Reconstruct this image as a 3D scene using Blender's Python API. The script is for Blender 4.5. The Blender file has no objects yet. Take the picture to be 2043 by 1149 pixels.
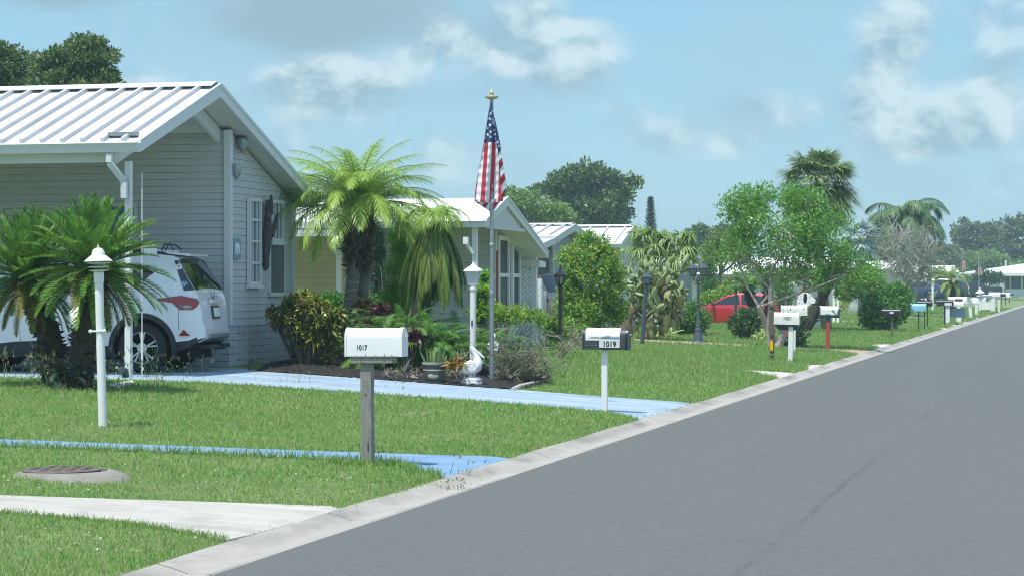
import bpy, math, random
import numpy as np
from mathutils import Vector, Matrix, Euler
from mathutils.geometry import tessellate_polygon

random.seed(7)
RNG = np.random.default_rng(11)
SC = bpy.context.scene
COL = SC.collection
PI = math.pi

# ------------------------------------------------------------------ layout
F, H, CX, CY = 4500.0, 1.65, 1021.5, 574.5       # focal length in photo pixels, eye height, image centre
ANG = math.radians(14.14)                        # the road runs 14 degrees right of the view
RX, RY = math.sin(ANG), math.cos(ANG)
NX, NY = -RY, RX
P0 = (-1.729, 12.92)                             # a point on the asphalt edge
YAW = -ANG                                       # local x = towards the road, local y = along the road

def st(X, Y):
    dx, dy = X - P0[0], Y - P0[1]
    return dx*RX + dy*RY, dx*NX + dy*NY

def xy(s, t):
    return P0[0] + s*RX + t*NX, P0[1] + s*RY + t*NY

def ground_z(X, Y):
    X = np.asarray(X, float); Y = np.asarray(Y, float)
    s, t = st(X, Y)
    pad = np.interp(s, [-20, 24, 50, 85, 2000], [.43, .43, .30, .2, .2])
    k = np.clip((t - .36)/7.0, 0, 1)
    z = .06 + (pad - .06)*(k*.85 + .15*k*k*(3 - 2*k))
    z = np.where(t < .36, np.interp(t, [-9, 0, .2, .36], [-.02, 0, .005, .05]), z)
    return z

def gp(px, py):
    z = .2
    for _ in range(60):
        Y = (H - z)*F/(py - CY)
        X = (px - CX)*Y/F
        z = z*.4 + .6*float(ground_z(X, Y))
    return Vector((X, Y, z))

def at(px, py, Y):
    return Vector(((px - CX)*Y/F, Y, H - (py - CY)*Y/F))

def on(px, Y, dz=0):
    X = (px - CX)*Y/F
    return Vector((X, Y, float(ground_z(X, Y)) + dz))

# ------------------------------------------------------------------ geometry collector
class G:
    def __init__(s):
        s.V, s.n, s.F, s.M = [], 0, [], None
    def add(s, V, Fs, mat=0):
        V = np.asarray(V, float).reshape(-1, 3)
        if s.M is not None:
            m = np.array(s.M)
            V = V @ m[:3, :3].T + m[:3, 3]
        if isinstance(Fs, np.ndarray): Fs = [Fs]
        groups = {}
        for f in Fs:
            if isinstance(f, np.ndarray) and f.ndim == 2:
                s.F.append((f + s.n, mat))
            else:
                groups.setdefault(len(f), []).append(f)
        for k, fl in groups.items():
            s.F.append((np.array(fl, int) + s.n, mat))
        s.V.append(V); s.n += len(V)
        return s
    def box(s, c, d, rot=None, mat=0):
        x, y, z = d[0]/2, d[1]/2, d[2]/2
        V = np.array([[-x,-y,-z],[x,-y,-z],[x,y,-z],[-x,y,-z],[-x,-y,z],[x,-y,z],[x,y,z],[-x,y,z]])
        if rot is not None: V = V @ np.array(Euler(rot).to_matrix()).T
        return s.add(V + np.array(c), [[0,3,2,1],[4,5,6,7],[0,1,5,4],[1,2,6,5],[2,3,7,6],[3,0,4,7]], mat)
    def bar(s, a, b, w, h, mat=0, up=(0, 0, 1)):
        a, b = np.array(a, float), np.array(b, float)
        d = b - a; L = np.linalg.norm(d); d /= L
        u = np.array(up, float); r = np.cross(d, u)
        if np.linalg.norm(r) < 1e-4: r = np.cross(d, [1, 0, 0])
        r /= np.linalg.norm(r); u = np.cross(r, d)
        V = []
        for p in (a, b):
            for i, j in ((-1,-1),(1,-1),(1,1),(-1,1)): V.append(p + r*w/2*i + u*h/2*j)
        return s.add(V, [[0,1,2,3],[7,6,5,4],[0,4,5,1],[1,5,6,2],[2,6,7,3],[3,7,4,0]], mat)
    def tube(s, path, rad, n=8, mat=0, cap=True):
        P = np.array(path, float); m = len(P)
        rad = np.full(m, rad, float) if np.isscalar(rad) else np.array(rad, float)
        T = np.gradient(P, axis=0); T /= np.linalg.norm(T, axis=1)[:, None] + 1e-9
        u = np.cross(T[0], [0.1, 0.2, 1.0]) if abs(T[0][2]) < .9 else np.cross(T[0], [1, .1, 0])
        u /= np.linalg.norm(u)
        a = np.arange(n)*2*PI/n; V = []
        for i in range(m):
            u = u - T[i]*np.dot(u, T[i]); u /= np.linalg.norm(u) + 1e-9
            w = np.cross(T[i], u)
            V.append(P[i] + rad[i]*(np.cos(a)[:, None]*u + np.sin(a)[:, None]*w))
        V = np.concatenate(V)
        i, j = np.meshgrid(np.arange(m-1), np.arange(n), indexing='ij'); j2 = (j+1) % n
        Q = np.stack([i*n+j, i*n+j2, (i+1)*n+j2, (i+1)*n+j], -1).reshape(-1, 4)
        fs = [Q]
        if cap: fs += [list(range(n))[::-1], list(range((m-1)*n, m*n))]
        return s.add(V, fs, mat)
    def lathe(s, prof, n=16, o=(0, 0, 0), mat=0, axis='z', cap=True, ph=0.0):
        m = len(prof); a = np.arange(n)*2*PI/n + ph; V = []
        for r, z in prof:
            V.append(np.stack([r*np.cos(a), r*np.sin(a), np.full(n, z)], 1))
        V = np.concatenate(V)
        if axis == 'y': V = V[:, [0, 2, 1]]*np.array([1, 1, -1])
        if axis == 'x': V = V[:, [2, 0, 1]]
        i, j = np.meshgrid(np.arange(m-1), np.arange(n), indexing='ij'); j2 = (j+1) % n
        Q = np.stack([i*n+j, i*n+j2, (i+1)*n+j2, (i+1)*n+j], -1).reshape(-1, 4)
        fs = [Q]
        if cap: fs += [list(range(n))[::-1], list(range((m-1)*n, m*n))]
        return s.add(V + np.array(o), fs, mat)
    def prism(s, poly, vec, mat=0):
        P = np.array(poly, float); k = len(P)
        V = np.concatenate([P, P + np.array(vec)])
        fs = [list(range(k))[::-1], list(range(k, 2*k))] + [[i, (i+1) % k, k+(i+1) % k, k+i] for i in range(k)]
        return s.add(V, fs, mat)
    def ball(s, c, r, nu=14, nv=9, mat=0, rot=None):
        r = (r, r, r) if np.isscalar(r) else r
        th = np.linspace(0, PI, nv+1)[1:-1]; a = np.arange(nu)*2*PI/nu
        V = [[0, 0, 1]] + [[math.sin(t)*math.cos(b), math.sin(t)*math.sin(b), math.cos(t)] for t in th for b in a] + [[0, 0, -1]]
        V = np.array(V)*np.array(r)
        if rot is not None: V = V @ np.array(Euler(rot).to_matrix()).T
        fs = []
        for j in range(nu): fs.append([0, 1+j, 1+(j+1) % nu])
        for i in range(nv-2):
            for j in range(nu):
                j2 = (j+1) % nu
                fs.append([1+i*nu+j, 1+(i+1)*nu+j, 1+(i+1)*nu+j2, 1+i*nu+j2])
        b = 1+(nv-2)*nu
        for j in range(nu): fs.append([b+j, len(V)-1, b+(j+1) % nu])
        return s.add(V + np.array(c), fs, mat)
    def grid(s, P, mat=0):
        P = np.asarray(P, float); a, b = P.shape[:2]
        i, j = np.meshgrid(np.arange(a-1), np.arange(b-1), indexing='ij')
        Q = np.stack([i*b+j, (i+1)*b+j, (i+1)*b+j+1, i*b+j+1], -1).reshape(-1, 4)
        return s.add(P.reshape(-1, 3), Q, mat)
    # leaves: one diamond per leaf
    def leaves(s, P, D, S, L, W, mat=0, fold=.0):
        N = len(P); L = np.broadcast_to(L, N)[:, None]; W = np.broadcast_to(W, N)[:, None]
        V = np.stack([P, P + D*L*.45 + S*W*.5, P + D*L, P + D*L*.45 - S*W*.5], 1)
        return s.add(V.reshape(-1, 3), np.arange(4*N).reshape(-1, 4), mat)
    # blades: two-segment strips that droop
    def blades(s, P, D, S, L, W, droop, mat=0, wm=.8):
        N = len(P); L = np.broadcast_to(L, N)[:, None]; W = np.broadcast_to(W, N)[:, None]
        dr = np.broadcast_to(droop, N)[:, None]*np.array([[0, 0, -1.0]])
        m = P + D*L*.55 + dr*L*.3; t = P + D*L*.95 + dr*L
        V = np.stack([P - S*W*.5, P + S*W*.5, m - S*W*.5*wm, m + S*W*.5*wm, t], 1)
        b = np.arange(N)[:, None]*5
        s.add(V.reshape(-1, 3), [b + np.array([[0, 1, 3, 2]]), b + np.array([[2, 3, 4]])], mat)
        return s
    def build(s, name, mats, parent=None, smooth=False, bevel=0, loc=None, rotz=None, sharp=.7):
        me = bpy.data.meshes.new(name)
        V = np.concatenate(s.V).astype(np.float32)
        me.vertices.add(len(V)); me.vertices.foreach_set('co', V.ravel())
        idx = np.concatenate([f.ravel() for f, m in s.F]).astype(np.int32)
        cnt = np.concatenate([np.full(len(f), f.shape[1]) for f, m in s.F]).astype(np.int32)
        mi = np.concatenate([np.full(len(f), m) for f, m in s.F]).astype(np.int32)
        me.loops.add(len(idx)); me.loops.foreach_set('vertex_index', idx)
        me.polygons.add(len(cnt))
        me.polygons.foreach_set('loop_start', (np.cumsum(cnt) - cnt).astype(np.int32))
        me.polygons.foreach_set('material_index', mi)
        if not isinstance(mats, (list, tuple)): mats = [mats]
        for m in mats: me.materials.append(m)
        me.update(calc_edges=True)
        if not smooth: me.polygons.foreach_set('use_smooth', np.zeros(len(cnt), bool))
        if smooth:
            me.polygons.foreach_set('use_smooth', np.ones(len(cnt), bool))
            if sharp: me.set_sharp_from_angle(angle=sharp)
        o = bpy.data.objects.new(name, me); COL.objects.link(o)
        if parent: o.parent = parent
        if loc is not None: o.location = loc
        if rotz is not None: o.rotation_euler.z = rotz
        if bevel:
            b = o.modifiers.new('bevel', 'BEVEL'); b.width = bevel; b.segments = 2; b.limit_method = 'ANGLE'
        return o

def thing(name, label, cat, loc=(0, 0, 0), rotz=0.0, group=None, tilt=None):
    o = bpy.data.objects.new(name, None); COL.objects.link(o)
    o.empty_display_size = .2
    o.location = loc; o.rotation_euler = (tilt[0], tilt[1], rotz) if tilt else (0, 0, rotz)
    o['label'] = label; o['category'] = cat
    if group: o['group'] = group
    return o

def tag(o, label, cat, group=None, kind=None):
    o['label'] = label; o['category'] = cat
    if group: o['group'] = group
    if kind: o['kind'] = kind
    return o

def structure(o):
    o['kind'] = 'structure'; return o

def dup(root, loc, rotz, label):
    r = root.copy(); COL.objects.link(r); r.location = loc; r.rotation_euler.z = rotz; r['label'] = label
    for ch in list(root.children):
        c = ch.copy(); COL.objects.link(c); c.parent = r
        for g in list(ch.children):
            d = g.copy(); COL.objects.link(d); d.parent = c
    return r

def text(name, s, size, mat, parent, loc, rot=(PI/2, 0, 0), ext=.0015, sx=1.0, bold=0.0):
    cu = bpy.data.curves.new(name, 'FONT'); cu.body = s; cu.size = size; cu.extrude = ext
    cu.align_x = 'CENTER'; cu.align_y = 'CENTER'; cu.offset = bold
    t = bpy.data.objects.new(name, cu); COL.objects.link(t)
    dg = bpy.context.evaluated_depsgraph_get()
    me = bpy.data.meshes.new_from_object(t.evaluated_get(dg))
    bpy.data.objects.remove(t); bpy.data.curves.remove(cu)
    me.materials.clear(); me.materials.append(mat)
    o = bpy.data.objects.new(name, me); COL.objects.link(o)
    o.location = loc; o.rotation_euler = rot; o.scale = (sx, 1, 1)
    if parent: o.parent = parent
    return o

# ------------------------------------------------------------------ materials
def new_mat(name):
    m = bpy.data.materials.new(name); m.use_nodes = True
    nt = m.node_tree; nt.nodes.clear()
    out = nt.nodes.new('ShaderNodeOutputMaterial')
    return m, nt, out

def N(nt, typ, **kw):
    n = nt.nodes.new(typ)
    for k, v in kw.items():
        if k.startswith('i_'):
            key = k[2:]
            n.inputs[int(key) if key.isdigit() else key.replace('_', ' ')].default_value = v
        else: setattr(n, k, v)
    return n

def c4(c): return (c[0], c[1], c[2], 1)

def mixc(nt, fac, a, b):
    n = nt.nodes.new('ShaderNodeMix'); n.data_type = 'RGBA'
    for sock, v in ((n.inputs[0], fac), (n.inputs[6], a), (n.inputs[7], b)):
        if hasattr(v, 'is_linked') or hasattr(v, 'links'): nt.links.new(v, sock)
        elif isinstance(v, (tuple, list)): sock.default_value = c4(v)
        else: sock.default_value = v
    return n.outputs[2]

def ramp(nt, fac, a, b):
    n = N(nt, 'ShaderNodeMapRange', i_1=a, i_2=b); n.clamp = True
    nt.links.new(fac, n.inputs[0]); return n.outputs[0]

def noise(nt, scale, detail=4, rough=.6, coord='Object', sc=None, dist=0):
    tc = nt.nodes.new('ShaderNodeTexCoord')
    src = tc.outputs[coord]
    if sc:
        mp = nt.nodes.new('ShaderNodeMapping'); mp.inputs['Scale'].default_value = sc
        nt.links.new(src, mp.inputs[0]); src = mp.outputs[0]
    n = N(nt, 'ShaderNodeTexNoise'); n.inputs['Scale'].default_value = scale
    n.inputs['Detail'].default_value = detail; n.inputs['Roughness'].default_value = rough
    n.inputs['Distortion'].default_value = dist
    nt.links.new(src, n.inputs['Vector']); return n.outputs['Fac']

def plain(name, col, rough=.6, metal=0.0, var=.12, scale=6.0, dirt=None, dirt_amt=.0, dirt_scale=2.0, bump=0, bump_scale=60, coat=0, sc=None, spec=.5):
    m, nt, out = new_mat(name)
    p = N(nt, 'ShaderNodeBsdfPrincipled'); nt.links.new(p.outputs[0], out.inputs[0])
    p.inputs['Roughness'].default_value = rough; p.inputs['Metallic'].default_value = metal
    p.inputs['Coat Weight'].default_value = coat; p.inputs['Specular IOR Level'].default_value = spec
    f = ramp(nt, noise(nt, scale, sc=sc), .3, .7)
    c = mixc(nt, f, [x*(1-var) for x in col], [min(1, x*(1+var)) for x in col])
    if dirt is not None:
        f2 = ramp(nt, noise(nt, dirt_scale, 6, .7, sc=sc), .75 - dirt_amt, .98 - dirt_amt*.6)
        c = mixc(nt, f2, c, dirt)
    nt.links.new(c, p.inputs['Base Color'])
    if bump:
        b = N(nt, 'ShaderNodeBump', i_0=bump); b.inputs['Distance'].default_value = .01
        nt.links.new(noise(nt, bump_scale, 5, .6, sc=sc), b.inputs['Height']); nt.links.new(b.outputs[0], p.inputs['Normal'])
    return m

def leafmat(name, cols, transl=.35, rough=.45, tcol=None, patch=None, spec=.4, gain=1.55):
    """cols: 2-4 colours picked at random per leaf; part of the light passes through the leaf."""
    cols = [tuple(min(.75, v*gain) for v in c) for c in cols]
    m, nt, out = new_mat(name)
    geo = nt.nodes.new('ShaderNodeNewGeometry')
    cr = nt.nodes.new('ShaderNodeValToRGB'); cr.color_ramp.interpolation = 'LINEAR'
    els = cr.color_ramp.elements
    for i, c in enumerate(cols):
        e = els[i] if i < 2 else els.new(i/(len(cols)-1))
        e.position = i/(len(cols)-1); e.color = c4(c)
    nt.links.new(geo.outputs['Random Per Island'], cr.inputs[0])
    c = cr.outputs[0]
    if patch:
        f = ramp(nt, noise(nt, patch[0], 3, coord='Object'), .35, .7)
        c2 = mixc(nt, f, c, patch[1])
        c = mixc(nt, .7, c, c2)
    p = N(nt, 'ShaderNodeBsdfPrincipled'); p.inputs['Roughness'].default_value = rough
    p.inputs['Specular IOR Level'].default_value = spec
    nt.links.new(c, p.inputs['Base Color'])
    t = nt.nodes.new('ShaderNodeBsdfTranslucent')
    tc = mixc(nt, .5, c, tcol) if tcol else c
    nt.links.new(tc, t.inputs[0])
    mx = nt.nodes.new('ShaderNodeMixShader'); mx.inputs[0].default_value = transl
    nt.links.new(p.outputs[0], mx.inputs[1]); nt.links.new(t.outputs[0], mx.inputs[2])
    nt.links.new(mx.outputs[0], out.inputs[0])
    return m

def glassmat(name, col, rough=.05):
    m, nt, out = new_mat(name)
    p = N(nt, 'ShaderNodeBsdfPrincipled'); nt.links.new(p.outputs[0], out.inputs[0])
    f = ramp(nt, noise(nt, 1.5), .3, .7)
    nt.links.new(mixc(nt, f, [x*.7 for x in col], col), p.inputs['Base Color'])
    p.inputs['Roughness'].default_value = rough; p.inputs['Specular IOR Level'].default_value = .8
    return m

M = {}
M['white'] = plain('white_paint', (.80, .80, .79), .45, var=.03, dirt=(.5, .5, .46), dirt_amt=.06)
M['white_worn'] = plain('worn_white_paint', (.74, .74, .70), .55, var=.05, dirt=(.42, .38, .30), dirt_amt=.16, dirt_scale=5)
M['roof_white'] = plain('white_roof_metal', (.62, .635, .64), .5, var=.06, dirt=(.40, .41, .40), dirt_amt=.2, dirt_scale=1.6, sc=(1.6, .35, 1))
M['roof_flat'] = plain('white_roof_coating', (.82, .82, .82), .6, var=.02, dirt=(.6, .6, .6), dirt_amt=.07, dirt_scale=1.2)
M['trim'] = plain('grey_white_trim', (.66, .68, .68), .5, var=.04, dirt=(.45, .46, .45), dirt_amt=.07)
M['siding'] = plain('grey_siding', (.52, .535, .54), .55, var=.05, scale=3, dirt=(.3, .32, .32), dirt_amt=.05)
M['siding_light'] = plain('pale_grey_siding', (.58, .61, .62), .55, var=.05, scale=3)
M['siding_blue'] = plain('blue_grey_siding', (.33, .38, .41), .55, var=.05, scale=3)
M['siding_white'] = plain('white_siding', (.72, .74, .75), .5, var=.04, scale=3)
M['siding_yellow'] = plain('yellow_siding', (.92, .84, .56), .6, var=.05, scale=3)
M['stucco'] = plain('pale_stucco', (.62, .63, .63), .8, var=.05, scale=4, bump=.15)
M['dark_screen'] = plain('dark_screen', (.035, .045, .05), .35, var=.2)
M['glass'] = glassmat('window_glass', (.09, .12, .13), .06)
M['car_glass'] = glassmat('car_glass', (.012, .018, .02), .04)
M['black'] = plain('black_metal', (.016, .018, .02), .38, var=.2)
M['charcoal'] = plain('charcoal_metal', (.045, .055, .06), .5, var=.2)
M['grey_metal'] = plain('grey_metal', (.33, .36, .38), .38, metal=.6, var=.08)
M['dark_slate'] = plain('dark_slate_paint', (.06, .085, .11), .45, var=.15)
M['rubber'] = plain('rubber', (.014, .014, .015), .7, var=.2)
M['plastic'] = plain('black_plastic', (.022, .025, .028), .55, var=.15)
M['brass'] = plain('old_brass', (.55, .47, .30), .4, metal=.3, var=.1)
M['ink'] = plain('black_ink', (.012, .012, .014), .5, var=.1)
M['frost'] = plain('frosted_glass', (.55, .60, .58), .25, var=.05)
M['clear_lamp'] = glassmat('lamp_glass', (.30, .34, .33), .1)
M['soil'] = plain('brown_soil', (.11, .085, .055), .9, var=.3, scale=20)
M['stone'] = plain('pale_stone', (.45, .44, .40), .8, var=.15, scale=8, bump=.3, bump_scale=30)
M['teal'] = plain('teal_paint', (.02, .09, .10), .4, var=.1)
M['red_wood'] = plain('red_painted_wood', (.33, .062, .042), .6, var=.15, scale=10, sc=(6, 6, 1))
M['grey_wood'] = plain('weathered_wood', (.26, .25, .225), .8, var=.28, scale=9, sc=(7, 7, .7), dirt=(.09, .085, .075), dirt_amt=.16, dirt_scale=8, bump=.5, bump_scale=40)
M['brown_wood'] = plain('brown_painted_wood', (.13, .105, .085), .7, var=.2, scale=10, sc=(6, 6, 1), dirt=(.25, .23, .2), dirt_amt=.12)
M['yellow'] = plain('yellow_reflector', (.85, .50, .01), .3, var=.05)
M['light_blue'] = plain('light_blue_paint', (.22, .52, .68), .5, var=.1)
M['blue_sign'] = plain('blue_sign', (.10, .20, .30), .4, var=.1)
M['paint_white'] = plain('white_car_paint', (.78, .79, .80), .22, var=.01, coat=.8)
M['paint_tan'] = plain('tan_car_paint', (.36, .25, .19), .28, var=.03, coat=.8, metal=.2)
M['paint_red'] = plain('red_car_paint', (.50, .022, .03), .2, var=.03, coat=1, metal=.1)
M['paint_blue'] = plain('blue_car_paint', (.02, .055, .13), .22, var=.03, coat=1)
M['paint_black'] = plain('black_car_paint', (.012, .014, .018), .2, var=.03, coat=1)
M['alloy'] = plain('alloy', (.55, .56, .57), .3, metal=.7, var=.05)
M['dark_well'] = plain('wheel_well', (.006, .006, .007), .9, var=.1)
M['red_lamp'] = plain('red_lamp', (.30, .012, .015), .12, var=.1, coat=1)
M['clear_plastic'] = plain('clear_plastic', (.5, .42, .42), .12, var=.1, coat=1)
M['mulch'] = plain('black_mulch', (.018, .016, .014), .95, var=.5, scale=30, dirt=(.07, .05, .035), dirt_amt=.12, dirt_scale=26, bump=1, bump_scale=45)
M['trunk'] = plain('grey_bark', (.20, .18, .15), .9, var=.3, scale=8, sc=(3, 3, 1), bump=.8, bump_scale=18)
M['trunk_pale'] = plain('pale_grey_bark', (.33, .305, .265), .9, var=.25, scale=7, sc=(2, 2, .6), bump=.6, bump_scale=16)
M['trunk_dark'] = plain('dark_palm_trunk', (.055, .045, .036), .95, var=.4, scale=10, bump=1, bump_scale=25)
M['trunk_palm'] = plain('palm_trunk', (.25, .225, .19), .9, var=.3, scale=5, sc=(1, 1, 6), bump=1, bump_scale=14)
M['twig'] = plain('bare_twigs', (.30, .27, .22), .85, var=.25, scale=10)
M['twig_grey'] = plain('grey_twigs', (.34, .33, .30), .85, var=.25, scale=6)
M['terracotta'] = plain('terracotta', (.36, .10, .06), .7, var=.15)
M['pot'] = plain('olive_pot', (.15, .165, .13), .45, var=.12, scale=10)
M['pot_rim'] = plain('pale_olive_rim', (.33, .35, .27), .5, var=.1)
M['pot_band'] = plain('brown_pot_band', (.06, .052, .046), .45, var=.1)
M['statue'] = plain('white_painted_concrete', (.76, .76, .74), .65, var=.05, scale=12, dirt=(.45, .45, .42), dirt_amt=.10, dirt_scale=14, bump=.3, bump_scale=50)
M['coral'] = plain('pink_coral_stone', (.50, .43, .39), .9, var=.3, scale=30, bump=1, bump_scale=60)
M['flag_red'] = plain('flag_red', (.42, .03, .05), .7, var=.08, bump=.1)
M['flag_white'] = plain('flag_white', (.72, .73, .76), .7, var=.05)
M['flag_blue'] = plain('flag_blue', (.035, .06, .17), .7, var=.1)
M['manhole'] = plain('rusty_manhole', (.14, .11, .095), .8, var=.3, scale=18, bump=.6)
M['concrete'] = plain('concrete', (.24, .23, .20), .85, var=.12, scale=5, dirt=(.24, .23, .2), dirt_amt=.16, dirt_scale=3, bump=.25, bump_scale=80)
M['blue_door'] = plain('blue_door_paint', (.035, .13, .28), .4, var=.1)
M['sky_plaque'] = plain('pale_blue_plaque', (.20, .32, .42), .4, var=.1)
M['sign_face'] = plain('beige_sign_face', (.55, .52, .45), .6, var=.05)

# leaves
M['L_oak'] = leafmat('oak_leaves', [(.045, .075, .022), (.075, .125, .035), (.12, .17, .05)], .25)
M['L_dark'] = leafmat('dark_leaves', [(.03, .065, .022), (.055, .11, .035), (.085, .15, .045)], .25)
M['L_light'] = leafmat('light_leaves', [(.07, .14, .03), (.12, .21, .04), (.19, .28, .06)], .35)
M['L_tree'] = leafmat('glossy_green_leaves', [(.07, .165, .03), (.12, .265, .05), (.19, .35, .075)], .45, .35)
M['L_lime'] = leafmat('yellow_green_leaves', [(.055, .14, .025), (.10, .22, .035), (.19, .31, .045), (.34, .40, .06)], .4)
M['L_conifer'] = leafmat('conifer_needles', [(.02, .05, .03), (.035, .075, .04)], .15)
M['L_cypress'] = leafmat('cypress_leaves', [(.022, .06, .035), (.04, .09, .045)], .2)
M['L_pod'] = leafmat('soft_yellow_green_leaves', [(.10, .22, .03), (.18, .34, .05), (.26, .40, .07)], .4)
M['L_croton'] = leafmat('croton_leaves', [(.04, .10, .02), (.02, .04, .015), (.05, .10, .02), (.26, .30, .04), (.09, .15, .025), (.28, .17, .03), (.04, .07, .018), (.14, .07, .03), (.40, .36, .06), (.10, .18, .03)], .3, .3, gain=1.4)
M['L_crotonb'] = leafmat('yellow_bromeliad_leaves', [(.30, .20, .03), (.50, .38, .10), (.22, .08, .02), (.10, .07, .02), (.42, .26, .04)], .3, .3, gain=1.1)
M['L_cordy'] = leafmat('dark_red_leaves', [(.025, .012, .018), (.06, .02, .03), (.12, .03, .05), (.05, .03, .025)], .2, .35)
M['L_red'] = leafmat('hibiscus_leaves', [(.04, .11, .02), (.07, .18, .03), (.11, .24, .04)], .3)
M['L_snake'] = leafmat('snake_plant_leaves', [(.07, .13, .05), (.13, .20, .08), (.28, .30, .08)], .1, .4)
M['L_varieg'] = leafmat('variegated_blades', [(.16, .24, .06), (.34, .40, .16), (.42, .46, .22)], .3)
M['P_cycad'] = leafmat('cycad_leaflets', [(.04, .115, .025), (.075, .185, .034), (.12, .25, .045), (.19, .31, .06)], .32, .28, spec=.8)
M['P_cycad_old'] = leafmat('old_cycad_leaflets', [(.13, .16, .03), (.20, .20, .04), (.18, .14, .05)], .25, gain=1.2)
M['P_date'] = leafmat('date_palm_leaflets', [(.12, .22, .035), (.20, .32, .05), (.31, .42, .085)], .4, .35)
M['P_hang'] = leafmat('hanging_palm_leaflets', [(.05, .11, .022), (.09, .17, .03), (.16, .23, .045), (.24, .24, .07)], .3, gain=1.25)
M['P_dead'] = leafmat('dead_fronds', [(.09, .07, .05), (.16, .13, .09), (.22, .17, .10)], .15, .7)
M['P_areca'] = leafmat('areca_leaflets', [(.06, .17, .035), (.11, .26, .05), (.18, .34, .075)], .35, gain=1.25)
M['P_cabbage'] = leafmat('cabbage_palm_leaflets', [(.085, .135, .05), (.14, .205, .075), (.21, .27, .095)], .3)
M['P_cab_old'] = leafmat('old_cabbage_leaflets', [(.22, .17, .07), (.28, .20, .10), (.16, .14, .06)], .25)
M['P_queen'] = leafmat('queen_palm_leaflets', [(.05, .11, .045), (.09, .16, .065), (.13, .21, .08)], .3)
M['P_silver'] = leafmat('silver_palm_leaflets', [(.22, .29, .29), (.30, .37, .36), (.16, .22, .2)], .2)
M['P_fan'] = leafmat('fan_palm_leaflets', [(.09, .16, .045), (.17, .25, .07), (.25, .32, .11)], .35)
M['rachis'] = plain('frond_stalk', (.20, .25, .07), .5, var=.15)
M['shade_backing'] = plain('dark_shade_backing', (.06, .065, .07), .9, var=.1)
M['cactus'] = plain('cactus_pad', (.22, .30, .12), .55, var=.2, scale=8)
M['cactus_yel'] = plain('yellowing_cactus_pad', (.46, .44, .20), .55, var=.2, scale=8)
M['cactus_wood'] = plain('cactus_trunk', (.20, .16, .11), .9, var=.25, scale=10, bump=.5)
M['grass'] = leafmat('grass_blades', [(.115, .285, .05), (.165, .375, .068), (.215, .43, .09), (.30, .455, .125), (.47, .48, .23)], .45, .5, patch=(.9, (.30, .41, .13)), gain=1.0)
M['weed'] = leafmat('weed_stalks', [(.08, .15, .04), (.22, .24, .11)], .3)
# ------------------------------------------------------------------ sky, sun, camera
SUN_EL, SUN_AZ = math.radians(70), math.radians(217)      # azimuth clockwise from +Y, the side the light comes from
sun_vec = Vector((math.sin(SUN_AZ)*math.cos(SUN_EL), math.cos(SUN_AZ)*math.cos(SUN_EL), math.sin(SUN_EL)))

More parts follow.
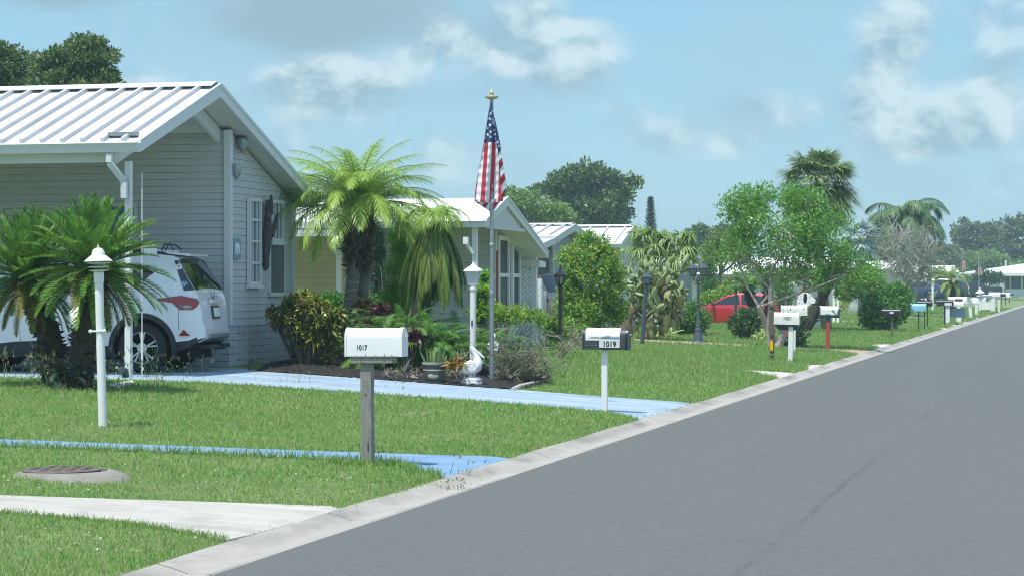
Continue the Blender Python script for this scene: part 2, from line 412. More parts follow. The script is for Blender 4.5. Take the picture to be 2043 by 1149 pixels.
def make_world():
    w = bpy.data.worlds.new('World'); SC.world = w; w.use_nodes = True
    nt = w.node_tree; nt.nodes.clear()
    out = nt.nodes.new('ShaderNodeOutputWorld'); bg = nt.nodes.new('ShaderNodeBackground')
    nt.links.new(bg.outputs[0], out.inputs[0])
    sky = nt.nodes.new('ShaderNodeTexSky'); sky.sky_type = 'NISHITA'; sky.sun_disc = False
    sky.sun_elevation = SUN_EL; sky.sun_rotation = SUN_AZ
    sky.air_density = 1.0; sky.dust_density = .6; sky.ozone_density = 2.5; sky.altitude = 0
    # cumulus: soft patches fixed in compass direction and elevation, broken up by noise
    tc = nt.nodes.new('ShaderNodeTexCoord'); sep = nt.nodes.new('ShaderNodeSeparateXYZ')
    nt.links.new(tc.outputs['Generated'], sep.inputs[0])
    def mth(op, a, b=None, c=None):
        n = nt.nodes.new('ShaderNodeMath'); n.operation = op
        for i, v in enumerate((a, b, c)):
            if v is None: continue
            if isinstance(v, (int, float)): n.inputs[i].default_value = v
            else: nt.links.new(v, n.inputs[i])
        return n.outputs[0]
    az = mth('ARCTAN2', sep.outputs[0], sep.outputs[1]); el = mth('ARCSINE', sep.outputs[2])
    cmb = nt.nodes.new('ShaderNodeCombineXYZ'); nt.links.new(az, cmb.inputs[0]); nt.links.new(mth('MULTIPLY', el, 1.25), cmb.inputs[1])
    def nz(scale, detail, rough, off, dist=0.0):
        mp = nt.nodes.new('ShaderNodeMapping'); mp.inputs['Location'].default_value = off
        nt.links.new(cmb.outputs[0], mp.inputs[0])
        n = nt.nodes.new('ShaderNodeTexNoise'); n.inputs['Scale'].default_value = scale
        n.inputs['Detail'].default_value = detail; n.inputs['Roughness'].default_value = rough; n.inputs['Distortion'].default_value = dist
        nt.links.new(mp.outputs[0], n.inputs['Vector']); return n.outputs['Fac']
    n1 = nz(28, 7, .57, (3, 1, 0), .3); n2 = nz(11, 3, .55, (0, 7, 2)); n1u = nz(28, 4, .57, (3 + .006, 1 + .010, 0), .25)
    pos = nt.nodes.new('ShaderNodeCombineXYZ'); nt.links.new(az, pos.inputs[0]); nt.links.new(el, pos.inputs[1])
    def blobs(lst):
        tot = 0.0
        for px, py, rx, ry, wt in lst:
            a0, e0 = math.atan((px - CX)/F), math.atan((CY - py)/F)
            v = nt.nodes.new('ShaderNodeVectorMath'); v.operation = 'MULTIPLY_ADD'; nt.links.new(pos.outputs[0], v.inputs[0])
            v.inputs[1].default_value = (F/rx/1.4, F/ry/1.4, 0); v.inputs[2].default_value = (-a0*F/rx/1.4, -e0*F/ry/1.4, 0)
            d = nt.nodes.new('ShaderNodeVectorMath'); d.operation = 'DOT_PRODUCT'
            nt.links.new(v.outputs[0], d.inputs[0]); nt.links.new(v.outputs[0], d.inputs[1])
            tot = mth('MULTIPLY_ADD', mth('POWER', .3679, d.outputs['Value']), wt, tot)
        return tot
    bright = [(885, 95, 85, 48, .9), (1090, 70, 90, 70, .85), (1130, 110, 80, 50, .6), (700, 155, 62, 26, .9), (590, 185, 95, 50, .7), (720, 215, 60, 28, .6),
              (870, 285, 95, 36, .6), (1800, 55, 62, 62, .75), (1765, 180, 52, 60, .75), (1850, 250, 110, 50, .65), (1990, 165, 60, 60, .65), (2010, 35, 60, 45, .6),
              (1465, 215, 40, 20, .5), (1560, 225, 110, 36, .5), (1350, 275, 150, 30, .42), (1240, 225, 60, 24, .42), (1850, 300, 60, 16, .5), (2000, 370, 40, 30, .45), (1390, 300, 60, 22, .45),
              (280, 165, 90, 24, .6), (200, 70, 90, 40, .4), (900, 350, 90, 26, .35), (560, 300, 40, 30, .4), (1460, 285, 40, 25, .5), (1990, 260, 80, 60, .4)]
    grey = [(690, 30, 190, 55, 1.0), (560, 60, 110, 40, .5), (80, 10, 110, 24, .9), (830, 190, 260, 40, .35), (1090, 160, 110, 30, .4), (1560, 270, 220, 30, .3), (1830, 110, 70, 30, .4), (880, 330, 120, 22, .3)]
    db = mth('MULTIPLY', blobs(bright), mth('ADD', mth('MULTIPLY', n1, 2.3), mth('MULTIPLY_ADD', n2, .7, -.80)))
    mb = nt.nodes.new('ShaderNodeMapRange'); mb.interpolation_type = 'SMOOTHSTEP'
    nt.links.new(db, mb.inputs[0]); mb.inputs[1].default_value = .10; mb.inputs[2].default_value = .66
    dg = mth('MULTIPLY', blobs(grey), mth('ADD', mth('MULTIPLY', n1, 1.0), mth('MULTIPLY_ADD', n2, .9, -.25)))
    mg = nt.nodes.new('ShaderNodeMapRange'); mg.interpolation_type = 'SMOOTHSTEP'
    nt.links.new(dg, mg.inputs[0]); mg.inputs[1].default_value = .10; mg.inputs[2].default_value = .75
    # the rest of the sky, outside the picture, has loose cloud too
    n3 = nz(5, 4, .55, (5, 2, 1)); me_ = nt.nodes.new('ShaderNodeMapRange'); me_.interpolation_type = 'SMOOTHSTEP'
    nt.links.new(n3, me_.inputs[0]); me_.inputs[1].default_value = .55; me_.inputs[2].default_value = .75
    up = nt.nodes.new('ShaderNodeMapRange'); nt.links.new(el, up.inputs[0]); up.inputs[1].default_value = .17; up.inputs[2].default_value = .4
    rest = mth('MULTIPLY', mth('MULTIPLY', me_.outputs[0], up.outputs[0]), .6)
    def mix(f, a, b, blend='MIX'):
        n = nt.nodes.new('ShaderNodeMix'); n.data_type = 'RGBA'; n.blend_type = blend
        for s_, v in ((n.inputs[0], f), (n.inputs[6], a), (n.inputs[7], b)):
            if isinstance(v, tuple): s_.default_value = (*v, 1)
            elif isinstance(v, (int, float)): s_.default_value = v
            else: nt.links.new(v, s_)
        return n.outputs[2]
    lo = nt.nodes.new('ShaderNodeMapRange'); nt.links.new(el, lo.inputs[0]); lo.inputs[1].default_value = 0; lo.inputs[2].default_value = .14
    band = mix(lo.outputs[0], SKY_LOW, SKY_HIGH)
    lf = nt.nodes.new('ShaderNodeMapRange'); nt.links.new(el, lf.inputs[0]); lf.inputs[1].default_value = .5; lf.inputs[2].default_value = .15
    lf.inputs[3].default_value = 0; lf.inputs[4].default_value = .85
    c = mix(lf.outputs[0], sky.outputs[0], band)
    cm2 = nt.nodes.new('ShaderNodeCombineXYZ'); nt.links.new(az, cm2.inputs[0]); nt.links.new(mth('MULTIPLY', el, 2.4), cm2.inputs[1])
    nv = nt.nodes.new('ShaderNodeTexNoise'); nv.inputs['Scale'].default_value = 13; nv.inputs['Detail'].default_value = 5; nv.inputs['Roughness'].default_value = .5; nt.links.new(cm2.outputs[0], nv.inputs['Vector'])
    mv = nt.nodes.new('ShaderNodeMapRange'); mv.interpolation_type = 'SMOOTHSTEP'; nt.links.new(nv.outputs['Fac'], mv.inputs[0]); mv.inputs[1].default_value = .38; mv.inputs[2].default_value = .62; mv.inputs[4].default_value = .42
    c = mix(mv.outputs[0], c, CLOUD_SOFT)
    c = mix(mth('MULTIPLY', mg.outputs[0], .92), c, CLOUD_GREY)
    shade = nt.nodes.new('ShaderNodeMapRange'); nt.links.new(mth('SUBTRACT', n1, n1u), shade.inputs[0])
    shade.inputs[1].default_value = -.10; shade.inputs[2].default_value = .10
    cl = mix(shade.outputs[0], CLOUD_GREY, CLOUD_LIT)
    c = mix(mth('MULTIPLY', mb.outputs[0], .72), c, cl)
    c = mix(rest, c, CLOUD_LIT)
    nt.links.new(c, bg.inputs[0]); bg.inputs[1].default_value = SKY_STR
    w.cycles.sampling_method = 'MANUAL'; w.cycles.sample_map_resolution = 256

SKY_STR = .15
SKY_HIGH = (1.26, 2.52, 3.5)
SKY_LOW = (1.6, 2.75, 3.3)
CLOUD_SOFT = (1.85, 2.75, 3.25)
CLOUD_GREY = (1.5, 2.2, 2.6)
CLOUD_LIT = (3.4, 3.95, 4.1)
make_world()
sl = bpy.data.lights.new('sun', 'SUN'); sl.energy = 3.4; sl.angle = math.radians(.53); sl.color = (1, .955, .88)
so = bpy.data.objects.new('sun', sl); COL.objects.link(so)
so.rotation_euler = sun_vec.to_track_quat('Z', 'Y').to_euler()
cd = bpy.data.cameras.new('camera'); cam = bpy.data.objects.new('camera', cd); COL.objects.link(cam)
cam.location = (0, 0, H); cam.rotation_euler = (PI/2, 0, 0)
cd.sensor_width = 36; cd.lens = 36*F/2043; cd.clip_start = .1; cd.clip_end = 5000
SC.camera = cam
SC.view_settings.view_transform = 'Standard'; SC.view_settings.look = 'None'
SC.view_settings.exposure = .60; SC.view_settings.gamma = 1
SC.cycles.filter_width = 1.1
SC.cycles.max_bounces = 6; SC.cycles.transparent_max_bounces = 6; SC.cycles.diffuse_bounces = 3

# ------------------------------------------------------------------ ground, road, kerb
PAVED = []                                             # paved outlines on the ground: no grass there

def strip(name, A, B, mat, n=40, dz=.012, keep=True, m=6, wob=.0):
    """a paved strip between two edge lines, laid on the ground."""
    def res(E):
        P = np.array([tuple(gp(*p))[:2] for p in E]); d = np.r_[0, np.cumsum(np.hypot(*np.diff(P, axis=0).T))]
        q = np.linspace(0, d[-1], n)
        return np.stack([np.interp(q, d, P[:, 0]), np.interp(q, d, P[:, 1])], 1)
    a, b = res(A), res(B)
    if wob:
        a = a + RNG.normal(0, wob, a.shape); b = b + RNG.normal(0, wob, b.shape)
    k = np.linspace(0, 1, m)[None, :, None]
    P = a[:, None]*(1-k) + b[:, None]*k
    Z = ground_z(P[..., 0], P[..., 1]) + dz
    if keep: PAVED.append(np.concatenate([a, b[::-1]]))
    g = G(); P3 = np.dstack([P, Z]); g.grid(P3)
    # edges go down into the soil
    for e in (P3[:, 0], P3[:, -1], P3[0], P3[-1]):
        lo = e.copy(); lo[:, 2] -= .06
        g.grid(np.stack([e, lo], 1))
    # into the road frame: local x across, y along
    c, s_ = math.cos(-YAW), math.sin(-YAW)
    g.V = [np.stack([(v[:, 0]-P0[0])*c - (v[:, 1]-P0[1])*s_, (v[:, 0]-P0[0])*s_ + (v[:, 1]-P0[1])*c, v[:, 2]], 1) for v in g.V]
    return structure(g.build(name, mat, loc=(P0[0], P0[1], 0), rotz=YAW))

def road_mats():
    m, nt, out = new_mat('asphalt')
    p = N(nt, 'ShaderNodeBsdfPrincipled'); nt.links.new(p.outputs[0], out.inputs[0]); p.inputs['Roughness'].default_value = .85
    p.inputs['Specular IOR Level'].default_value = .3
    a = ramp(nt, noise(nt, .5, 5, .6, sc=(1.6, .14, 1)), .3, .7)
    c = mixc(nt, a, (.116, .127, .119), (.140, .151, .140))
    f = ramp(nt, noise(nt, 75, 3, .7), .3, .75); c = mixc(nt, .55, c, mixc(nt, f, (.055, .06, .06), (.165, .175, .17)))
    f3 = ramp(nt, noise(nt, 22, 4, .75), .34, .72); c = mixc(nt, .38, c, mixc(nt, f3, (.080, .087, .081), (.180, .192, .177)))
    sp = ramp(nt, noise(nt, 60, 2, .5), .73, .77); c = mixc(nt, sp, c, (.34, .35, .35))
    st_ = ramp(nt, noise(nt, 1.3, 6, .7, sc=(1, .25, 1)), .62, .85); c = mixc(nt, st_, c, (.078, .085, .085))
    tc = nt.nodes.new('ShaderNodeTexCoord'); se = nt.nodes.new('ShaderNodeSeparateXYZ'); nt.links.new(tc.outputs['Object'], se.inputs[0])
    w = N(nt, 'ShaderNodeMath', operation='MULTIPLY_ADD', i_1=.12, i_2=-.06); nt.links.new(noise(nt, .9, 6), w.inputs[0])
    xx = N(nt, 'ShaderNodeMath', operation='ADD'); nt.links.new(se.outputs[0], xx.inputs[0]); nt.links.new(w.outputs[0], xx.inputs[1])
    d = N(nt, 'ShaderNodeMath', operation='SUBTRACT', i_1=2.93); nt.links.new(xx.outputs[0], d.inputs[0])
    ab = N(nt, 'ShaderNodeMath', operation='ABSOLUTE'); nt.links.new(d.outputs[0], ab.inputs[0])
    seam = N(nt, 'ShaderNodeMapRange', i_1=.006, i_2=.045, i_3=.32, i_4=0); nt.links.new(ab.outputs[0], seam.inputs[0])
    br = N(nt, 'ShaderNodeMath', operation='MULTIPLY'); nt.links.new(seam.outputs[0], br.inputs[0]); nt.links.new(ramp(nt, noise(nt, .5, 4, .6), .35, .6), br.inputs[1])
    c = mixc(nt, br.outputs[0], c, (.042, .046, .048))
    nt.links.new(c, p.inputs['Base Color'])
    b = N(nt, 'ShaderNodeBump', i_0=.5); b.inputs['Distance'].default_value = .004
    nt.links.new(noise(nt, 90, 3, .7), b.inputs['Height']); nt.links.new(b.outputs[0], p.inputs['Normal'])
    M['asphalt'] = m
    # kerb concrete with joints every 3 m and dirt along the back
    m, nt, out = new_mat('kerb_concrete')
    p = N(nt, 'ShaderNodeBsdfPrincipled'); nt.links.new(p.outputs[0], out.inputs[0]); p.inputs['Roughness'].default_value = .9
    a = ramp(nt, noise(nt, 2.2, 6, .65, sc=(1, .5, 1)), .3, .7); c = mixc(nt, a, (.34, .325, .285), (.46, .44, .385))
    f = ramp(nt, noise(nt, 60, 4, .7), .3, .8); c = mixc(nt, .3, c, mixc(nt, f, (.20, .19, .17), (.48, .465, .42)))
    tc = nt.nodes.new('ShaderNodeTexCoord'); se = nt.nodes.new('ShaderNodeSeparateXYZ'); nt.links.new(tc.outputs['Object'], se.inputs[0])
    di = ramp(nt, noise(nt, 1.1, 6, .7, sc=(.6, .5, 1)), .42, .66)
    bk = N(nt, 'ShaderNodeMapRange', i_1=-.10, i_2=-.22); nt.links.new(se.outputs[0], bk.inputs[0])
    mu = N(nt, 'ShaderNodeMath', operation='MULTIPLY'); nt.links.new(di, mu.inputs[0]); nt.links.new(bk.outputs[0], mu.inputs[1])
    c = mixc(nt, mu.outputs[0], c, (.17, .165, .15))
    md = N(nt, 'ShaderNodeMath', operation='FRACT'); mm = N(nt, 'ShaderNodeMath', operation='MULTIPLY', i_1=1/3.05); nt.links.new(se.outputs[1], mm.inputs[0]); nt.links.new(mm.outputs[0], md.inputs[0])
    ls = N(nt, 'ShaderNodeMath', operation='LESS_THAN', i_1=.0045); nt.links.new(md.outputs[0], ls.inputs[0])
    c = mixc(nt, ls.outputs[0], c, (.07, .065, .055))
    nt.links.new(c, p.inputs['Base Color'])
    b = N(nt, 'ShaderNodeBump', i_0=.35); b.inputs['Distance'].default_value = .006
    nt.links.new(noise(nt, 40, 4, .7), b.inputs['Height']); nt.links.new(b.outputs[0], p.inputs['Normal'])
    M['kerb'] = m
    # streaky painted concrete
    def streak(name, c1, c2, c3, joint=None):
        m, nt, out = new_mat(name)
        p = N(nt, 'ShaderNodeBsdfPrincipled'); nt.links.new(p.outputs[0], out.inputs[0]); p.inputs['Roughness'].default_value = .75
        c = mixc(nt, ramp(nt, noise(nt, 1.0, 5, .6, sc=(.35, 5, 1)), .35, .65), c1, c2)
        c = mixc(nt, ramp(nt, noise(nt, 2.0, 6, .7, sc=(.5, 2, 1)), .6, .85), c, c3)
        c = mixc(nt, ramp(nt, noise(nt, 50, 3, .7), .68, .8), c, c3)
        c = mixc(nt, ramp(nt, noise(nt, 1.7, 7, .75), .50, .74), c, [x*.72 for x in c1])
        cr_ = ramp(nt, noise(nt, 9, 5, .8, sc=(.25, 1.6, 1)), .68, .74); c = mixc(nt, cr_, c, [x*.6 for x in c3])
        nt.links.new(c, p.inputs['Base Color'])
        b = N(nt, 'ShaderNodeBump', i_0=.25); b.inputs['Distance'].default_value = .005
        nt.links.new(noise(nt, 60, 4, .7), b.inputs['Height']); nt.links.new(b.outputs[0], p.inputs['Normal'])
        return m
    M['blue_drive'] = streak('pale_blue_concrete', (.235, .345, .445), (.385, .47, .53), (.46, .50, .515))
    M['blue_path'] = streak('blue_painted_concrete', (.14, .27, .43), (.21, .34, .48), (.31, .40, .47))
    M['pale_drive'] = streak('pale_concrete', (.40, .385, .34), (.50, .48, .43), (.29, .275, .24))
    M['brick_drive'] = streak('worn_brick_paving', (.42, .27, .20), (.50, .36, .29), (.52, .46, .40))
    M['far_path'] = streak('far_concrete', (.52, .48, .42), (.60, .56, .50), (.4, .36, .3))
    # lawn soil and thatch under the blades
    m, nt, out = new_mat('lawn')
    p = N(nt, 'ShaderNodeBsdfPrincipled'); nt.links.new(p.outputs[0], out.inputs[0]); p.inputs['Roughness'].default_value = .9
    c = mixc(nt, ramp(nt, noise(nt, 30, 5, .7), .3, .7), (.12, .17, .06), (.20, .28, .09))
    c = mixc(nt, ramp(nt, noise(nt, .8, 4, .6), .45, .75), c, (.24, .28, .11))
    nt.links.new(c, p.inputs['Base Color'])
    b = N(nt, 'ShaderNodeBump', i_0=.8); b.inputs['Distance'].default_value = .03
    nt.links.new(noise(nt, 45, 4, .7), b.inputs['Height']); nt.links.new(b.outputs[0], p.inputs['Normal'])
    M['lawn'] = m
road_mats()

ss = np.r_[np.arange(-40, 60, 1.0), np.arange(60, 160, 4.0), np.arange(160, 400, 20), 500, 700, 1000, 1600, 2600]
tt = np.r_[-900, -300, -60, -12, -7.5, -4, 0, .1, .2, .28, .36, .7, 1.2, 2, 3, 4, 5, 6, 7, 7.4, 8, 10, 14, 20, 40, 120, 400, 1200]
S_, T_ = np.meshgrid(ss, tt, indexing='ij')
X_, Y_ = xy(S_, T_); Z_ = ground_z(X_, Y_); Z_ = np.where(T_ < .36, np.minimum(Z_, 0) - .03, Z_)
structure(G().grid(np.dstack([X_, Y_, Z_])).build('ground', M['lawn'], smooth=True, sharp=0))
ROAD_END = 262
g = G(); ys = np.r_[np.arange(-40, ROAD_END, 4.0), ROAD_END]; xs = np.array([-.03, 1.5, 3.3, 5, 6.9])
g.grid(np.stack([np.stack([np.full(len(xs), 0)+xs, np.full(len(xs), y), np.array([0.004, .012, .02, .012, .0])], 1) for y in ys]))
structure(g.build('road', M['asphalt'], loc=(P0[0], P0[1], 0), rotz=YAW, smooth=True))
g = G(); ys = np.arange(-40, ROAD_END+1, .3); w = np.cumsum(RNG.normal(0, .004, len(ys))); w = (w - np.convolve(w, np.ones(21)/21, 'same'))
prof = [(.0, .004), (.015, .014), (.15, .010), (.25, .042), (.335, .06), (.36, .055), (.38, -.05)]
rows = []
for i, y in enumerate(ys):
    rows.append([(-(t + (w[i] if 0 < k else .4*w[i]) ), y, z + (.004*math.sin(y*2.1) if k > 2 else 0)) for k, (t, z) in enumerate(prof)])
structure(g.grid(np.array(rows)).build('kerb', M['kerb'], loc=(P0[0], P0[1], 0), rotz=YAW, smooth=True, sharp=.6))

strip('driveway', [(1383, 806), (1200, 792), (1020, 777), (700, 752), (520, 739), (463, 735), (230, 731), (0, 728), (-250, 724)],
      [(1272, 840), (1205, 823), (1000, 805), (730, 786), (380, 763), (200, 759), (0, 754), (-250, 748)], M['blue_drive'], 60)
strip('path', [(1018, 914), (800, 907), (400, 893), (0, 878), (-200, 872)], [(884, 958), (780, 927), (600, 915), (300, 902), (0, 891), (-200, 884)], M['blue_path'], 40, wob=.008)
strip('driveway', [(-250, 984), (0, 990), (400, 1003), (690, 1018)], [(-250, 1008), (0, 1022), (250, 1043), (456, 1079)], M['pale_drive'], 30)
strip('path', [(1486, 738.5), (1540, 742), (1588, 747)], [(1486, 740), (1530, 749), (1560, 758)], M['far_path'], 14, wob=.02)
strip('path', [(1613, 729), (1648, 731)], [(1613, 740), (1627, 739)], M['far_path'], 8)
strip('path', [(1265, 675.5), (1400, 683), (1530, 689), (1660, 696.2), (1716, 699.5), (1762, 703)], [(1265, 681), (1400, 687.5), (1530, 692), (1650, 698.6), (1690, 704), (1722, 710)], M['brick_drive'], 40)
strip('path', [(1738, 687.5), (1786, 689.5)], [(1738, 690), (1764, 697)], M['far_path'], 8)
for a, b, c, d, e in ((1655, 618, 1725, 622, 3), (1690, 631, 1800, 637, 1.5), (1680, 641, 1738, 643.5, 1.6), (1690, 624, 1760, 627, 1.4), (1818, 626, 1908, 632, 1.8), (1812, 632, 1890, 637, 1.4), (1560, 640, 1690, 646, 1.4),
                      (1868, 654.5, 1890, 657.5, 1.8), (1893, 648.5, 1912, 650.5, 1.4), (1915, 642.5, 1936, 644.5, 1.2), (1938, 634.5, 1956, 636.3, 1.0), (1958, 628, 1973, 629.5, 1.0)):
    strip('path', [(a, b), (c, d)], [(a, b+e), (c-2, d+e)], M['far_path'], 8, dz=.03, keep=False)

# mulch bed beside the blue driveway
def mulch():
    fr = [(512, 741.5), (700, 754.5), (900, 769.5), (1020, 778), (1056, 774), (1092, 764)]
    bk = [(565, 727), (640, 715), (740, 708), (880, 706), (980, 715), (1050, 735), (1092, 758)]
    n, m = 120, 26
    def res(E):
        P = np.array([tuple(gp(*p))[:2] for p in E]); d = np.r_[0, np.cumsum(np.hypot(*np.diff(P, axis=0).T))]; q = np.linspace(0, d[-1], n)
        return np.stack([np.interp(q, d, P[:, 0]), np.interp(q, d, P[:, 1])], 1)
    a, b = res(fr), res(bk); k = np.linspace(0, 1, m)[None, :, None]
    P = a[:, None]*(1-k) + b[:, None]*k
    kk = np.linspace(0, 1, m)[None, :]; bump = np.sin(kk*PI)**.5*.05
    Z = ground_z(P[..., 0], P[..., 1]) + .018 + bump + RNG.normal(0, .008, P.shape[:2])
    PAVED.append(np.concatenate([a, b[::-1]]))
    g = G(); g.grid(np.dstack([P, Z]))
    # loose chips
    K = 5200; i, j = RNG.integers(0, n, K), RNG.integers(0, m, K)
    C = np.dstack([P, Z])[i, j] + np.c_[RNG.normal(0, .06, (K, 2)), np.full(K, .006)]
    D = RNG.normal(0, 1, (K, 3)); D[:, 2] = np.abs(D[:, 2])*.35; D /= np.linalg.norm(D, axis=1)[:, None]
    S = np.cross(D, RNG.normal(0, .3, (K, 3)) + [0, 0, 1]); S /= np.linalg.norm(S, axis=1)[:, None]
    g.leaves(C, D, S, RNG.uniform(.02, .07, K), RNG.uniform(.008, .02, K), mat=1)
    o = g.build('mulch', [M['mulch'], M['chips']]); o['kind'] = 'stuff'
    tag(o, 'black bark mulch covering the planting bed beside the blue driveway', 'mulch')
M['chips'] = leafmat('bark_chips', [(.012, .011, .01), (.03, .024, .018), (.06, .045, .032), (.13, .09, .06)], 0, .9, gain=1)
mulch()
g = G(); e = [(1022, 780), (1036, 774), (1060, 768.5), (1092, 763)]
g.tube([gp(*p) + Vector((0, 0, .02)) for p in e], [.035, .04, .038, .03], 7)
tag(g.build('edging_stone', M['stone'], smooth=True), 'low pale stone edging at the road end of the black mulch bed', 'edging')

# ------------------------------------------------------------------ grass
def inpoly(x, y, P):
    r = np.zeros(len(x), bool); j = len(P)-1
    for i in range(len(P)):
        c = ((P[i, 1] > y) != (P[j, 1] > y)) & (x < (P[j, 0]-P[i, 0])*(y-P[i, 1])/(P[j, 1]-P[i, 1]+1e-12)+P[i, 0])
        r ^= c; j = i
    return r

def wave(x, y, a, seed):
    r = np.random.default_rng(seed); v = 0
    for k in range(5):
        f = a*(1.7**k); th = r.uniform(0, 6.3); v = v + np.sin(f*(x*math.cos(th)+y*math.sin(th)) + r.uniform(0, 6.3))/(1.25**k)
    return v/3

def grass():
    g = G()
    bands = [(12.2, 18, 3000, .0055, .055), (18, 26, 2000, .0075, .065), (26, 36, 1100, .0105, .075), (36, 56, 420, .018, .085), (56, 92, 150, .032, .10), (92, 175, 45, .06, .12)]
    for y0, y1, den, wd, ln in bands:
        xl, xr = -.245*y1 - 1.0, .245*y1 + 1
        n = int((xr-xl)*(y1-y0)*den)
        X, Y = RNG.uniform(xl, xr, n), RNG.uniform(y0, y1, n)
        s, t = st(X, Y)
        tmax = 11 if y1 <= 36 else 16 if y1 < 60 else 30
        keep = (t > .345 + RNG.normal(0, .012, n)) & (t < tmax) & (np.abs(X) < .24*Y + .8)
        X, Y = X[keep], Y[keep]
        jx, jy = X + RNG.normal(0, .014, len(X)), Y + RNG.normal(0, .014, len(X))
        bad = np.zeros(len(X), bool)
        for P in PAVED: bad |= inpoly(jx, jy, P)
        X, Y = X[~bad], Y[~bad]; n = len(X)
        if not n: continue
        hgt = 1 + .28*wave(X, Y, 1.3, 3) + .2*wave(X, Y, 5.0, 4)
        L = ln*RNG.uniform(.55, 1.35, n)*np.clip(hgt, .5, 1.7)
        D = np.c_[RNG.normal(0, .42, (n, 2)), np.ones(n)]; D[:, 0] += .18*wave(X, Y, 2.2, 8)
        D /= np.linalg.norm(D, axis=1)[:, None]
        a = RNG.uniform(0, 2*PI, n); S = np.c_[np.cos(a), np.sin(a)*.6, np.zeros(n)]
        P = np.c_[X, Y, ground_z(X, Y) - .006]
        if y1 <= 36: g.blades(P, D, S, L, wd*RNG.uniform(.7, 1.3, n), RNG.uniform(.1, .55, n))
        else:
            W = wd*RNG.uniform(.7, 1.3, n)[:, None]
            V = np.stack([P - S*W/2, P + S*W/2, P + D*L[:, None]], 1)
            g.add(V.reshape(-1, 3), np.arange(3*n).reshape(-1, 3))
    # longer fringe along paving edges and post feet
    fr = []
    for E, k, ll in (([(884, 958), (780, 927), (600, 915), (300, 902), (0, 891), (-100, 888)], 2600, .12), ([(1272, 840), (1205, 823), (1000, 805), (730, 786), (380, 763)], 2600, .075),
                 ([(0, 1023), (250, 1044), (456, 1080)], 1200, .06), ([(820, 930), (735, 929), (650, 925)], 700, .11), ([(0, 989), (400, 1002), (690, 1017), (760, 1000), (880, 962)], 900, .05)):
        P = np.array([tuple(gp(*p))[:2] for p in E]); d = np.r_[0, np.cumsum(np.hypot(*np.diff(P, axis=0).T))]; q = RNG.uniform(0, d[-1], k)
        B = np.stack([np.interp(q, d, P[:, 0]), np.interp(q, d, P[:, 1])], 1) + RNG.normal(0, .02, (k, 2)) + np.array([0, -.02])
        D = np.c_[RNG.normal(0, .45, (k, 2)), np.ones(k)]; D /= np.linalg.norm(D, axis=1)[:, None]
        a = RNG.uniform(0, 2*PI, k); S = np.c_[np.cos(a), np.sin(a), np.zeros(k)]
        g.blades(np.c_[B, ground_z(B[:, 0], B[:, 1]) - .004], D, S, ll*RNG.uniform(.5, 1.5, k), .007, RNG.uniform(.1, .6, k))
    o = g.build('grass', M['grass']); o['kind'] = 'stuff'
    tag(o, 'bright green mown lawn grass between the driveways and the kerb', 'grass')
    print('grass faces', len(o.data.polygons))
grass()

def weeds():
    g = G()
    spots = [(135, 775, .55, 90, .5), (40, 752, .5, 40, .38), (300, 752, .35, 30, .3), (330, 748, .4, 26, .3), (905, 978, .10, 26, .10), (935, 955, .06, 8, .18), (215, 760, .5, 30, .35), (560, 762, .25, 12, .16), (800, 778, .12, 8, .14), (730, 925, .1, 30, .16)]
    for px, py, r, k, hh in spots:
        c = gp(px, py); B = np.c_[c.x + RNG.normal(0, r, k), c.y + RNG.normal(0, r*.5, k)]
        D = np.c_[RNG.normal(0, .3, (k, 2)), np.ones(k)]; D /= np.linalg.norm(D, axis=1)[:, None]
        a = RNG.uniform(0, 2*PI, k); S = np.c_[np.cos(a), np.sin(a), np.zeros(k)]
        L = hh*RNG.uniform(.4, 1.2, k); P = np.c_[B, ground_z(B[:, 0], B[:, 1])]
        g.blades(P, D, S, L, .008, RNG.uniform(.1, .5, k))
        T = P + D*L[:, None]*.85
        for q in range(3):                       # seed heads
            D2 = D + RNG.normal(0, .45, (k, 3)); D2 /= np.linalg.norm(D2, axis=1)[:, None]
            g.leaves(T, D2, S, L*.22, .012)
    o = g.build('weeds', M['weed']); o['kind'] = 'stuff'; tag(o, 'tall seeding weeds along the slab edge and under the cycads', 'weeds')
    g = G(); k = 120                              # small white lawn flowers
    c = np.array([tuple(gp(px, py)) for px, py in zip(RNG.uniform(0, 900, k), RNG.choice([965, 975, 985, 1060, 1080, 1095, 940, 955, 1110], k) + RNG.normal(0, 8, k))])
    s, t = st(c[:, 0], c[:, 1]); ok = (t > .4)
    for P in PAVED: ok &= ~inpoly(c[:, 0], c[:, 1], P)
    c = c[ok]; k = len(c); c[:, 2] += .04
    for q in range(4):
        D = RNG.normal(0, 1, (k, 3)); D[:, 2] = .35; D /= np.linalg.norm(D, axis=1)[:, None]; S = np.cross(D, [0, 0, 1]); S /= np.linalg.norm(S, axis=1)[:, None]
        g.leaves(c, D, S, .016, .012)
    o = g.build('clover_flowers', M['petal']); o['kind'] = 'stuff'; tag(o, 'tiny white flowers scattered through the nearest grass', 'flowers')
M['petal'] = leafmat('white_petals', [(.6, .6, .58), (.7, .68, .68)], .2, gain=1)
weeds()
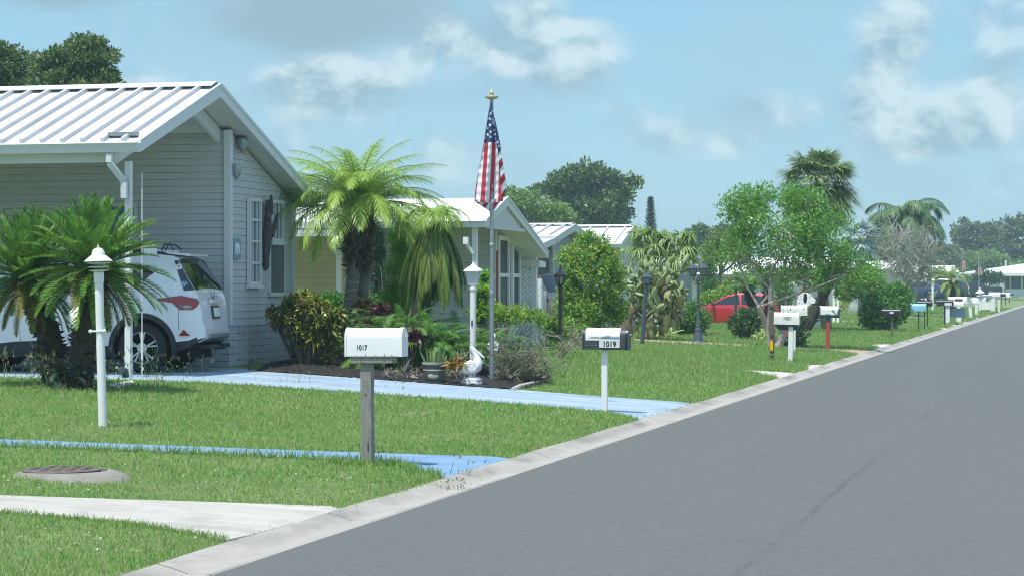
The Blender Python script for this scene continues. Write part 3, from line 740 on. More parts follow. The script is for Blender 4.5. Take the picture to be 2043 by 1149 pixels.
# ------------------------------------------------------------------ houses
def lap_wall(g, z0, z1, span, step, place, lip=.008, mat=0, gap=.004):
    """lapped planks from z0 to z1; span(z) gives the wall's ends at a height, place(u, z, out) a point of the wall."""
    k = max(1, int(round((z1 - z0)/step))); st_ = (z1 - z0)/k
    for i in range(k):
        a, b = z0 + i*st_, z0 + (i+1)*st_
        s0, s1 = span(a), span(b)
        if s0[1] - s0[0] < .03: break
        if s1[1] - s1[0] < 0: s1 = ((s1[0]+s1[1])/2,)*2
        b2 = b - gap; f_ = (b2 - a)/(b - a); e0 = s0[0] + (s1[0]-s0[0])*f_; e1 = s0[1] + (s1[1]-s0[1])*f_
        V = [place(s0[0], a, lip), place(s0[1], a, lip), place(e1, b2, 0), place(e0, b2, 0), place(s0[0], a, -.02), place(s0[1], a, -.02), place(e1, b2, -.02), place(e0, b2, -.02)]
        g.add(V, [[0, 1, 2, 3], [4, 5, 1, 0], [3, 2, 6, 7]], mat)
        g.add([place(e0, b2, -.016), place(e1, b2, -.016), place(s1[1], b, -.016), place(s1[0], b, -.016)], [[0, 1, 2, 3]], mat + 1)  # dark backing added in each gap, standing in for shade under the lap

def brick_mat():
    m, nt, out = new_mat('painted_stone_block')
    p = N(nt, 'ShaderNodeBsdfPrincipled'); nt.links.new(p.outputs[0], out.inputs[0]); p.inputs['Roughness'].default_value = .75
    tc = nt.nodes.new('ShaderNodeTexCoord'); sp = nt.nodes.new('ShaderNodeSeparateXYZ'); nt.links.new(tc.outputs['Object'], sp.inputs[0])
    ad = N(nt, 'ShaderNodeMath', operation='ADD'); nt.links.new(sp.outputs[0], ad.inputs[0]); nt.links.new(sp.outputs[1], ad.inputs[1])
    cb = nt.nodes.new('ShaderNodeCombineXYZ'); nt.links.new(ad.outputs[0], cb.inputs[0]); nt.links.new(sp.outputs[2], cb.inputs[1])
    b = nt.nodes.new('ShaderNodeTexBrick'); nt.links.new(cb.outputs[0], b.inputs[0])
    b.inputs['Scale'].default_value = 1; b.inputs['Brick Width'].default_value = .42; b.inputs['Row Height'].default_value = .105
    b.inputs['Mortar Size'].default_value = .007; b.inputs['Color1'].default_value = (.46, .48, .49, 1); b.inputs['Color2'].default_value = (.42, .44, .45, 1); b.inputs['Mortar'].default_value = (.10, .11, .12, 1)
    f = ramp(nt, noise(nt, 6, 3), .42, .58)
    nt.links.new(mixc(nt, f, b.outputs[0], (.44, .46, .47)), p.inputs['Base Color'])
    bp = N(nt, 'ShaderNodeBump', i_0=.6); bp.inputs['Distance'].default_value = .02
    nt.links.new(noise(nt, 9, 4), bp.inputs['Height']); nt.links.new(bp.outputs[0], p.inputs['Normal'])
    M['block'] = m
brick_mat()

def house(label, px, Y, zr, yr, sl, y0, y1, W, L, o, wall='siding', roof='roof_white', rib=.3, skirt=.65, cat='house', block='block', step=.105, ribs=True,
          trimm='trim', corner='trim', long_split=None, posts=(), gutter=True, thick=.12, name='house', z0=None):
    """origin: the near front corner of the walls; local x runs to the road, y along it; the ridge is at y=yr."""
    c = on(px, Y)
    if z0 is not None: c.z = z0
    t = thing(name, label, cat, c, YAW)
    zu = lambda y: zr - .17 - sl*abs(y - yr)
    g = G()                                                   # long wall facing the camera
    if long_split:
        x_s, m2 = long_split
        lap_wall(g, skirt, zu(0), lambda z: (x_s, -.05), step, lambda u, z, q: (u, -q, z))
        g2 = G(); lap_wall(g2, skirt, zu(0), lambda z: (-L, x_s), step, lambda u, z, q: (u, -q - .012, z))
        g2.build('side_wall', [M[m2], M['soil']], t)  # soil brown fills these gaps, standing in for the same shade lines
    else:
        lap_wall(g, skirt, zu(0), lambda z: (-L, -.05), step, lambda u, z, q: (u, -q, z))
    def sp(z):                                                # gable wall facing the road
        lo, hi = .05, W
        if z > zu(W): hi = min(W, yr + (zr - .17 - z)/sl)
        if z > zu(0): lo = max(.05, yr - (zr - .17 - z)/sl)
        return lo, hi
    top = zu(0) if yr < 0 else zu(yr)
    lap_wall(g, skirt, top + .0, sp, step, lambda u, z, q: (q, u, z))
    g.add([(-L, W, 0), (0, W, 0), (0, W, zu(W)), (-L, W, zu(W))], [[0, 1, 2, 3]])
    g.build('wall', [M[wall], M['shade_backing']], t)
    g = G(); g.box((-L/2, .03, skirt/2), (L, .06, skirt)); g.box((-.02, W/2, skirt/2 - .001), (.07, W - .002, skirt)); g.build('skirting', M[block], t)
    g = G(); g.box((.005, .0, (skirt + zu(0))/2), (.11, .11, zu(0) - skirt - .004)); g.build('corner_trim', M[corner], t, bevel=.006); g = G(); g.box((.004, W-.03, (skirt + zu(W))/2), (.07, .09, zu(W) - skirt)); g.build('corner_trim', M[corner], t, bevel=.006)
    zt = lambda y: zr - sl*abs(y - yr)
    g = G(); P = [(-L, y0, zt(y0)), (-L, yr, zr), (-L, y1, zt(y1)), (-L, y1, zt(y1) - thick), (-L, yr, zr - thick), (-L, y0, zt(y0) - thick)]
    g.prism(P, (L + o - .02, 0, 0)); r = g.build('roof', M[roof], t)
    if ribs:
        g = G(); x = o - .24
        while x > -L:
            for e, yy in ((y0 + .04, -1), (y1 - .04, 1)):
                g.bar((x, e, zt(e) + .03), (x, yr + yy*.12, zt(yr + yy*.12) + .03), .045, .058)
            x -= rib
        g.build('roof_rib', M[roof], r)
        g = G(); g.prism([(-L, yr - .2, zt(yr - .2) + .052), (-L, yr, zr + .058), (-L, yr + .2, zt(yr + .2) + .052), (-L, yr + .2, zt(yr+.2) + .062), (-L, yr, zr + .068), (-L, yr - .2, zt(yr-.2) + .062)], (L + o - .03, 0, 0)); g.build('ridge_cap', M[trimm], r)
    g = G(); h = .165
    g.prism([(o, y0, zt(y0) + .03), (o, yr, zr + .035), (o, y1, zt(y1) + .03), (o, y1, zt(y1) - h + .03), (o, yr, zr - h), (o, y0, zt(y0) - h + .03)], (.035, 0, 0))
    g.prism([(o + .036, y0, zt(y0) + .035), (o + .036, yr, zr + .04), (o + .036, y1, zt(y1) + .035), (o + .036, y1, zt(y1) - .01), (o + .036, yr, zr - .015), (o + .036, y0, zt(y0) - .01)], (.012, 0, 0))
    g.build('rake_board', M[trimm], t)
    if gutter:
        g = G()
        g.prism([(-L, y0 - .11, zt(y0) - .01), (-L, y0 + .01, zt(y0) - .01), (-L, y0 + .01, zt(y0) - .13), (-L, y0 - .07, zt(y0) - .13), (-L, y0 - .085, zt(y0) - .06)], (L + o + .03, 0, 0))
        g.build('gutter', M[trimm], t)
    return t, zt, zu

def window(t, name, c, w, h, face, rows=2, cols=1, fr=.045, frame='white', pane='glass', mull=.02, blind=False):
    """face 'x': on a wall looking along +x (size runs along y); 'y': looking along -y."""
    g = G(); p = G()
    def B(u, z, du, dz, d, q, gg):
        if face == 'x': gg.box((c[0] + q, c[1] + u, c[2] + z), (d, du, dz))
        else: gg.box((c[0] + u, c[1] - q, c[2] + z), (du, d, dz))
    B(0, 0, w - .01, h - .01, .02, .012, p)
    for s_ in (-1, 1):
        B(s_*(w/2 - fr/2), 0, fr, h, .06, .03, g)
        B(0, s_*(h/2 - fr/2), w - 2*fr, fr, .058, .03, g)
    for i in range(1, rows): B(0, -h/2 + h*i/rows, w - 2*fr, fr*.8, .045, .03, g)
    for i in range(1, cols): B(-w/2 + w*i/cols, 0, mull, h - 2*fr, .035, .03, g)
    B(0, -h/2 - .03, w + .08, .06, .085, .04, g)
    f = g.build(name, M[frame], t); p.build('pane', M[pane], f)
    return f

M['P_drift'] = plain('dark_driftwood', (.085, .07, .06), .9, var=.4, scale=25)
# -- the grey house with the big carport
H1, zt1, zu1 = house('grey lap sided house with a white ribbed metal roof over an open carport', 455, 34.5, 4.20, -1.15, .345, -4.1, 3.25, 2.95, 16, .30)
g = G()                                                         # carport end panel, roof beam, ceiling trim
g.bar((-.15, -1.15, zt1(-1.15) - .26), (-.15, 0.05, zt1(0.05) - .27), .07, .2); g.bar((-.14, -1.15, zt1(-1.15) - .26), (-.14, -3.9, zt1(-3.9) - .27), .07, .16)
g.box((-8, -.06, zu1(0) + .02), (15.7, .05, .12)); g.box((-8, -3.92, zt1(-3.92) - .24), (15.8, .09, .15))
g.build('roof_beam', M['trim'], H1, bevel=.006)
for xx, nm in ((.08, 0), (-4.6, 1), (-9.3, 2), (-13.5, 3)):
    g = G(); g.box((xx, -3.9, 1.46), (.085, .085, 2.96)); p = g.build('carport_post', M['white_worn'], H1, bevel=.006)
    if nm == 0:
        p['label'] = 'white square carport post with a bent downspout at its top'
        g = G(); a = [(xx - .18, -4.12, zt1(-4.1) - .14), (xx - .18, -4.12, zt1(-4.1) - .27), (xx - .02, -4.0, zt1(-4.1) - .52), (xx - .02, -3.99, zt1(-4.1) - .75)]
        for i in range(3): g.bar(a[i], a[i+1], .085, .07, up=(0, 1, 0))
        g.build('downspout', M['trim'], p, bevel=.006)
        g = G(); g.tube([(xx, -3.99, .0), (xx, -4.03, .10), (xx, -4.14, .12)], .05, 10); g.build('drain_elbow', M['charcoal'], p, smooth=True)
g = G(); g.tube([(.32, -4.0, 2.78), (.32, -4.0, .62)], .007, 6); g.tube([(.32, -4.0, .62), (.32, -4.0, .25)], .016, 8); g.tube([(.32, -4.0, .25), (.32, -4.0, .02)], .007, 6)
g.tube([(.32, -4.0, .16), (.345, -4.0, .13), (.32, -4.0, .1)], .006, 6); g.build('tie_down_rod', M['white_worn'], H1, smooth=True)
window(H1, 'window', (-2.1, -.012, 2.05), 1.25, .95, 'y', 1, 1, .05, 'siding_light', 'blue_door')
f = window(H1, 'window', (.014, 1.02, 1.95), .5, 1.35, 'x', 4, 3, .045, 'trim', 'glass'); f['label'] = 'tall white window with narrow panes and grey blinds'
for yy, bb in ((1.0, .33), (2.05, .36)):                       # half curtains behind the panes
    for i in range(3): g = G(); g.box((.029, yy - .15 + i*.15, 1.95 + (.0 if yy < 1.5 else .35)), (.01, .09, bb)); g.build('curtain', M['white'], f)
    if yy < 1.5:
        for i in range(3): g = G(); g.box((.029, yy - .15 + i*.15, 1.42), (.01, .09, .25)); g.build('curtain', M['white'], f)
f2 = window(H1, 'window', (.014, 2.05, 2.3), .54, .66, 'x', 1, 3, .045, 'trim', 'glass')
g = G(); g.box((.03, 2.05, 1.54), (.05, .62, .8)); g.build('screen', M['dark_screen'], H1)
g = G(); g.box((.028, 2.05, 1.12), (.08, .70, .06)); g.box((.028, 1.72, 1.54), (.06, .04, .84)); g.box((.028, 2.38, 1.54), (.06, .04, .84)); g.build('screen_frame', M['trim'], H1)
g = G(); g.box((.03, .28, 1.82), (.03, .30, .32)); pl = g.build('house_plaque', M['sky_plaque'], H1, bevel=.006)
g = G()
for i, (a, b) in enumerate(((-.07, .16), (.0, .2), (.07, .14))): g.box((.048, .28 + a, 1.82), (.008, .035, b))
g.ball((.048, .28, 1.86), (.006, .06, .05)); g.build('plaque_figure', M['white'], pl)
for a, b, c in ((.35, 3.34, .13), (.1, 2.93, .12)):
    g = G(); g.lathe([(.0, 0), (.03, .02), (c*.55, .1), (c*.75, .2), (c*.6, .24), (0, .24)], 10, (.10, a, b - .05)); g.box((.02, a, b + .07), (.05, .1, .1)); g.build('wall_light', M['grey_metal'], H1, smooth=True)
g = G(); g.bar((-3.0, -3.7, zt1(-3.7) + .07), (-16, -3.7, zt1(-3.7) + .07), .012, .012); g.box((-.02, -3.85, zt1(-3.85) + .045), (.42, .1, .05)); g.build('roof_bracket', M['grey_metal'], H1)
# driftwood ornament on the gable wall
g = G(); g.tube([(.07, 1.55, 2.62), (.09, 1.5, 2.3), (.1, 1.45, 2.0), (.09, 1.4, 1.62), (.08, 1.38, 1.5)], [.03, .06, .075, .05, .02], 9)
g.tube([(.1, 1.62, 2.05), (.11, 1.8, 2.25), (.1, 1.92, 2.42)], [.05, .04, .015], 7); g.tube([(.1, 1.46, 2.3), (.12, 1.58, 2.5), (.1, 1.62, 2.7)], [.05, .04, .02], 7)

for i in range(150):
    q = RNG.uniform(0, 1); g.ball((.1 + RNG.normal(0, .02), np.interp(q, [0, 1], [1.38, 1.56]) + RNG.normal(0, .035), np.interp(q, [0, 1], [1.52, 2.6])), (.02, .022, .05), 5, 3, rot=(RNG.normal(0, .4), 0, 0))
g.build('driftwood', M['P_drift'], H1)
# -- paving stone at the carport post
g = G(); q = [gp(212, 771), gp(262, 762), gp(268, 766), gp(235, 776)]
g.add([(p.x, p.y, p.z + .03) for p in q] + [(p.x, p.y, p.z - .02) for p in q], [[0, 3, 2, 1], [0, 1, 5, 4], [1, 2, 6, 5], [2, 3, 7, 6], [3, 0, 4, 7]])
tag(g.build('splash_block', M['white_worn']), 'flat pale splash block lying in the grass at the foot of the carport post', 'splash block')

# -- the second house: yellow carport wall, white roof, filled gable
H2, zt2, zu2 = house('pale house with a filled white gable, lattice and a yellow carport wall', 985, 47, 3.10, -1.27, .295, -3.0, 2.3, 4.6, 14, .60, wall='siding_light', roof='roof_flat', ribs=False, long_split=(-2.82, 'siding_yellow'), skirt=.3, step=.15)
g = G(); zb = 2.46
yl, yh = -1.27 - (3.10 - .17 - zb)/.295, -1.27 + (3.10 - .17 - zb)/.295
g.prism([(.55, yl, zb), (.55, yh, zb), (.55, -1.27, 3.10 - .18)], (.02, 0, 0)); g.box((.575, (yl+yh)/2, zb + .02), (.05, yh-yl, .07)); g.build('gable_panel', M['stucco'], H2)
g = G(); g.add([(.6, 2.28, zt2(2.28) - .125), (-.0, 2.28, zt2(2.28) - .125), (0, -3, zt2(-3) - .127), (.6, -3, zt2(-3) - .127)], [[0, 1, 2, 3]])
for i, xx in enumerate((.35, -2.45, -5.6, -9.0)):
    g = G(); ph = 2.55 if i == 0 else 2.3; g.box((xx, -2.8, ph/2), (.1, .1, ph)); g.build('carport_post', M['white'], H2, bevel=.006)
    if i < 2:
        g = G(); g.box((xx - .13, -2.98, 2.2), (.1, .12, .14)); g.bar((xx - .13, -2.97, 2.14), (xx - .02, -2.88, 1.95), .07, .06); g.build('downspout', M['white'], H2, bevel=.006)
g = G(); g.box((-7.2, -3.45, 2.34), (11.2, 1.1, .08)); g.box((-7.2, -4.02, 2.34), (11.24, .05, .13)); g.build('carport_roof', M['roof_white'], H2)
f = window(H2, 'window', (.016, .62, 1.55), .92, 1.65, 'x', 2, 1, .1, 'white', 'dark_screen')
f = window(H2, 'window', (.016, 1.72, 1.55), .72, 1.65, 'x', 2, 1, .1, 'white', 'dark_screen')
g = G(); g.box((.07, 1.2, 2.55), (.03, .12, .16)); g.box((.06, 1.2, 2.55), (.02, .3, .28)); g.build('house_number_plate', M['white'], H2)
g = G(); g.box((.09, 1.22, 2.55), (.01, .15, .18)); g.build('plate_face', M['charcoal'], H2)
g = G(); g.box((.045, .02, 1.2), (.06, .13, 1.7)); g.build('shutter', M['red_wood'], H2)
g = G(); g.tube([(.0, -.3, 1.75), (0, -.34, 1.6), (0, -.31, 1.5)], .012, 6); g.build('wall_hook', M['charcoal'], H2)
# lattice screen facing the camera beside the porch
g = G(); LY = 2.32; x0, x1, z0, z1 = -.10, .22, -.25, 2.05
def lat(g, x0, x1, z0, z1, y, sp, w, diag):
    if diag:
        n = int((x1-x0 + z1-z0)/sp) + 1
        for i in range(-n, n+1):
            for s_ in (1, -1):
                pts = []
                c0 = x0 + i*sp if s_ > 0 else x1 - i*sp
                for (xa, za) in ((c0, z0), (c0 + s_*(z1-z0), z1)): pts.append((xa, za))
                (xa, za), (xb, zb) = pts
                def clip(xa, za, xb, zb):
                    ts = [0.0, 1.0]
                    for lim in (x0, x1):
                        if xb != xa: ts.append((lim-xa)/(xb-xa))
                    ts = sorted(q for q in ts if -1e-6 <= q <= 1+1e-6)
                    for q0, q1 in zip(ts, ts[1:]):
                        mx = xa + (q0+q1)/2*(xb-xa)
                        if x0 < mx < x1 and q1 - q0 > .02: return (xa+q0*(xb-xa), za+q0*(zb-za), xa+q1*(xb-xa), za+q1*(zb-za))
                r = clip(xa, za, xb, zb)
                if r: g.bar((r[0], y + s_*.006, r[1]), (r[2], y + s_*.006, r[3]), .012, w, up=(1, 0, 0) if False else (s_*-1, 0, 1))
    else:
        z = z0
        while z < z1: g.box(((x0+x1)/2, y, z), (x1-x0, .016, w)); z += sp
        x = x0
        while x < x1: g.box((x, y+.016, (z0+z1)/2), (w, .012, z1-z0)); x += sp
lat(g, x0, x1, 1.0, z1, LY, .105, .034, True); lat(g, x0, x1, z0, .98, LY - .02, .105, .05, False)
g.box(((x0+x1)/2, LY, 1.0), (x1-x0, .04, .05)); g.box(((x0+x1)/2, LY, z1), (x1-x0, .04, .05))
g.build('lattice', M['white'], H2)
for xx, zz, ww in ((.31, 2.05, .12),):
    g = G(); g.box((xx, LY, zz/2), (ww, .12, zz)); g.build('porch_post', M['white'], H2, bevel=.006)
g = G(); g.prism([(.45, LY - .1, zt2(2.3) - .16), (.45, LY + .5, zt2(2.3) - .2), (.45, LY + .5, zt2(2.3) - .32), (.45, LY - .1, zt2(2.3) - .3)], (-4, 0, 0)); g.build('porch_roof', M['white'], H2)

# low white gate post with a shepherd hook beside it
def post_hook():
    c = on(1074, 50.5)
    t = thing('gate_post', 'short white post with peg holes beside the lattice porch', 'post', c, YAW)
    g = G(); g.box((0, 0, .75), (.17, .12, 1.5)); g.build('post', M['white'], t, bevel=.008)
    for i in range(9): g = G(); g.box((0, -.062, .25 + i*.13), (.05, .006, .03)); g.build('slot', M['trim'], t)
    c = on(1067, 50.2)
    t = thing('shepherd_hook', 'thin black shepherd hook curving above the white gate post', 'garden hook', c, YAW)
    g = G(); a = np.linspace(PI, -.1, 12); g.tube([(0, 0, 0), (0, 0, 1.9)] + [(.16 + .16*math.cos(q), 0, 1.9 + .2*math.sin(q)) for q in a] + [(.37, 0, 1.84)], .013, 6); g.build('hook', M['charcoal'], t, smooth=True)
post_hook()

# -- further houses
H3, zt3, zu3 = house('blue grey house with low ribbed gable roof behind the yellow green bush', 1101, 62, 3.10, 1.5, .165, -.62, 3.7, 3.2, 13, .3, wall='siding_blue', rib=.42, skirt=.3, step=.26)
g = G(); g.prism([(.25, -2.7, 2.44), (.25, -.35, 2.72), (.25, -.35, 2.62), (.25, -2.7, 2.34)], (-12, 0, 0)); r3 = g.build('carport_roof', M['roof_white'], H3)
g = G(); g.prism([(.26, -2.75, 2.47), (.26, -.3, 2.77), (.26, -.3, 2.6), (.26, -2.75, 2.29)], (.04, 0, 0)); g.box((-5.9, -2.78, 2.39), (12.2, .06, .16)); g.build('carport_fascia', M['trim'], H3)
for xx in (.1, -4): g = G(); g.box((xx, -2.6, 1.15), (.1, .1, 2.3)); g.build('carport_post', M['white'], H3)
g = G(); g.box((.02, -.16, 1.3), (.09, .07, 2.5)); g.build('downspout', M['grey_metal'], H3)

H4, zt4, zu4 = house('pale grey house whose white ribbed roof shows above the yellow green bush', 1238, 78, 3.55, 1.28, .29, -1.0, 4.6, 4.3, 14, .2, wall='stucco', rib=.62, skirt=.3, step=.4)
window(H4, 'window', (.02, 2.9, 1.9), 1.4, 1.1, 'x', 2, 1, .06, 'white', 'glass')
H5, zt5, zu5 = house('blue grey sided house with shaded window behind the cactus', 1338, 92, 3.05, 2.2, .25, -.3, 5.6, 5.0, 12, .5, wall='siding_blue', roof='roof_flat', ribs=False, skirt=.3, step=.2)
window(H5, 'window', (.02, 1.1, 1.45), 1.2, 1.1, 'x', 1, 3, .06, 'siding_light', 'dark_screen')
H6, zt6, zu6 = house('long white house with a white fascia behind the red sedan', 1500, 118, 2.75, 2.0, .18, -1.2, 5, 4.6, 12, .6, wall='siding_white', roof='roof_flat', ribs=False, skirt=.2, step=.22)
H7, zt7, zu7 = house('white lap sided house behind the leaning dark palms', 1700, 138, 3.35, 2.0, .2, -1.4, 5, 4.6, 14, .5, wall='siding_white', roof='roof_flat', ribs=False, skirt=.2, step=.26)
g = G(); g.box((.1, -.05, 1.3), (.5, .5, 2.5)); g.box((.1, -.05, .25), (.62, .62, .5)); g.build('porch_column', M['white'], H7, bevel=.01)
H8, zt8, zu8 = house('white house with bright flat roof behind the grey bare tree', 1772, 160, 3.4, 2.0, .2, -1.4, 5, 4.6, 16, .5, wall='siding_white', roof='roof_flat', ribs=False, skirt=.2, step=.26)
window(H8, 'window', (-2.4, -.02, 1.6), 1.6, 1.3, 'y', 1, 2, .07, 'white', 'dark_screen')
H9, zt9, zu9 = house('distant white house showing only its roof beyond the double lamp', 1892, 215, 3.6, 2.0, .2, -1.4, 5, 4.6, 12, .5, wall='siding_white', roof='roof_flat', ribs=False, skirt=.2, step=.3)

def far_building():
    c = on(1992, 290); c.z = .55
    t = thing('house', 'low hip roofed building with dark screened porch at the end of the street', 'house', c, 0)
    W, D = 22, 12; e = 2.95
    g = G(); x0, x1, y0, y1 = -.9, W, -1, D
    rl = 6.2
    V = [(x0-3, y0-1, e), (x1, y0-1, e), (x1, y1, e), (x0-3, y1, e), (x0+rl, 5, e+1.45), (x1-3, 5, e+1.45)]
    g.add(V, [[0, 1, 5, 4], [1, 2, 5], [2, 3, 4, 5], [3, 0, 4]]); g.build('roof', M['roof_far'], t)
    g = G(); g.box(((x0+x1-3)/2, y0-1, e-.16), (x1-x0+3.1, .1, .34)); g.box((x0-3, (y0+y1)/2-.5, e-.16), (.1, y1-y0+1.1, .34)); g.build('fascia', M['white'], t)
    g = G(); g.box((x0-7, 2, e+.02), (9, 6, .2)); g.build('carport_roof', M['white'], t)
    g = G(); g.box((W/2+.4, .05, .45), (W-1, .1, .9)); g.box((W/2+.4, -.04, .93), (W-1, .12, .08)); g.build('wall', M['siding_white'], t)
    g = G(); g.box((W/2+.4, .12, 1.9), (W-1.1, .06, 1.85)); g.build('screen', M['dark_screen'], t)
    for i in range(11):
        g = G(); g.box((.0 + i*1.5, -.02, 1.9), (.13 if i % 2 else .2, .12, 1.9)); g.build('mullion', M['trim'], t)
    for i in (0, 1):
        g = G(); g.box((-3.2 - i*5, -.5, 1.45), (.25, .25, 2.9)); g.build('carport_post', M['white'], t)
M['roof_far'] = plain('pale_grey_shingle', (.58, .62, .62), .8, var=.06, scale=2)
far_building()

# ------------------------------------------------------------------ cars
def car(name, label, loc, yaw, top, bot, plan, paint, wheels, Rw, clad=None, windows=(), rear=None, lamps=(), body_f=None, extras=None, arch='plastic', rim='alloy', W2=.92):
    """rear bumper at x=0, nose at x=-L."""
    t = thing(name, label, 'car', loc, yaw)
    tx, tz = zip(*sorted(top)); bx, bz = zip(*sorted(bot)); pxx, pw = zip(*sorted(plan)); fz, fw = zip(*body_f)
    ZT = lambda x: np.interp(x, tx, tz); ZB = lambda x: np.interp(x, bx, bz)
    Wd = lambda x, z: np.interp(x, pxx, pw)*np.interp(z, fz, fw)
    L = -min(tx)
    xs = np.unique(np.r_[np.linspace(-L, 0, 90), [w for w in tx], np.linspace(-.6, 0, 22)])
    K, Mr = 18, 10; rows = []
    for x in xs:
        zb, zt_ = ZB(x), ZT(x); zz = zb + (zt_-zb)*np.linspace(0, 1, K+1)
        l = [(x, -Wd(x, z), z) for z in zz]
        w = Wd(x, zt_)
        r = [(x, y, zt_ + .035*(1-(y/w)**2)*min(1, w)) for y in np.linspace(-w, w, Mr+1)[1:-1]]
        rows.append(l + r + [(x, Wd(x, z), z) for z in zz[::-1]])
    P = np.array(rows); ra = Rw + .075
    def dist(P, wx): return np.hypot(P[..., 0]-wx, P[..., 2]-Rw)
    for wx in wheels:                                      # snap to the wheel arch
        d = dist(P, wx); side = np.zeros(P.shape[:2], bool); side[:, :K+1] = True; side[:, -(K+1):] = True
        m = side & (np.abs(d - ra) < .05)
        s_ = (ra/np.maximum(d, 1e-6))[..., None]
        C = np.array([wx, 0, Rw]); Q = C + (P - C)*s_; Q[..., 1] = P[..., 1]
        P = np.where(m[..., None], Q, P)
    a, b = P.shape[:2]; i, j = np.meshgrid(np.arange(a-1), np.arange(b-1), indexing='ij')
    Q = np.stack([i*b+j, (i+1)*b+j, (i+1)*b+j+1, i*b+j+1], -1).reshape(-1, 4)
    cen = P.reshape(-1, 3)[Q].mean(1); drop = np.zeros(len(Q), bool)
    for wx in wheels: drop |= (np.hypot(cen[:, 0]-wx, cen[:, 2]-Rw) < ra) & (np.abs(cen[:, 1]) > .4)
    g = G(); c = cen[~drop]; q = Q[~drop]
    lowm = (c[:, 2] < clad(c[:, 0])) if clad else np.zeros(len(c), bool)
    g.add(P.reshape(-1, 3), q[~lowm], 0)
    if lowm.any(): g.add(P.reshape(-1, 3), q[lowm], 1)
    for row, rev in ((P[0], 0), (P[-1], 1)): g.add(row, [list(range(b)) if not rev else list(range(b))[::-1]], 0)
    body = g.build('body', [M[paint], M['plastic']], t, smooth=True, sharp=.55)
    g = G(); g.box((-L/2, 0, .3), (L-.5, 1.2, .22))
    for wx in wheels: g.box((wx, 0, Rw+.12), (2*ra*.92, 1.1, .5)); 
    g.build('underbody', M['dark_well'], t)
    for wx in wheels:                                      # arch lips
        for s_ in (-1, 1):
            g = G()
            aa = np.linspace(-.35, PI+.35, 26); o1 = ra + (.06 if arch == 'plastic' else .02)
            rr = np.array([(wx+ra*.97*np.cos(aa), Rw+ra*.97*np.sin(aa)), (wx+o1*np.cos(aa), Rw+o1*np.sin(aa))])
            pts = [[(x, s_*(Wd(x, z)+.012), z) for x, z in zip(*r_)] for r_ in rr]
            inn = [(x, s_*(Wd(x, z)-.12), z) for x, z in zip(*rr[0])]
            pin = [(x, s_*(Wd(x, z)-.01), z) for x, z in zip(*rr[1])]
            g.grid(np.array([inn, pts[0], pts[1], pin]))
            g.build('wheel_arch', M[arch if arch == 'plastic' else paint], t, smooth=True)
    def patch(poly, s_, eps, mat, nm, dz=0, sub=6, par=None):
        g = G(); T = tessellate_polygon([[Vector((x, z, 0)) for x, z in poly]])
        for tri in T:
            A_, B_, C_ = [np.array(poly[i]) for i in tri]; idx = {}; V = []
            for i in range(sub+1):
                for j in range(sub+1-i):
                    p = A_ + (B_-A_)*i/sub + (C_-A_)*j/sub; idx[i, j] = len(V); V.append((p[0], s_*(Wd(p[0], p[1])+eps), p[1]))
            fs = []
            for i in range(sub):
                for j in range(sub-i):
                    fs.append([idx[i, j], idx[i+1, j], idx[i, j+1]])
                    if j < sub-i-1: fs.append([idx[i+1, j], idx[i+1, j+1], idx[i, j+1]])
            g.add(V, fs)
        return g.build(nm, M[mat], par or t, smooth=True, sharp=0)
    for poly in windows:
        for s_ in (-1, 1): patch(poly, s_, .006, 'car_glass', 'side_window')
    for nm, poly, mat in lamps:
        for s_ in (-1, 1): patch(poly, s_, .012, mat, nm)
    if rear:                                               # rear glass, seen through the sloped top surface
        x0, x1, wk = rear; g = G(); R_ = []
        for x in np.linspace(x0, x1, 10):
            w = Wd(x, ZT(x))*wk; R_.append([(x+.008, y, ZT(x)+.035*(1-(y/Wd(x, ZT(x)))**2)+.006) for y in np.linspace(-w, w, 9)])
        g.grid(np.array(R_)); g.build('rear_window', M['car_glass'], t, smooth=True)
    for wx in wheels:
        for s_ in (-1, 1):
            yo = s_*(W2 - .12)
            g = G(); g.lathe([(Rw*.66, -.105), (Rw*.9, -.115), (Rw*.985, -.09), (Rw, -.03), (Rw, .03), (Rw*.985, .09), (Rw*.9, .115), (Rw*.66, .105)], 28, axis='y', cap=False)
            w = g.build('wheel', M['rubber'], t, smooth=True, loc=(wx, yo, Rw))
            g = G(); yf = s_*.085
            g.lathe([(Rw*.67, .10*s_), (Rw*.62, .098*s_), (Rw*.60, .05*s_), (Rw*.60, -.02*s_)], 28, axis='y', cap=False) if False else None
            aa = np.linspace(0, 2*PI, 29)
            ring = lambda r, y: [(r*math.cos(q), y, r*math.sin(q)) for q in aa]
            g.grid(np.array([ring(Rw*.69, yf), ring(Rw*.64, yf+s_*.012), ring(Rw*.60, yf), ring(Rw*.60, yf-s_*.1)]))
            for k in range(5):
                q = k*2*PI/5 + .3
                for dq in (-.17, .17):
                    g.bar((.06*math.cos(q), yf, .06*math.sin(q)), (Rw*.63*math.cos(q+dq), yf, Rw*.63*math.sin(q+dq)), .022, .042, up=(0, 1, 0))
                    
            g.lathe([(.075, -.02), (.07, .02), (.0, .026)], 14, (0, yf, 0), axis='y')
            rm = g.build('rim', M[rim], w, smooth=True, sharp=.6)
            g = G(); g.lathe([(Rw*.58, -.01), (Rw*.58, .01)], 20, (0, yf - s_*.07, 0), axis='y'); g.build('brake_disc', M['dark_well'], w)
    if extras: extras(t, Wd, ZT, patch, body)
    return t

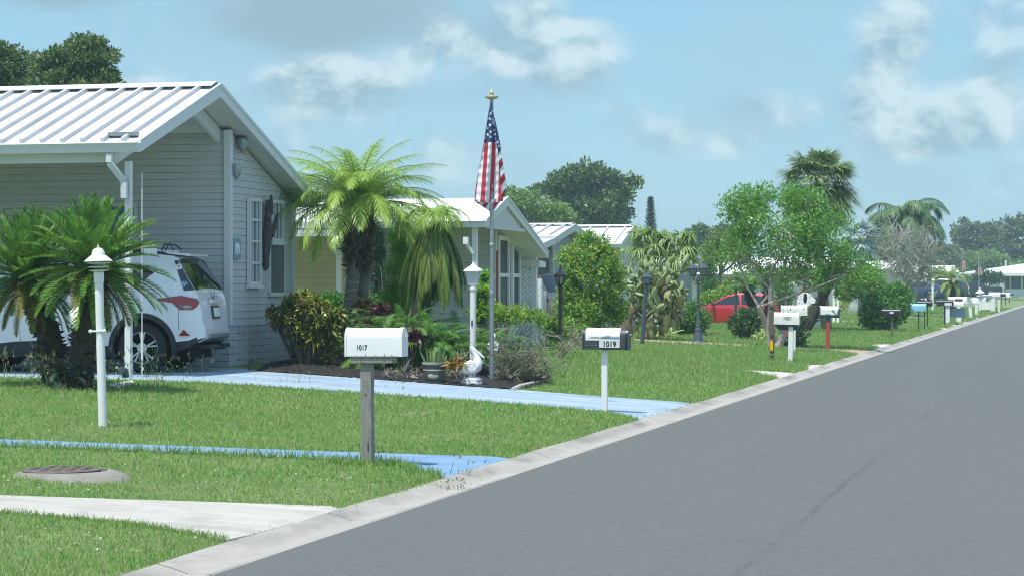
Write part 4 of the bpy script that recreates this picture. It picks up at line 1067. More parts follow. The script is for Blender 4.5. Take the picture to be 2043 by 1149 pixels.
# white SUV in the carport
def suv_extras(t, Wd, ZT, patch, body):
    for s_ in (-1, 1):
        g = G(); g.tube([(-2.9, s_*.60, 1.62), (-2.75, s_*.61, 1.705), (-1.0, s_*.61, 1.735), (-.62, s_*.60, 1.70), (-.55, s_*.60, 1.66)], [.02, .026, .026, .024, .015], 8); g.build('roof_rail', M['plastic'], t, smooth=True)
    g = G(); g.box((-.82, 0, 1.745), (.14, 1.24, .035)); g.box((-2.2, 0, 1.745), (.08, 1.24, .03)); g.box((-.82, -.62, 1.725), (.2, .05, .1)); g.build('roof_rack', M['white'], t, bevel=.01)
    g = G(); g.tube([(-.75, -.3, 1.75), (-.7, -.3, 1.84), (-.55, -.3, 1.83), (-.45, -.3, 1.76)], .013, 6); g.tube([(-.72, -.2, 1.75), (-.66, -.2, 1.86), (-.6, -.2, 1.75)], .011, 6); g.build('rack_strap', M['charcoal'], t, smooth=True)
    g = G(); g.prism([(-.62, -.60, 1.70), (-.30, -.56, 1.665), (-.27, -.5, 1.66), (-.27, .5, 1.66), (-.30, .56, 1.665), (-.62, .60, 1.70)], (0, 0, .035)); g.build('spoiler', M['paint_white'], t, bevel=.012)
    g = G(); g.box((0, 0, 0), (.02, .36, .19)); lp = g.build('license_plate', M['charcoal'], t, loc=(-.022, 0, .86)); lp.rotation_euler = (0, -.14, 0)
    g = G(); g.box((.012, 0, 0), (.008, .30, .13)); g.build('plate_face', M['trim'], lp)
    for s_ in (-1, 1): patch([(-.44, 1.60), (-.385, 1.60), (-.13, 1.18), (-.27, 1.17)], s_, .008, 'car_glass', 'rear_quarter_glass')
    g = G(); g.box((-.02, 0, 1.02), (.05, .6, .05)); g.build('plate_garnish', M['paint_white'], t, bevel=.01)
    g = G(); g.lathe([(.055, -.008), (.05, .008)], 16, axis='x', o=(-.055, 0, 1.10)); g.build('badge', M['alloy'], t)
    g = G(); g.box((-.06, -.55, .80), (.02, .17, .03)); g.build('lettering_badge', M['alloy'], t)
    g = G(); g.prism([(-.1, -.7, .42), (.035, -.55, .50), (.035, .55, .50), (-.1, .7, .42)], (0, 0, .055)); g.build('skid_plate', M['grey_metal'], t, bevel=.01)
    g = G(); g.box((-.1, 0, .37), (.3, 1.1, .05)); g.box((.03, 0, .36), (.16, .09, .08)); g.build('tow_hitch', M['plastic'], t)
    for s_ in (-1, 1):
        patch([(-.33, .53), (-.17, .53), (-.26, .62)], s_, .012, 'red_lamp', 'reflector')
    g = G(); g.lathe([(.045, 0), (.045, .004), (0, .005)], 18); sk = g.build('window_sticker', M['white'], t); sk.location = (-.365, -float(Wd(-.365, 1.51)) - .009, 1.51); sk.rotation_euler = (PI/2 - .32, 0, .1)
    text('sticker_mark', 'X', .05, M['ink'], sk, (0, 0, .007), (0, 0, 0))
    g = G()
    for a_, b_ in ((0, 0), (.03, .01), (-.03, .012), (.015, .03), (-.02, .035), (0, -.02)): g.ball((a_, b_, 0), (.018, .014, .003), 8, 4)
    d = g.build('window_decal', M['light_blue'], t); d.location = (-.27, -float(Wd(-.27, 1.26)) - .012, 1.26); d.rotation_euler = (PI/2 - .32, 0, .2)
    g = G(); aa = np.linspace(0, 2*PI, 25); X0, Z0, R0 = -1.28, 1.04, .09
    g.tube([(X0+R0*math.cos(q), -(Wd(X0+R0*math.cos(q), Z0+R0*math.sin(q))+.001), Z0+R0*math.sin(q)) for q in aa], .004, 4, cap=False)
    for xx in (-1.62, -2.72): g.tube([(xx + .06*math.sin(z*4), -(Wd(xx, z)+.0), z) for z in np.linspace(.42, 1.05, 9)], .004, 4)
    g.tube([(-.33, -(Wd(-.33, z)), z) for z in np.linspace(.62, 1.0, 6)], .004, 4)
    g.build('panel_seam', M['charcoal'], body)
    for s_ in (-1, 1):
        g = G(); g.box((-3.05, s_*1.0, 1.12), (.12, .2, .14)); g.build('mirror', M['paint_white'], t, bevel=.03)
    for s_ in (-1, 1): patch([(-1.72, .93), (-1.52, .93), (-1.52, .965), (-1.72, .965)], s_, .02, 'paint_white', 'door_handle')
cl = on(285, 32.2); dyaw = math.radians(6.5)
SUVF = [(.2, .90), (.4, .965), (.55, .985), (.8, 1.0), (1.0, .985), (1.10, .955), (1.4, .86), (1.62, .76), (1.72, .66)]
SUV_TOP = [(-4.6, .72), (-4.56, .92), (-4.35, 1.02), (-3.6, 1.12), (-3.35, 1.15), (-2.75, 1.56), (-2.3, 1.66), (-1.4, 1.70), (-.7, 1.69), (-.48, 1.665), (-.40, 1.63), (-.13, 1.18), (-.09, 1.10), (-.055, .95), (-.02, .70), (0, .62)]
SUV_BOT = [(-4.6, .40), (-4.4, .25), (-3.2, .22), (-1.2, .22), (-.5, .26), (-.2, .36), (0, .50)]
SUV_PLAN = [(-4.6, .55), (-4.5, .74), (-4.2, .86), (-3.5, .905), (-2, .92), (-.7, .92), (-.42, .90), (-.22, .85), (-.1, .78), (0, .66)]
SUV_WIN = [[(-3.1, 1.17), (-2.62, 1.50), (-2.0, 1.58), (-2.0, 1.13)], [(-1.93, 1.13), (-1.93, 1.58), (-1.3, 1.575), (-1.05, 1.17)], [(-.98, 1.19), (-1.2, 1.565), (-.86, 1.52), (-.72, 1.42), (-.78, 1.38)]]
cl_rear = Vector((.0, 0, 0)); rx = .86
yawc = YAW + dyaw
suv_loc = Vector((cl.x + math.cos(yawc)*rx - math.sin(yawc)*.86, cl.y + math.sin(yawc)*rx + math.cos(yawc)*.86, cl.z + .012))
car('parked_car', 'white SUV with roof rails parked tail out under the carport', suv_loc, yawc, SUV_TOP, SUV_BOT, SUV_PLAN, 'paint_white', (-.86, -3.52), .36,
    clad=lambda x: np.where(x > -.55, np.interp(x, [-.55, 0], [.44, .50]), .42), windows=SUV_WIN, rear=(-.385, -.125, .96),
    lamps=(('tail_light', [(-.62, 1.06), (-.62, 1.03), (-.42, 1.0), (-.31, .90), (-.14, .90), (-.09, .94), (-.06, 1.0), (-.09, 1.055), (-.3, 1.10)], 'red_lamp'), ('lamp_insert', [(-.32, .92), (-.15, .925), (-.17, .96), (-.33, .97)], 'clear_plastic')),
    body_f=SUVF, extras=suv_extras)

# red sedan further down
SED_F = [(.15, .92), (.35, .98), (.6, 1.0), (.85, .985), (.95, .95), (1.3, .76), (1.45, .66)]
SED_TOP = [(-4.65, .55), (-4.6, .68), (-4.3, .76), (-3.5, .88), (-3.2, .93), (-2.45, 1.32), (-2.0, 1.42), (-1.5, 1.435), (-.9, 1.34), (-.3, 1.08), (-.08, 1.04), (-.03, .9), (0, .6)]
SED_BOT = [(-4.65, .35), (-4.4, .2), (-.6, .2), (-.2, .28), (0, .42)]
SED_PLAN = [(-4.65, .5), (-4.55, .7), (-4.2, .84), (-3.5, .9), (-1, .9), (-.4, .87), (-.15, .8), (0, .66)]
SED_WIN = [[(-3.05, .95), (-2.42, 1.27), (-1.98, 1.35), (-1.9, .97)], [(-1.83, .97), (-1.88, 1.36), (-1.45, 1.36), (-1.0, 1.27), (-.95, 1.0)], [(-.9, 1.0), (-.93, 1.25), (-.62, 1.10), (-.66, 1.03)]]
def sed_extras(t, Wd, ZT, patch, body):
    for s_ in (-1, 1):
        g = G(); g.box((-2.95, s_*1.0, .98), (.12, .18, .11)); g.build('mirror', M['plastic'], t, bevel=.03)
    g = G()
    for xx in (-1.86, -3.0): g.tube([(xx + .05*math.sin(z*4), -(Wd(xx, z)), z) for z in np.linspace(.3, .92, 8)], .005, 4)
    g.tube([(x, -(Wd(x, .28)+.002), .28) for x in np.linspace(-3.3, -1.2, 10)], .012, 4); g.build('panel_seam', M['charcoal'], body)
    for s_ in (-1, 1):
        patch([(-1.25, .80), (-1.05, .80), (-1.05, .83), (-1.25, .83)], s_, .02, 'alloy', 'door_handle'); patch([(-2.2, .78), (-2.0, .78), (-2.0, .81), (-2.2, .81)], s_, .02, 'alloy', 'door_handle')
    g = G(); g.box((-.4, 0, 1.33), (.3, .9, .05)); g.build('spoiler', M['paint_red'], t, bevel=.01)
def place_car(px, Y, wx, dy, fn, dz=0):
    p = on(px, Y, dz); return Vector((p.x - math.cos(YAW)*wx - math.sin(YAW)*dy, p.y - math.sin(YAW)*wx + math.cos(YAW)*dy, p.z))
red_loc = place_car(1527, 88, -.92, .9, None)
red_loc.z = H - (657 - CY)*88/F
car('parked_car', 'bright red sedan parked behind the slim lamp post and young palm', red_loc, YAW - .06, SED_TOP, SED_BOT, SED_PLAN, 'paint_red', (-.92, -3.6), .335, windows=SED_WIN, rear=(-.85, -.32, .8),
    lamps=(('tail_light', [(-.35, .86), (-.08, .84), (-.05, .93), (-.3, .97)], 'red_lamp'),), body_f=SED_F, extras=sed_extras, arch='paint', W2=.9)
# tan SUV in the next carport: tail lamp side
tan_loc = on(1124, 60.5); tan_loc.z = .35
car('parked_car', 'tan SUV half hidden behind the black lantern post', tan_loc, YAW - .25, SUV_TOP, SUV_BOT, SUV_PLAN, 'paint_tan', (-.86, -3.52), .36, clad=lambda x: .42 + 0*x,
    windows=SUV_WIN, rear=(-.385, -.125, .80), lamps=(('tail_light', [(-.62, 1.02), (-.3, .94), (-.06, .92), (-.06, 1.02), (-.3, 1.10)], 'red_lamp'), ('lamp_insert', [(-.3, .92), (-.07, .9), (-.07, .935), (-.3, .955)], 'clear_plastic')), body_f=SUVF)
bl = on(1934, 172); bl.z = H - (600.5 - CY)*172/F
car('parked_car', 'dark blue SUV parked behind the white lamp posts far down', bl, YAW, SUV_TOP, SUV_BOT, SUV_PLAN, 'paint_blue', (-.86, -3.52), .37, clad=lambda x: .40 + 0*x,
    windows=SUV_WIN, rear=(-.385, -.125, .80), lamps=(('tail_light', [(-.5, 1.06), (-.3, .94), (-.06, .92), (-.06, 1.02), (-.3, 1.10)], 'red_lamp'),), body_f=SUVF)
bl = on(1882, 168); bl.z = H - (599 - CY)*168/F
car('parked_car', 'dark sedan parked left of the dark blue SUV', bl, YAW, SED_TOP, SED_BOT, SED_PLAN, 'paint_blue', (-.92, -3.6), .335, windows=SED_WIN, rear=(-.85, -.32, .8),
    lamps=(('tail_light', [(-.35, .86), (-.08, .84), (-.05, .93), (-.3, .97)], 'red_lamp'),), body_f=SED_F, arch='paint', W2=.9)
# black pickup at the far carport
PK_TOP = [(-5.4, .8), (-5.35, 1.0), (-5.0, 1.1), (-4.2, 1.18), (-3.9, 1.22), (-3.4, 1.72), (-3.0, 1.82), (-2.35, 1.80), (-2.2, 1.7), (-2.05, 1.22), (-.1, 1.20), (-.03, 1.15), (0, .7)]
pk = on(2000, 235); pk.z = H - (596 - CY)*235/F
car('parked_car', 'black pickup truck under the trees at the far porch', pk, YAW, PK_TOP, [(-5.4, .5), (-5, .35), (-.4, .35), (0, .55)], [(-5.4, .6), (-5.2, .85), (-4.6, .95), (-.3, .95), (0, .85)], 'paint_black', (-1.15, -4.4), .4,
    windows=[[(-3.75, 1.22), (-3.35, 1.64), (-2.9, 1.70), (-2.9, 1.22)], [(-2.83, 1.22), (-2.83, 1.70), (-2.4, 1.68), (-2.3, 1.22)]], body_f=[(.2, .95), (.6, 1.0), (1.15, .98), (1.25, .92), (1.82, .74)], W2=.95)
# ------------------------------------------------------------------ mailboxes
def tunnel(w, h, n=12):
    r = w/2; return [(-r, 0)] + [(-r*math.cos(a), h - r + r*math.sin(a)) for a in np.linspace(0, PI, n)] + [(r, 0)]

def mailbox(label, px, py, L=.48, w=.17, h=.23, zb=.93, post=(.1, .1, 'grey_wood'), box='white_worn', door=None, dx=.08, bracket=None, tilt=None, group=None, Y=None, cap=False, flag=None, name='mailbox', yaw=None, detail=True):
    c = gp(px, py)
    t = thing(name, label, 'mailbox', c, YAW if yaw is None else yaw, group, tilt)
    g = G()
    if post:
        g.box((0, 0, zb/2 - .1), (post[0], post[1], zb + .19)); g.build('post', M[post[2]], t, bevel=.004 if detail else 0)
    P = tunnel(w, h, 14 if detail else 8)
    g = G(); g.prism([(dx - L/2, y, zb + z) for y, z in P], (L - .012, 0, 0))
    b = g.build('box', M[box], t, smooth=True, sharp=.6)
    P2 = tunnel(w + .012, h + .01, 14 if detail else 8)
    g = G(); g.prism([(dx + L/2 - .03, y, zb + z - .004) for y, z in P2], (.035, 0, 0)); d = g.build('door', M[door or box], t, smooth=True, sharp=.6)
    if detail:
        g = G(); g.box((dx + L/2 + .018, 0, zb + h*.72), (.028, .045, .012)); g.build('door_pull', M['charcoal' if box == 'black' else 'trim'], d)
        g = G(); g.prism([(dx - L/2 - .004, y, zb + z - .002) for y, z in P2], (.016, 0, 0)); g.build('back_plate', M[box], t, smooth=True, sharp=.6)
    if bracket:
        g = G(); g.box((dx*bracket[0], 0, zb - (.022 if len(bracket) > 3 else .031)), (L*bracket[1], w*.86, .042 if len(bracket) > 3 else .06)); 
        if len(bracket) > 3: g.prism([(dx*bracket[0] - L*bracket[1]/2, -.02, zb - .045), (dx*bracket[0] + L*bracket[1]/2, -.02, zb - .045), (dx*bracket[0] + L*bracket[1]/2 - .07, -.02, zb - bracket[3]), (dx*bracket[0] - L*bracket[1]/2 + .07, -.02, zb - bracket[3])], (0, .04, 0))
        g.build('bracket', M[bracket[2]], t, bevel=.003)
    if flag:
        g = G(); g.box((dx + L*.25, w/2 + .008, zb + h*.75), (.02, .006, .16)); g.box((dx + L*.25 + .03, w/2 + .008, zb + h*.75 + .06), (.07, .006, .05)); g.build('flag', M[flag], t)
    return t, dx, L, w, h, zb

# 1017: weathered wooden post
t, dx, L, w, h, zb = mailbox('white mailbox numbered 1017 on a weathered grey wooden post', 734, 927, L=.515, w=.175, h=.245, zb=.955, post=(.098, .098, 'grey_wood'), box='white', dx=.085, bracket=(.75, .74, 'grey_wood'), tilt=(0, -.008))
text('number', '1017', .062, M['ink'], t, (dx - .105, -w/2 - .002, zb + .075), sx=.8, bold=.0006)
g = G()
for q, hh in ((-.16, .006), (-.07, .014), (.02, .005), (.10, .016), (.17, .007)): g.box((dx + q, -w/2 - .001, zb + .004 + hh/2), (.006, .004, hh))
g.build('rust_spot', M['charcoal'], t)
g = G(); g.lathe([(.009, 0), (.009, .004), (0, .005)], 8, (0, -.052, .62), axis='y'); g.box((.02, -.0495, .16), (.012, .004, .07)); g.build('post_nail', M['charcoal'], t)
# 1019: black box with a white cover
t, dx, L, w, h, zb = mailbox('black mailbox numbered 1019 with a white magnetic cover, on a thin white post', 1206, 823, L=.575, w=.2, h=.265, zb=.795, post=(.07, .07, 'white'), box='charcoal', door='black', dx=.02, tilt=(0, .006))
P = [(y*1.03, z*1.012) for y, z in tunnel(w, h, 18)]; P = P[1:-1]
g = G(); pts = [(-w/2*1.03, .115)] + P + [(w/2*1.03, .115)]
g.grid(np.array([[(x, y, zb + z) for y, z in pts] for x in (dx - L*.43, dx + L*.33)])); cv = g.build('cover', M['white'], t, smooth=True)
g = G()
for a, b, c_, d_ in ((.02, .148, .055, .012), (.055, .156, .05, .02), (.10, .15, .06, .016), (.13, .143, .05, .010)): g.ball((dx + a - .02, -w/2*1.03 - .002, zb + b), (c_, .002, d_), 10, 5)
g.ball((dx + .15, -w/2*1.03 - .002, zb + .15), (.05, .002, .017), 10, 5)
g.build('painted_picture', M['cover_blue'] if 'cover_blue' in M else M['sky_plaque'], cv, smooth=True)
g = G()
for i in range(7): g.bar((dx - .2 + i*.035, -w/2*1.03 - .003, zb + .145 + (i % 3)*.006), (dx - .15 + i*.035, -w/2*1.03 - .003, zb + .158 - (i % 2)*.01), .003, .003)
g.build('painted_twigs', M['charcoal'], cv)
g = G(); g.box((dx + .06, -w/2 - .006, zb + .068), (.26, .008, .085)); pl = g.build('number_plate', M['trim'], t)
text('number', '1019', .092, M['ink'], pl, (dx + .06, -w/2 - .0115, zb + .068), bold=.0022, sx=.95)
g = G(); g.box((dx - .16, -w/2 - .002, zb + .05), (.16, .003, .004)); g.build('scratch', M['grey_metal'], t)
# 1021: white box, and the spotted dog box right behind it
t, dx, L, w, h, zb = mailbox('white mailbox numbered 1021 on a white post with a grey bracket', 1577, 723, L=.52, w=.19, h=.25, zb=.80, post=(.095, .095, 'white'), box='white_worn', dx=-.09, bracket=(1.0, .92, 'charcoal', .12), tilt=(0, .02))
text('number', '1021', .095, M['ink'], t, (dx + .02, -w/2 - .002, zb + .125), bold=.001)
t, dx, L, w, h, zb = mailbox('white mailbox painted with black dog spots and a wooden spotted dog head', 1585, 702, L=.62, w=.2, h=.24, zb=.88, post=(.06, .06, 'white_worn'), box='white_worn', dx=0.0)
g = G()
for i in range(16):
    x = RNG.uniform(dx - L/2 + .04, dx + L/2 - .04); z = RNG.uniform(.03, .17); r_ = RNG.uniform(.008, .016); g.ball((x, -w/2 - .001, zb + z), (r_, .002, r_), 8, 4)
for i in range(7):
    y = RNG.uniform(-.07, .07); z = RNG.uniform(.03, .18); g.ball((dx + L/2 + .007, y, zb + z), (.002, .012, .013), 8, 4)
g.build('painted_spots', M['ink'], t)
HD = [(-.20, .0), (-.21, .12), (-.17, .22), (-.09, .275), (0, .285), (.07, .25), (.10, .2), (.15, .165), (.19, .12), (.19, .09), (.15, .055), (.08, .05), (.05, 0)]
g = G(); g.prism([(dx + .30 + x*1.15, -.03, zb + h - .02 + z*1.15) for x, z in HD], (0, .055, 0)); hd = g.build('dog_head', M['white'], t, bevel=.008)
g = G(); E = [(-.06, .26), (-.01, .27), (.01, .18), (-.01, .08), (-.05, .06), (-.075, .13)]
g.prism([(dx + .30 + x*1.15, -.038, zb + h - .02 + z*1.15) for x, z in E], (0, .07, 0)); g.build('dog_ear', M['ink'], hd, bevel=.005)
g = G()
for x, z, r_ in ((.06, .20, .012), (.185, .11, .016), (-.14, .16, .012), (-.16, .07, .014), (-.1, .05, .011), (.05, .09, .01), (-.11, .22, .01)): g.ball((dx + .30 + x*1.15, -.031, zb + h - .02 + z*1.15), (r_, .003, r_), 8, 4)
g.build('dog_spots', M['ink'], hd)
# brown turned post with a reflector
c = gp(1540, 719)
t = thing('marker_post', 'brown turned wooden post with a yellow reflector beside mailbox 1021', 'post', c, YAW)
g = G(); g.lathe([(.05, -.1), (.05, .10), (.055, .12), (.035, .14), (.042, .18), (.042, .44), (.036, .48), (.05, .50), (.05, .53), (.04, .55)], 14); g.box((0, 0, .80), (.105, .105, .5)); g.lathe([(.05, 1.04), (.03, 1.07), (.028, 1.09), (.052, 1.12), (.06, 1.15), (.05, 1.19), (.02, 1.215), (0, 1.22)], 14); g.build('post', M['brown_wood'], t, smooth=True, sharp=.6)
g = G(); g.box((0.0, -.046, .32), (.06, .012, .21)); g.build('reflector', M['yellow'], t, bevel=.003)
# red post box with a teal arm
t, dx, L, w, h, zb = mailbox('white and teal mailbox with an open front plate on a red wooden post', 1652, 698.5, L=.5, w=.19, h=.245, zb=.86, post=(.095, .095, 'red_wood'), box='white_worn', door='teal', dx=.03, tilt=(0, .015))
g = G(); g.box((dx, 0, zb - .02), (.5, .15, .04)); g.box((dx, -.09, zb + .015), (.5, .012, .035)); g.box((dx - L/2 + .01, -.01, zb + .12), (.025, .21, .23)); g.box((0, 0, zb - .08), (.12, .11, .1)); g.prism([(dx - .13, -.1, zb - .0), (dx - .1, -.1, zb + .05), (dx + .02, -.1, zb + .05), (dx + .05, -.1, zb)], (0, .01, 0)); g.build('bracket', M['teal'], t, bevel=.004)
g = G(); g.tube([(dx + .06, -.1, zb + .12), (dx + .09, -.103, zb + .15), (dx + .12, -.103, zb + .11), (dx + .15, -.103, zb + .05), (dx + .20, -.1, zb + .05), (dx + .22, -.1, zb + .14)], .009, 6); g.build('painted_line', M['teal'], t, smooth=True)
# plain black box
t, dx, L, w, h, zb = mailbox('small black mailbox with a white number tag in front of a round bush', 1780, 675, L=.56, w=.2, h=.23, zb=.70, post=(.06, .06, 'brown_wood'), box='black', dx=-.03)
g = G(); g.box((dx + .02, -w/2 - .004, zb + .11), (.12, .006, .06)); g.build('number_tag', M['trim'], t)
# the row far down the kerb
def mailf(label, px, py, **k):
    return mailbox(label, px, py, detail=False, **k)
t = mailf('pale blue mailbox on thin black legs, leftmost in the far row', 1833, 659, L=.62, w=.22, h=.28, zb=.72, post=(.035, .035, 'black'), box='light_blue', dx=-.05)[0]
g = G(); g.box((.2, .1, .3), (.03, .03, .9)); g.box((0, .05, .55), (.35, .02, .03)); g.build('stand', M['black'], t)
mailf('black mailbox directly behind the pale blue one', 1850, 654, L=.6, w=.22, h=.22, zb=.86, post=(.04, .04, 'black'), box='black', dx=-.1)
t = mailf('black mailbox with white number strip left of a thick white post', 1884.5, 647.5, L=.72, w=.24, h=.28, zb=.80, post=(.045, .045, 'black'), box='black', dx=.02)[0]
g = G(); g.box((.16, -.125, .89), (.3, .01, .1)); g.build('number_strip', M['white'], t)
t = mailf('white mailbox on a thick square white post with pale blue panel', 1891, 646.5, L=.95, w=.25, h=.22, zb=.78, post=(.17, .17, 'white'), box='white', dx=.2)[0]
g = G(); g.box((.42, -.13, .83), (.32, .01, .10)); g.build('number_strip', M['trim'], t)
g = G(); g.box((.42, .12, .5), (.62, .04, .4)); g.build('side_panel', M['pale_panel'] if 'pale_panel' in M else M['sky_plaque'], t)
t = mailf('white mailbox on a white post with a stepped foot', 1913, 643, L=.85, w=.25, h=.26, zb=.92, post=(.14, .14, 'white'), box='white', dx=-.05)[0]
g = G(); g.box((0, 0, .2), (.2, .2, .45)); g.box((0, 0, .45), (.25, .25, .08)); g.build('stepped_foot', M['white'], t); g = G(); g.box((.0, -.13, 1.02), (.35, .01, .13)); g.build('number_strip', M['charcoal'], t)
mailf('white mailbox with a faint pink tint on a square white post', 1936, 635, L=.75, w=.24, h=.25, zb=.78, post=(.17, .17, 'white'), box='white', dx=.05)
t = mailf('white mailbox under a small pagoda lantern top', 1948, 630, L=.72, w=.24, h=.25, zb=.80, post=(.15, .15, 'white'), box='white', dx=.15)[0]
g = G(); g.lathe([(.22, 1.1), (.2, 1.15), (.1, 1.22), (.12, 1.3), (.28, 1.3), (.12, 1.42), (.05, 1.5), (.05, 1.6), (0, 1.62)], 8, (.2, 0, 0)); g.build('pagoda_top', M['white'], t)
mailf('grey mailbox with white door on a crooked black post', 1971, 622, L=.7, w=.24, h=.3, zb=.86, post=(.06, .06, 'black'), box='grey_metal', dx=-.1)
mailf('white mailbox on a broad scalloped white stand', 1981, 622, L=.75, w=.26, h=.3, zb=1.0, post=(.28, .2, 'white'), box='white', dx=.1)
mailf('black mailbox on thin legs before a white one', 1998, 612, L=.7, w=.25, h=.3, zb=.82, post=(.05, .05, 'black'), box='black', dx=0)
mailf('white mailbox between a black and a green one', 2006, 610, L=.8, w=.26, h=.4, zb=.75, post=(.06, .06, 'charcoal'), box='white', dx=0)
mailf('dark green mailbox at the far end of the row', 2014, 604.5, L=.7, w=.25, h=.3, zb=.80, post=(.1, .1, 'teal'), box='teal', dx=.1)
c = gp(1965, 622); t = thing('low_fence', 'low white panel fence between the far mailboxes', 'fence', c, YAW)
g = G(); g.box((0, 0, .4), (.75, .04, .5)); g.build('panel', M['white'], t)
for xx in (-.35, .5, .9): g = G(); g.box((xx, 0, .4), (.11, .11, .85)); g.build('post', M['white'], t)

# ------------------------------------------------------------------ lamp posts
def lantern(g, gl, z, r0=.07, r1=.12, hh=.22, n=6, roof=.17, rh=.12, fin=.05, mats=(0, 1)):
    """tapered glazed body with ribs, roof and finial, centred on the post axis; glass collected apart."""
    a = np.arange(n)*2*PI/n + PI/n
    gl.lathe([(r0*.92, z + .02), (r1*.92, z + hh - .005)], n, ph=PI/n)
    for q in a: g.bar((r0*math.cos(q), r0*math.sin(q), z), (r1*math.cos(q), r1*math.sin(q), z + hh), .016, .016)
    g.lathe([(r0*.8, z - .015), (r0*1.12, z - .005), (r0*1.05, z + .02), (r0*.5, z + .02)], n, ph=PI/n)
    g.lathe([(r1*1.02, z + hh - .02), (roof, z + hh - .005), (roof*.98, z + hh + .012), (roof*.45, z + hh + rh*.8), (roof*.25, z + hh + rh), (roof*.2, z + hh + rh + .012), (.02, z + hh + rh + .03), (.012, z + hh + rh + .02 + fin), (0, z + hh + rh + .03 + fin)], n, ph=PI/n)

def lamp(label, px, py, zt, post_r=.04, mat='white', glass='frost', body=(.07, .12, .22), roof=.17, rh=.1, n=6, base=None, arm=None, tilt=None, ladder=None, fin=.05, name='lamp_post', collar=True):
    c = gp(px, py); t = thing(name, label, 'lamp post', c, YAW, None, tilt)
    g = G(); zl = zt - body[2] - rh - fin - .03
    pr = [(post_r, -.1), (post_r, zl - .09)]
    if base: pr = [(base[0], -.05), (base[0], .05), (base[0]*.8, .08), (base[0]*.72, base[1]*.55), (base[0]*.9, base[1]*.6), (base[0]*.6, base[1]*.68), (post_r*1.2, base[1]), (post_r, base[1] + .02), (post_r, zl - .09)]
    if collar: pr += [(post_r*1.25, zl - .085), (post_r*1.25, zl - .05), (post_r*.8, zl - .03), (body[0]*.8, zl)]
    g.lathe(pr, 14); p = g.build('post', M[mat], t, smooth=True, sharp=.6)
    g, gl = G(), G(); lantern(g, gl, zl, body[0], body[1], body[2], n, roof, rh, fin)
    h_ = g.build('lantern', M[mat], t); gl.build('lamp_glass', M[glass], h_)
    if ladder:
        g = G(); g.tube([(-ladder[1], 0, ladder[0]), (ladder[1], 0, ladder[0])], .012, 8); g.ball((-ladder[1], 0, ladder[0]), .022, 10, 6); g.ball((ladder[1], 0, ladder[0]), .022, 10, 6); g.build('ladder_rest', M[mat], t, smooth=True)
    return t

# louvred white lamp, nearest
c = gp(205, 851); t = thing('lamp_post', 'white lamp post with louvred cap standing in the near lawn', 'lamp post', c, YAW, None, (0, -.028))
zt_ = 1.735; g = G(); g.lathe([(.042, -.1), (.042, 1.42), (.05, 1.425), (.05, 1.52), (.03, 1.53)], 16); g.build('post', M['white'], t, smooth=True, sharp=.6)
g = G()
for i in range(3): z = 1.525 + i*.036; g.lathe([(.04, z), (.098 + .008*i, z + .014), (.102 + .008*i, z + .018), (.045, z + .022)], 22)
g.build('louvre', M['white'], t, smooth=True, sharp=.5)
g = G(); g.lathe([(.138, 1.625), (.14, 1.632), (.085, 1.68), (.066, 1.69), (.064, 1.715), (.05, 1.745), (.025, 1.76), (0, 1.764)], 24); g.build('cap', M['white'], t, smooth=True, sharp=.5)
g = G(); g.ball((0, 0, 1.775), .014, 8, 6); g.lathe([(.008, 1.76), (.004, 1.80), (0, 1.81)], 6); g.build('finial', M['brass'], t, smooth=True)
g = G(); g.tube([(-.075, -.055, .945), (.06, -.03, .945)], .0085, 8); g.ball((-.08, -.055, .945), .020, 10, 6); g.ball((.06, -.03, .945), .018, 10, 6); g.build('ladder_rest', M['white'], t, smooth=True)

lamp('white lamp post with a frosted lantern standing behind the pelican statue', 943, 757, 1.79, .048, 'white', 'frost', (.075, .125, .20), .175, .085, 4, fin=.03, tilt=(0, .006))
g = G(); g.box((-.002, -.052, .86), (.02, .012, .09)); o = g.build('power_outlet', M['charcoal'], bpy.data.objects['lamp_post.001'])
t = lamp('black lamp post with a clear six sided lantern and a creeper on its foot', 1118, 709, 1.80, .042, 'black', 'clear_lamp', (.06, .115, .19), .14, .1, 6, fin=.07)
lamp('leaning dark post lamp with a pale grey cap in front of the cactus', 1281, 688, 1.80, .05, 'dark_slate', 'clear_lamp', (.085, .10, .15), .15, .1, 6, fin=.03, tilt=(0, .07))
lamp('slim dark lamp post in front of the red sedan', 1468, 652, 1.80, .05, 'charcoal', 'clear_lamp', (.07, .11, .2), .13, .12, 6, fin=.09)
lamp('white lamp post with flat wide cap behind the spotted dog mailbox', 1583, 648, 1.75, .055, 'white', 'frost', (.07, .08, .1), .2, .1, 8, fin=.05)
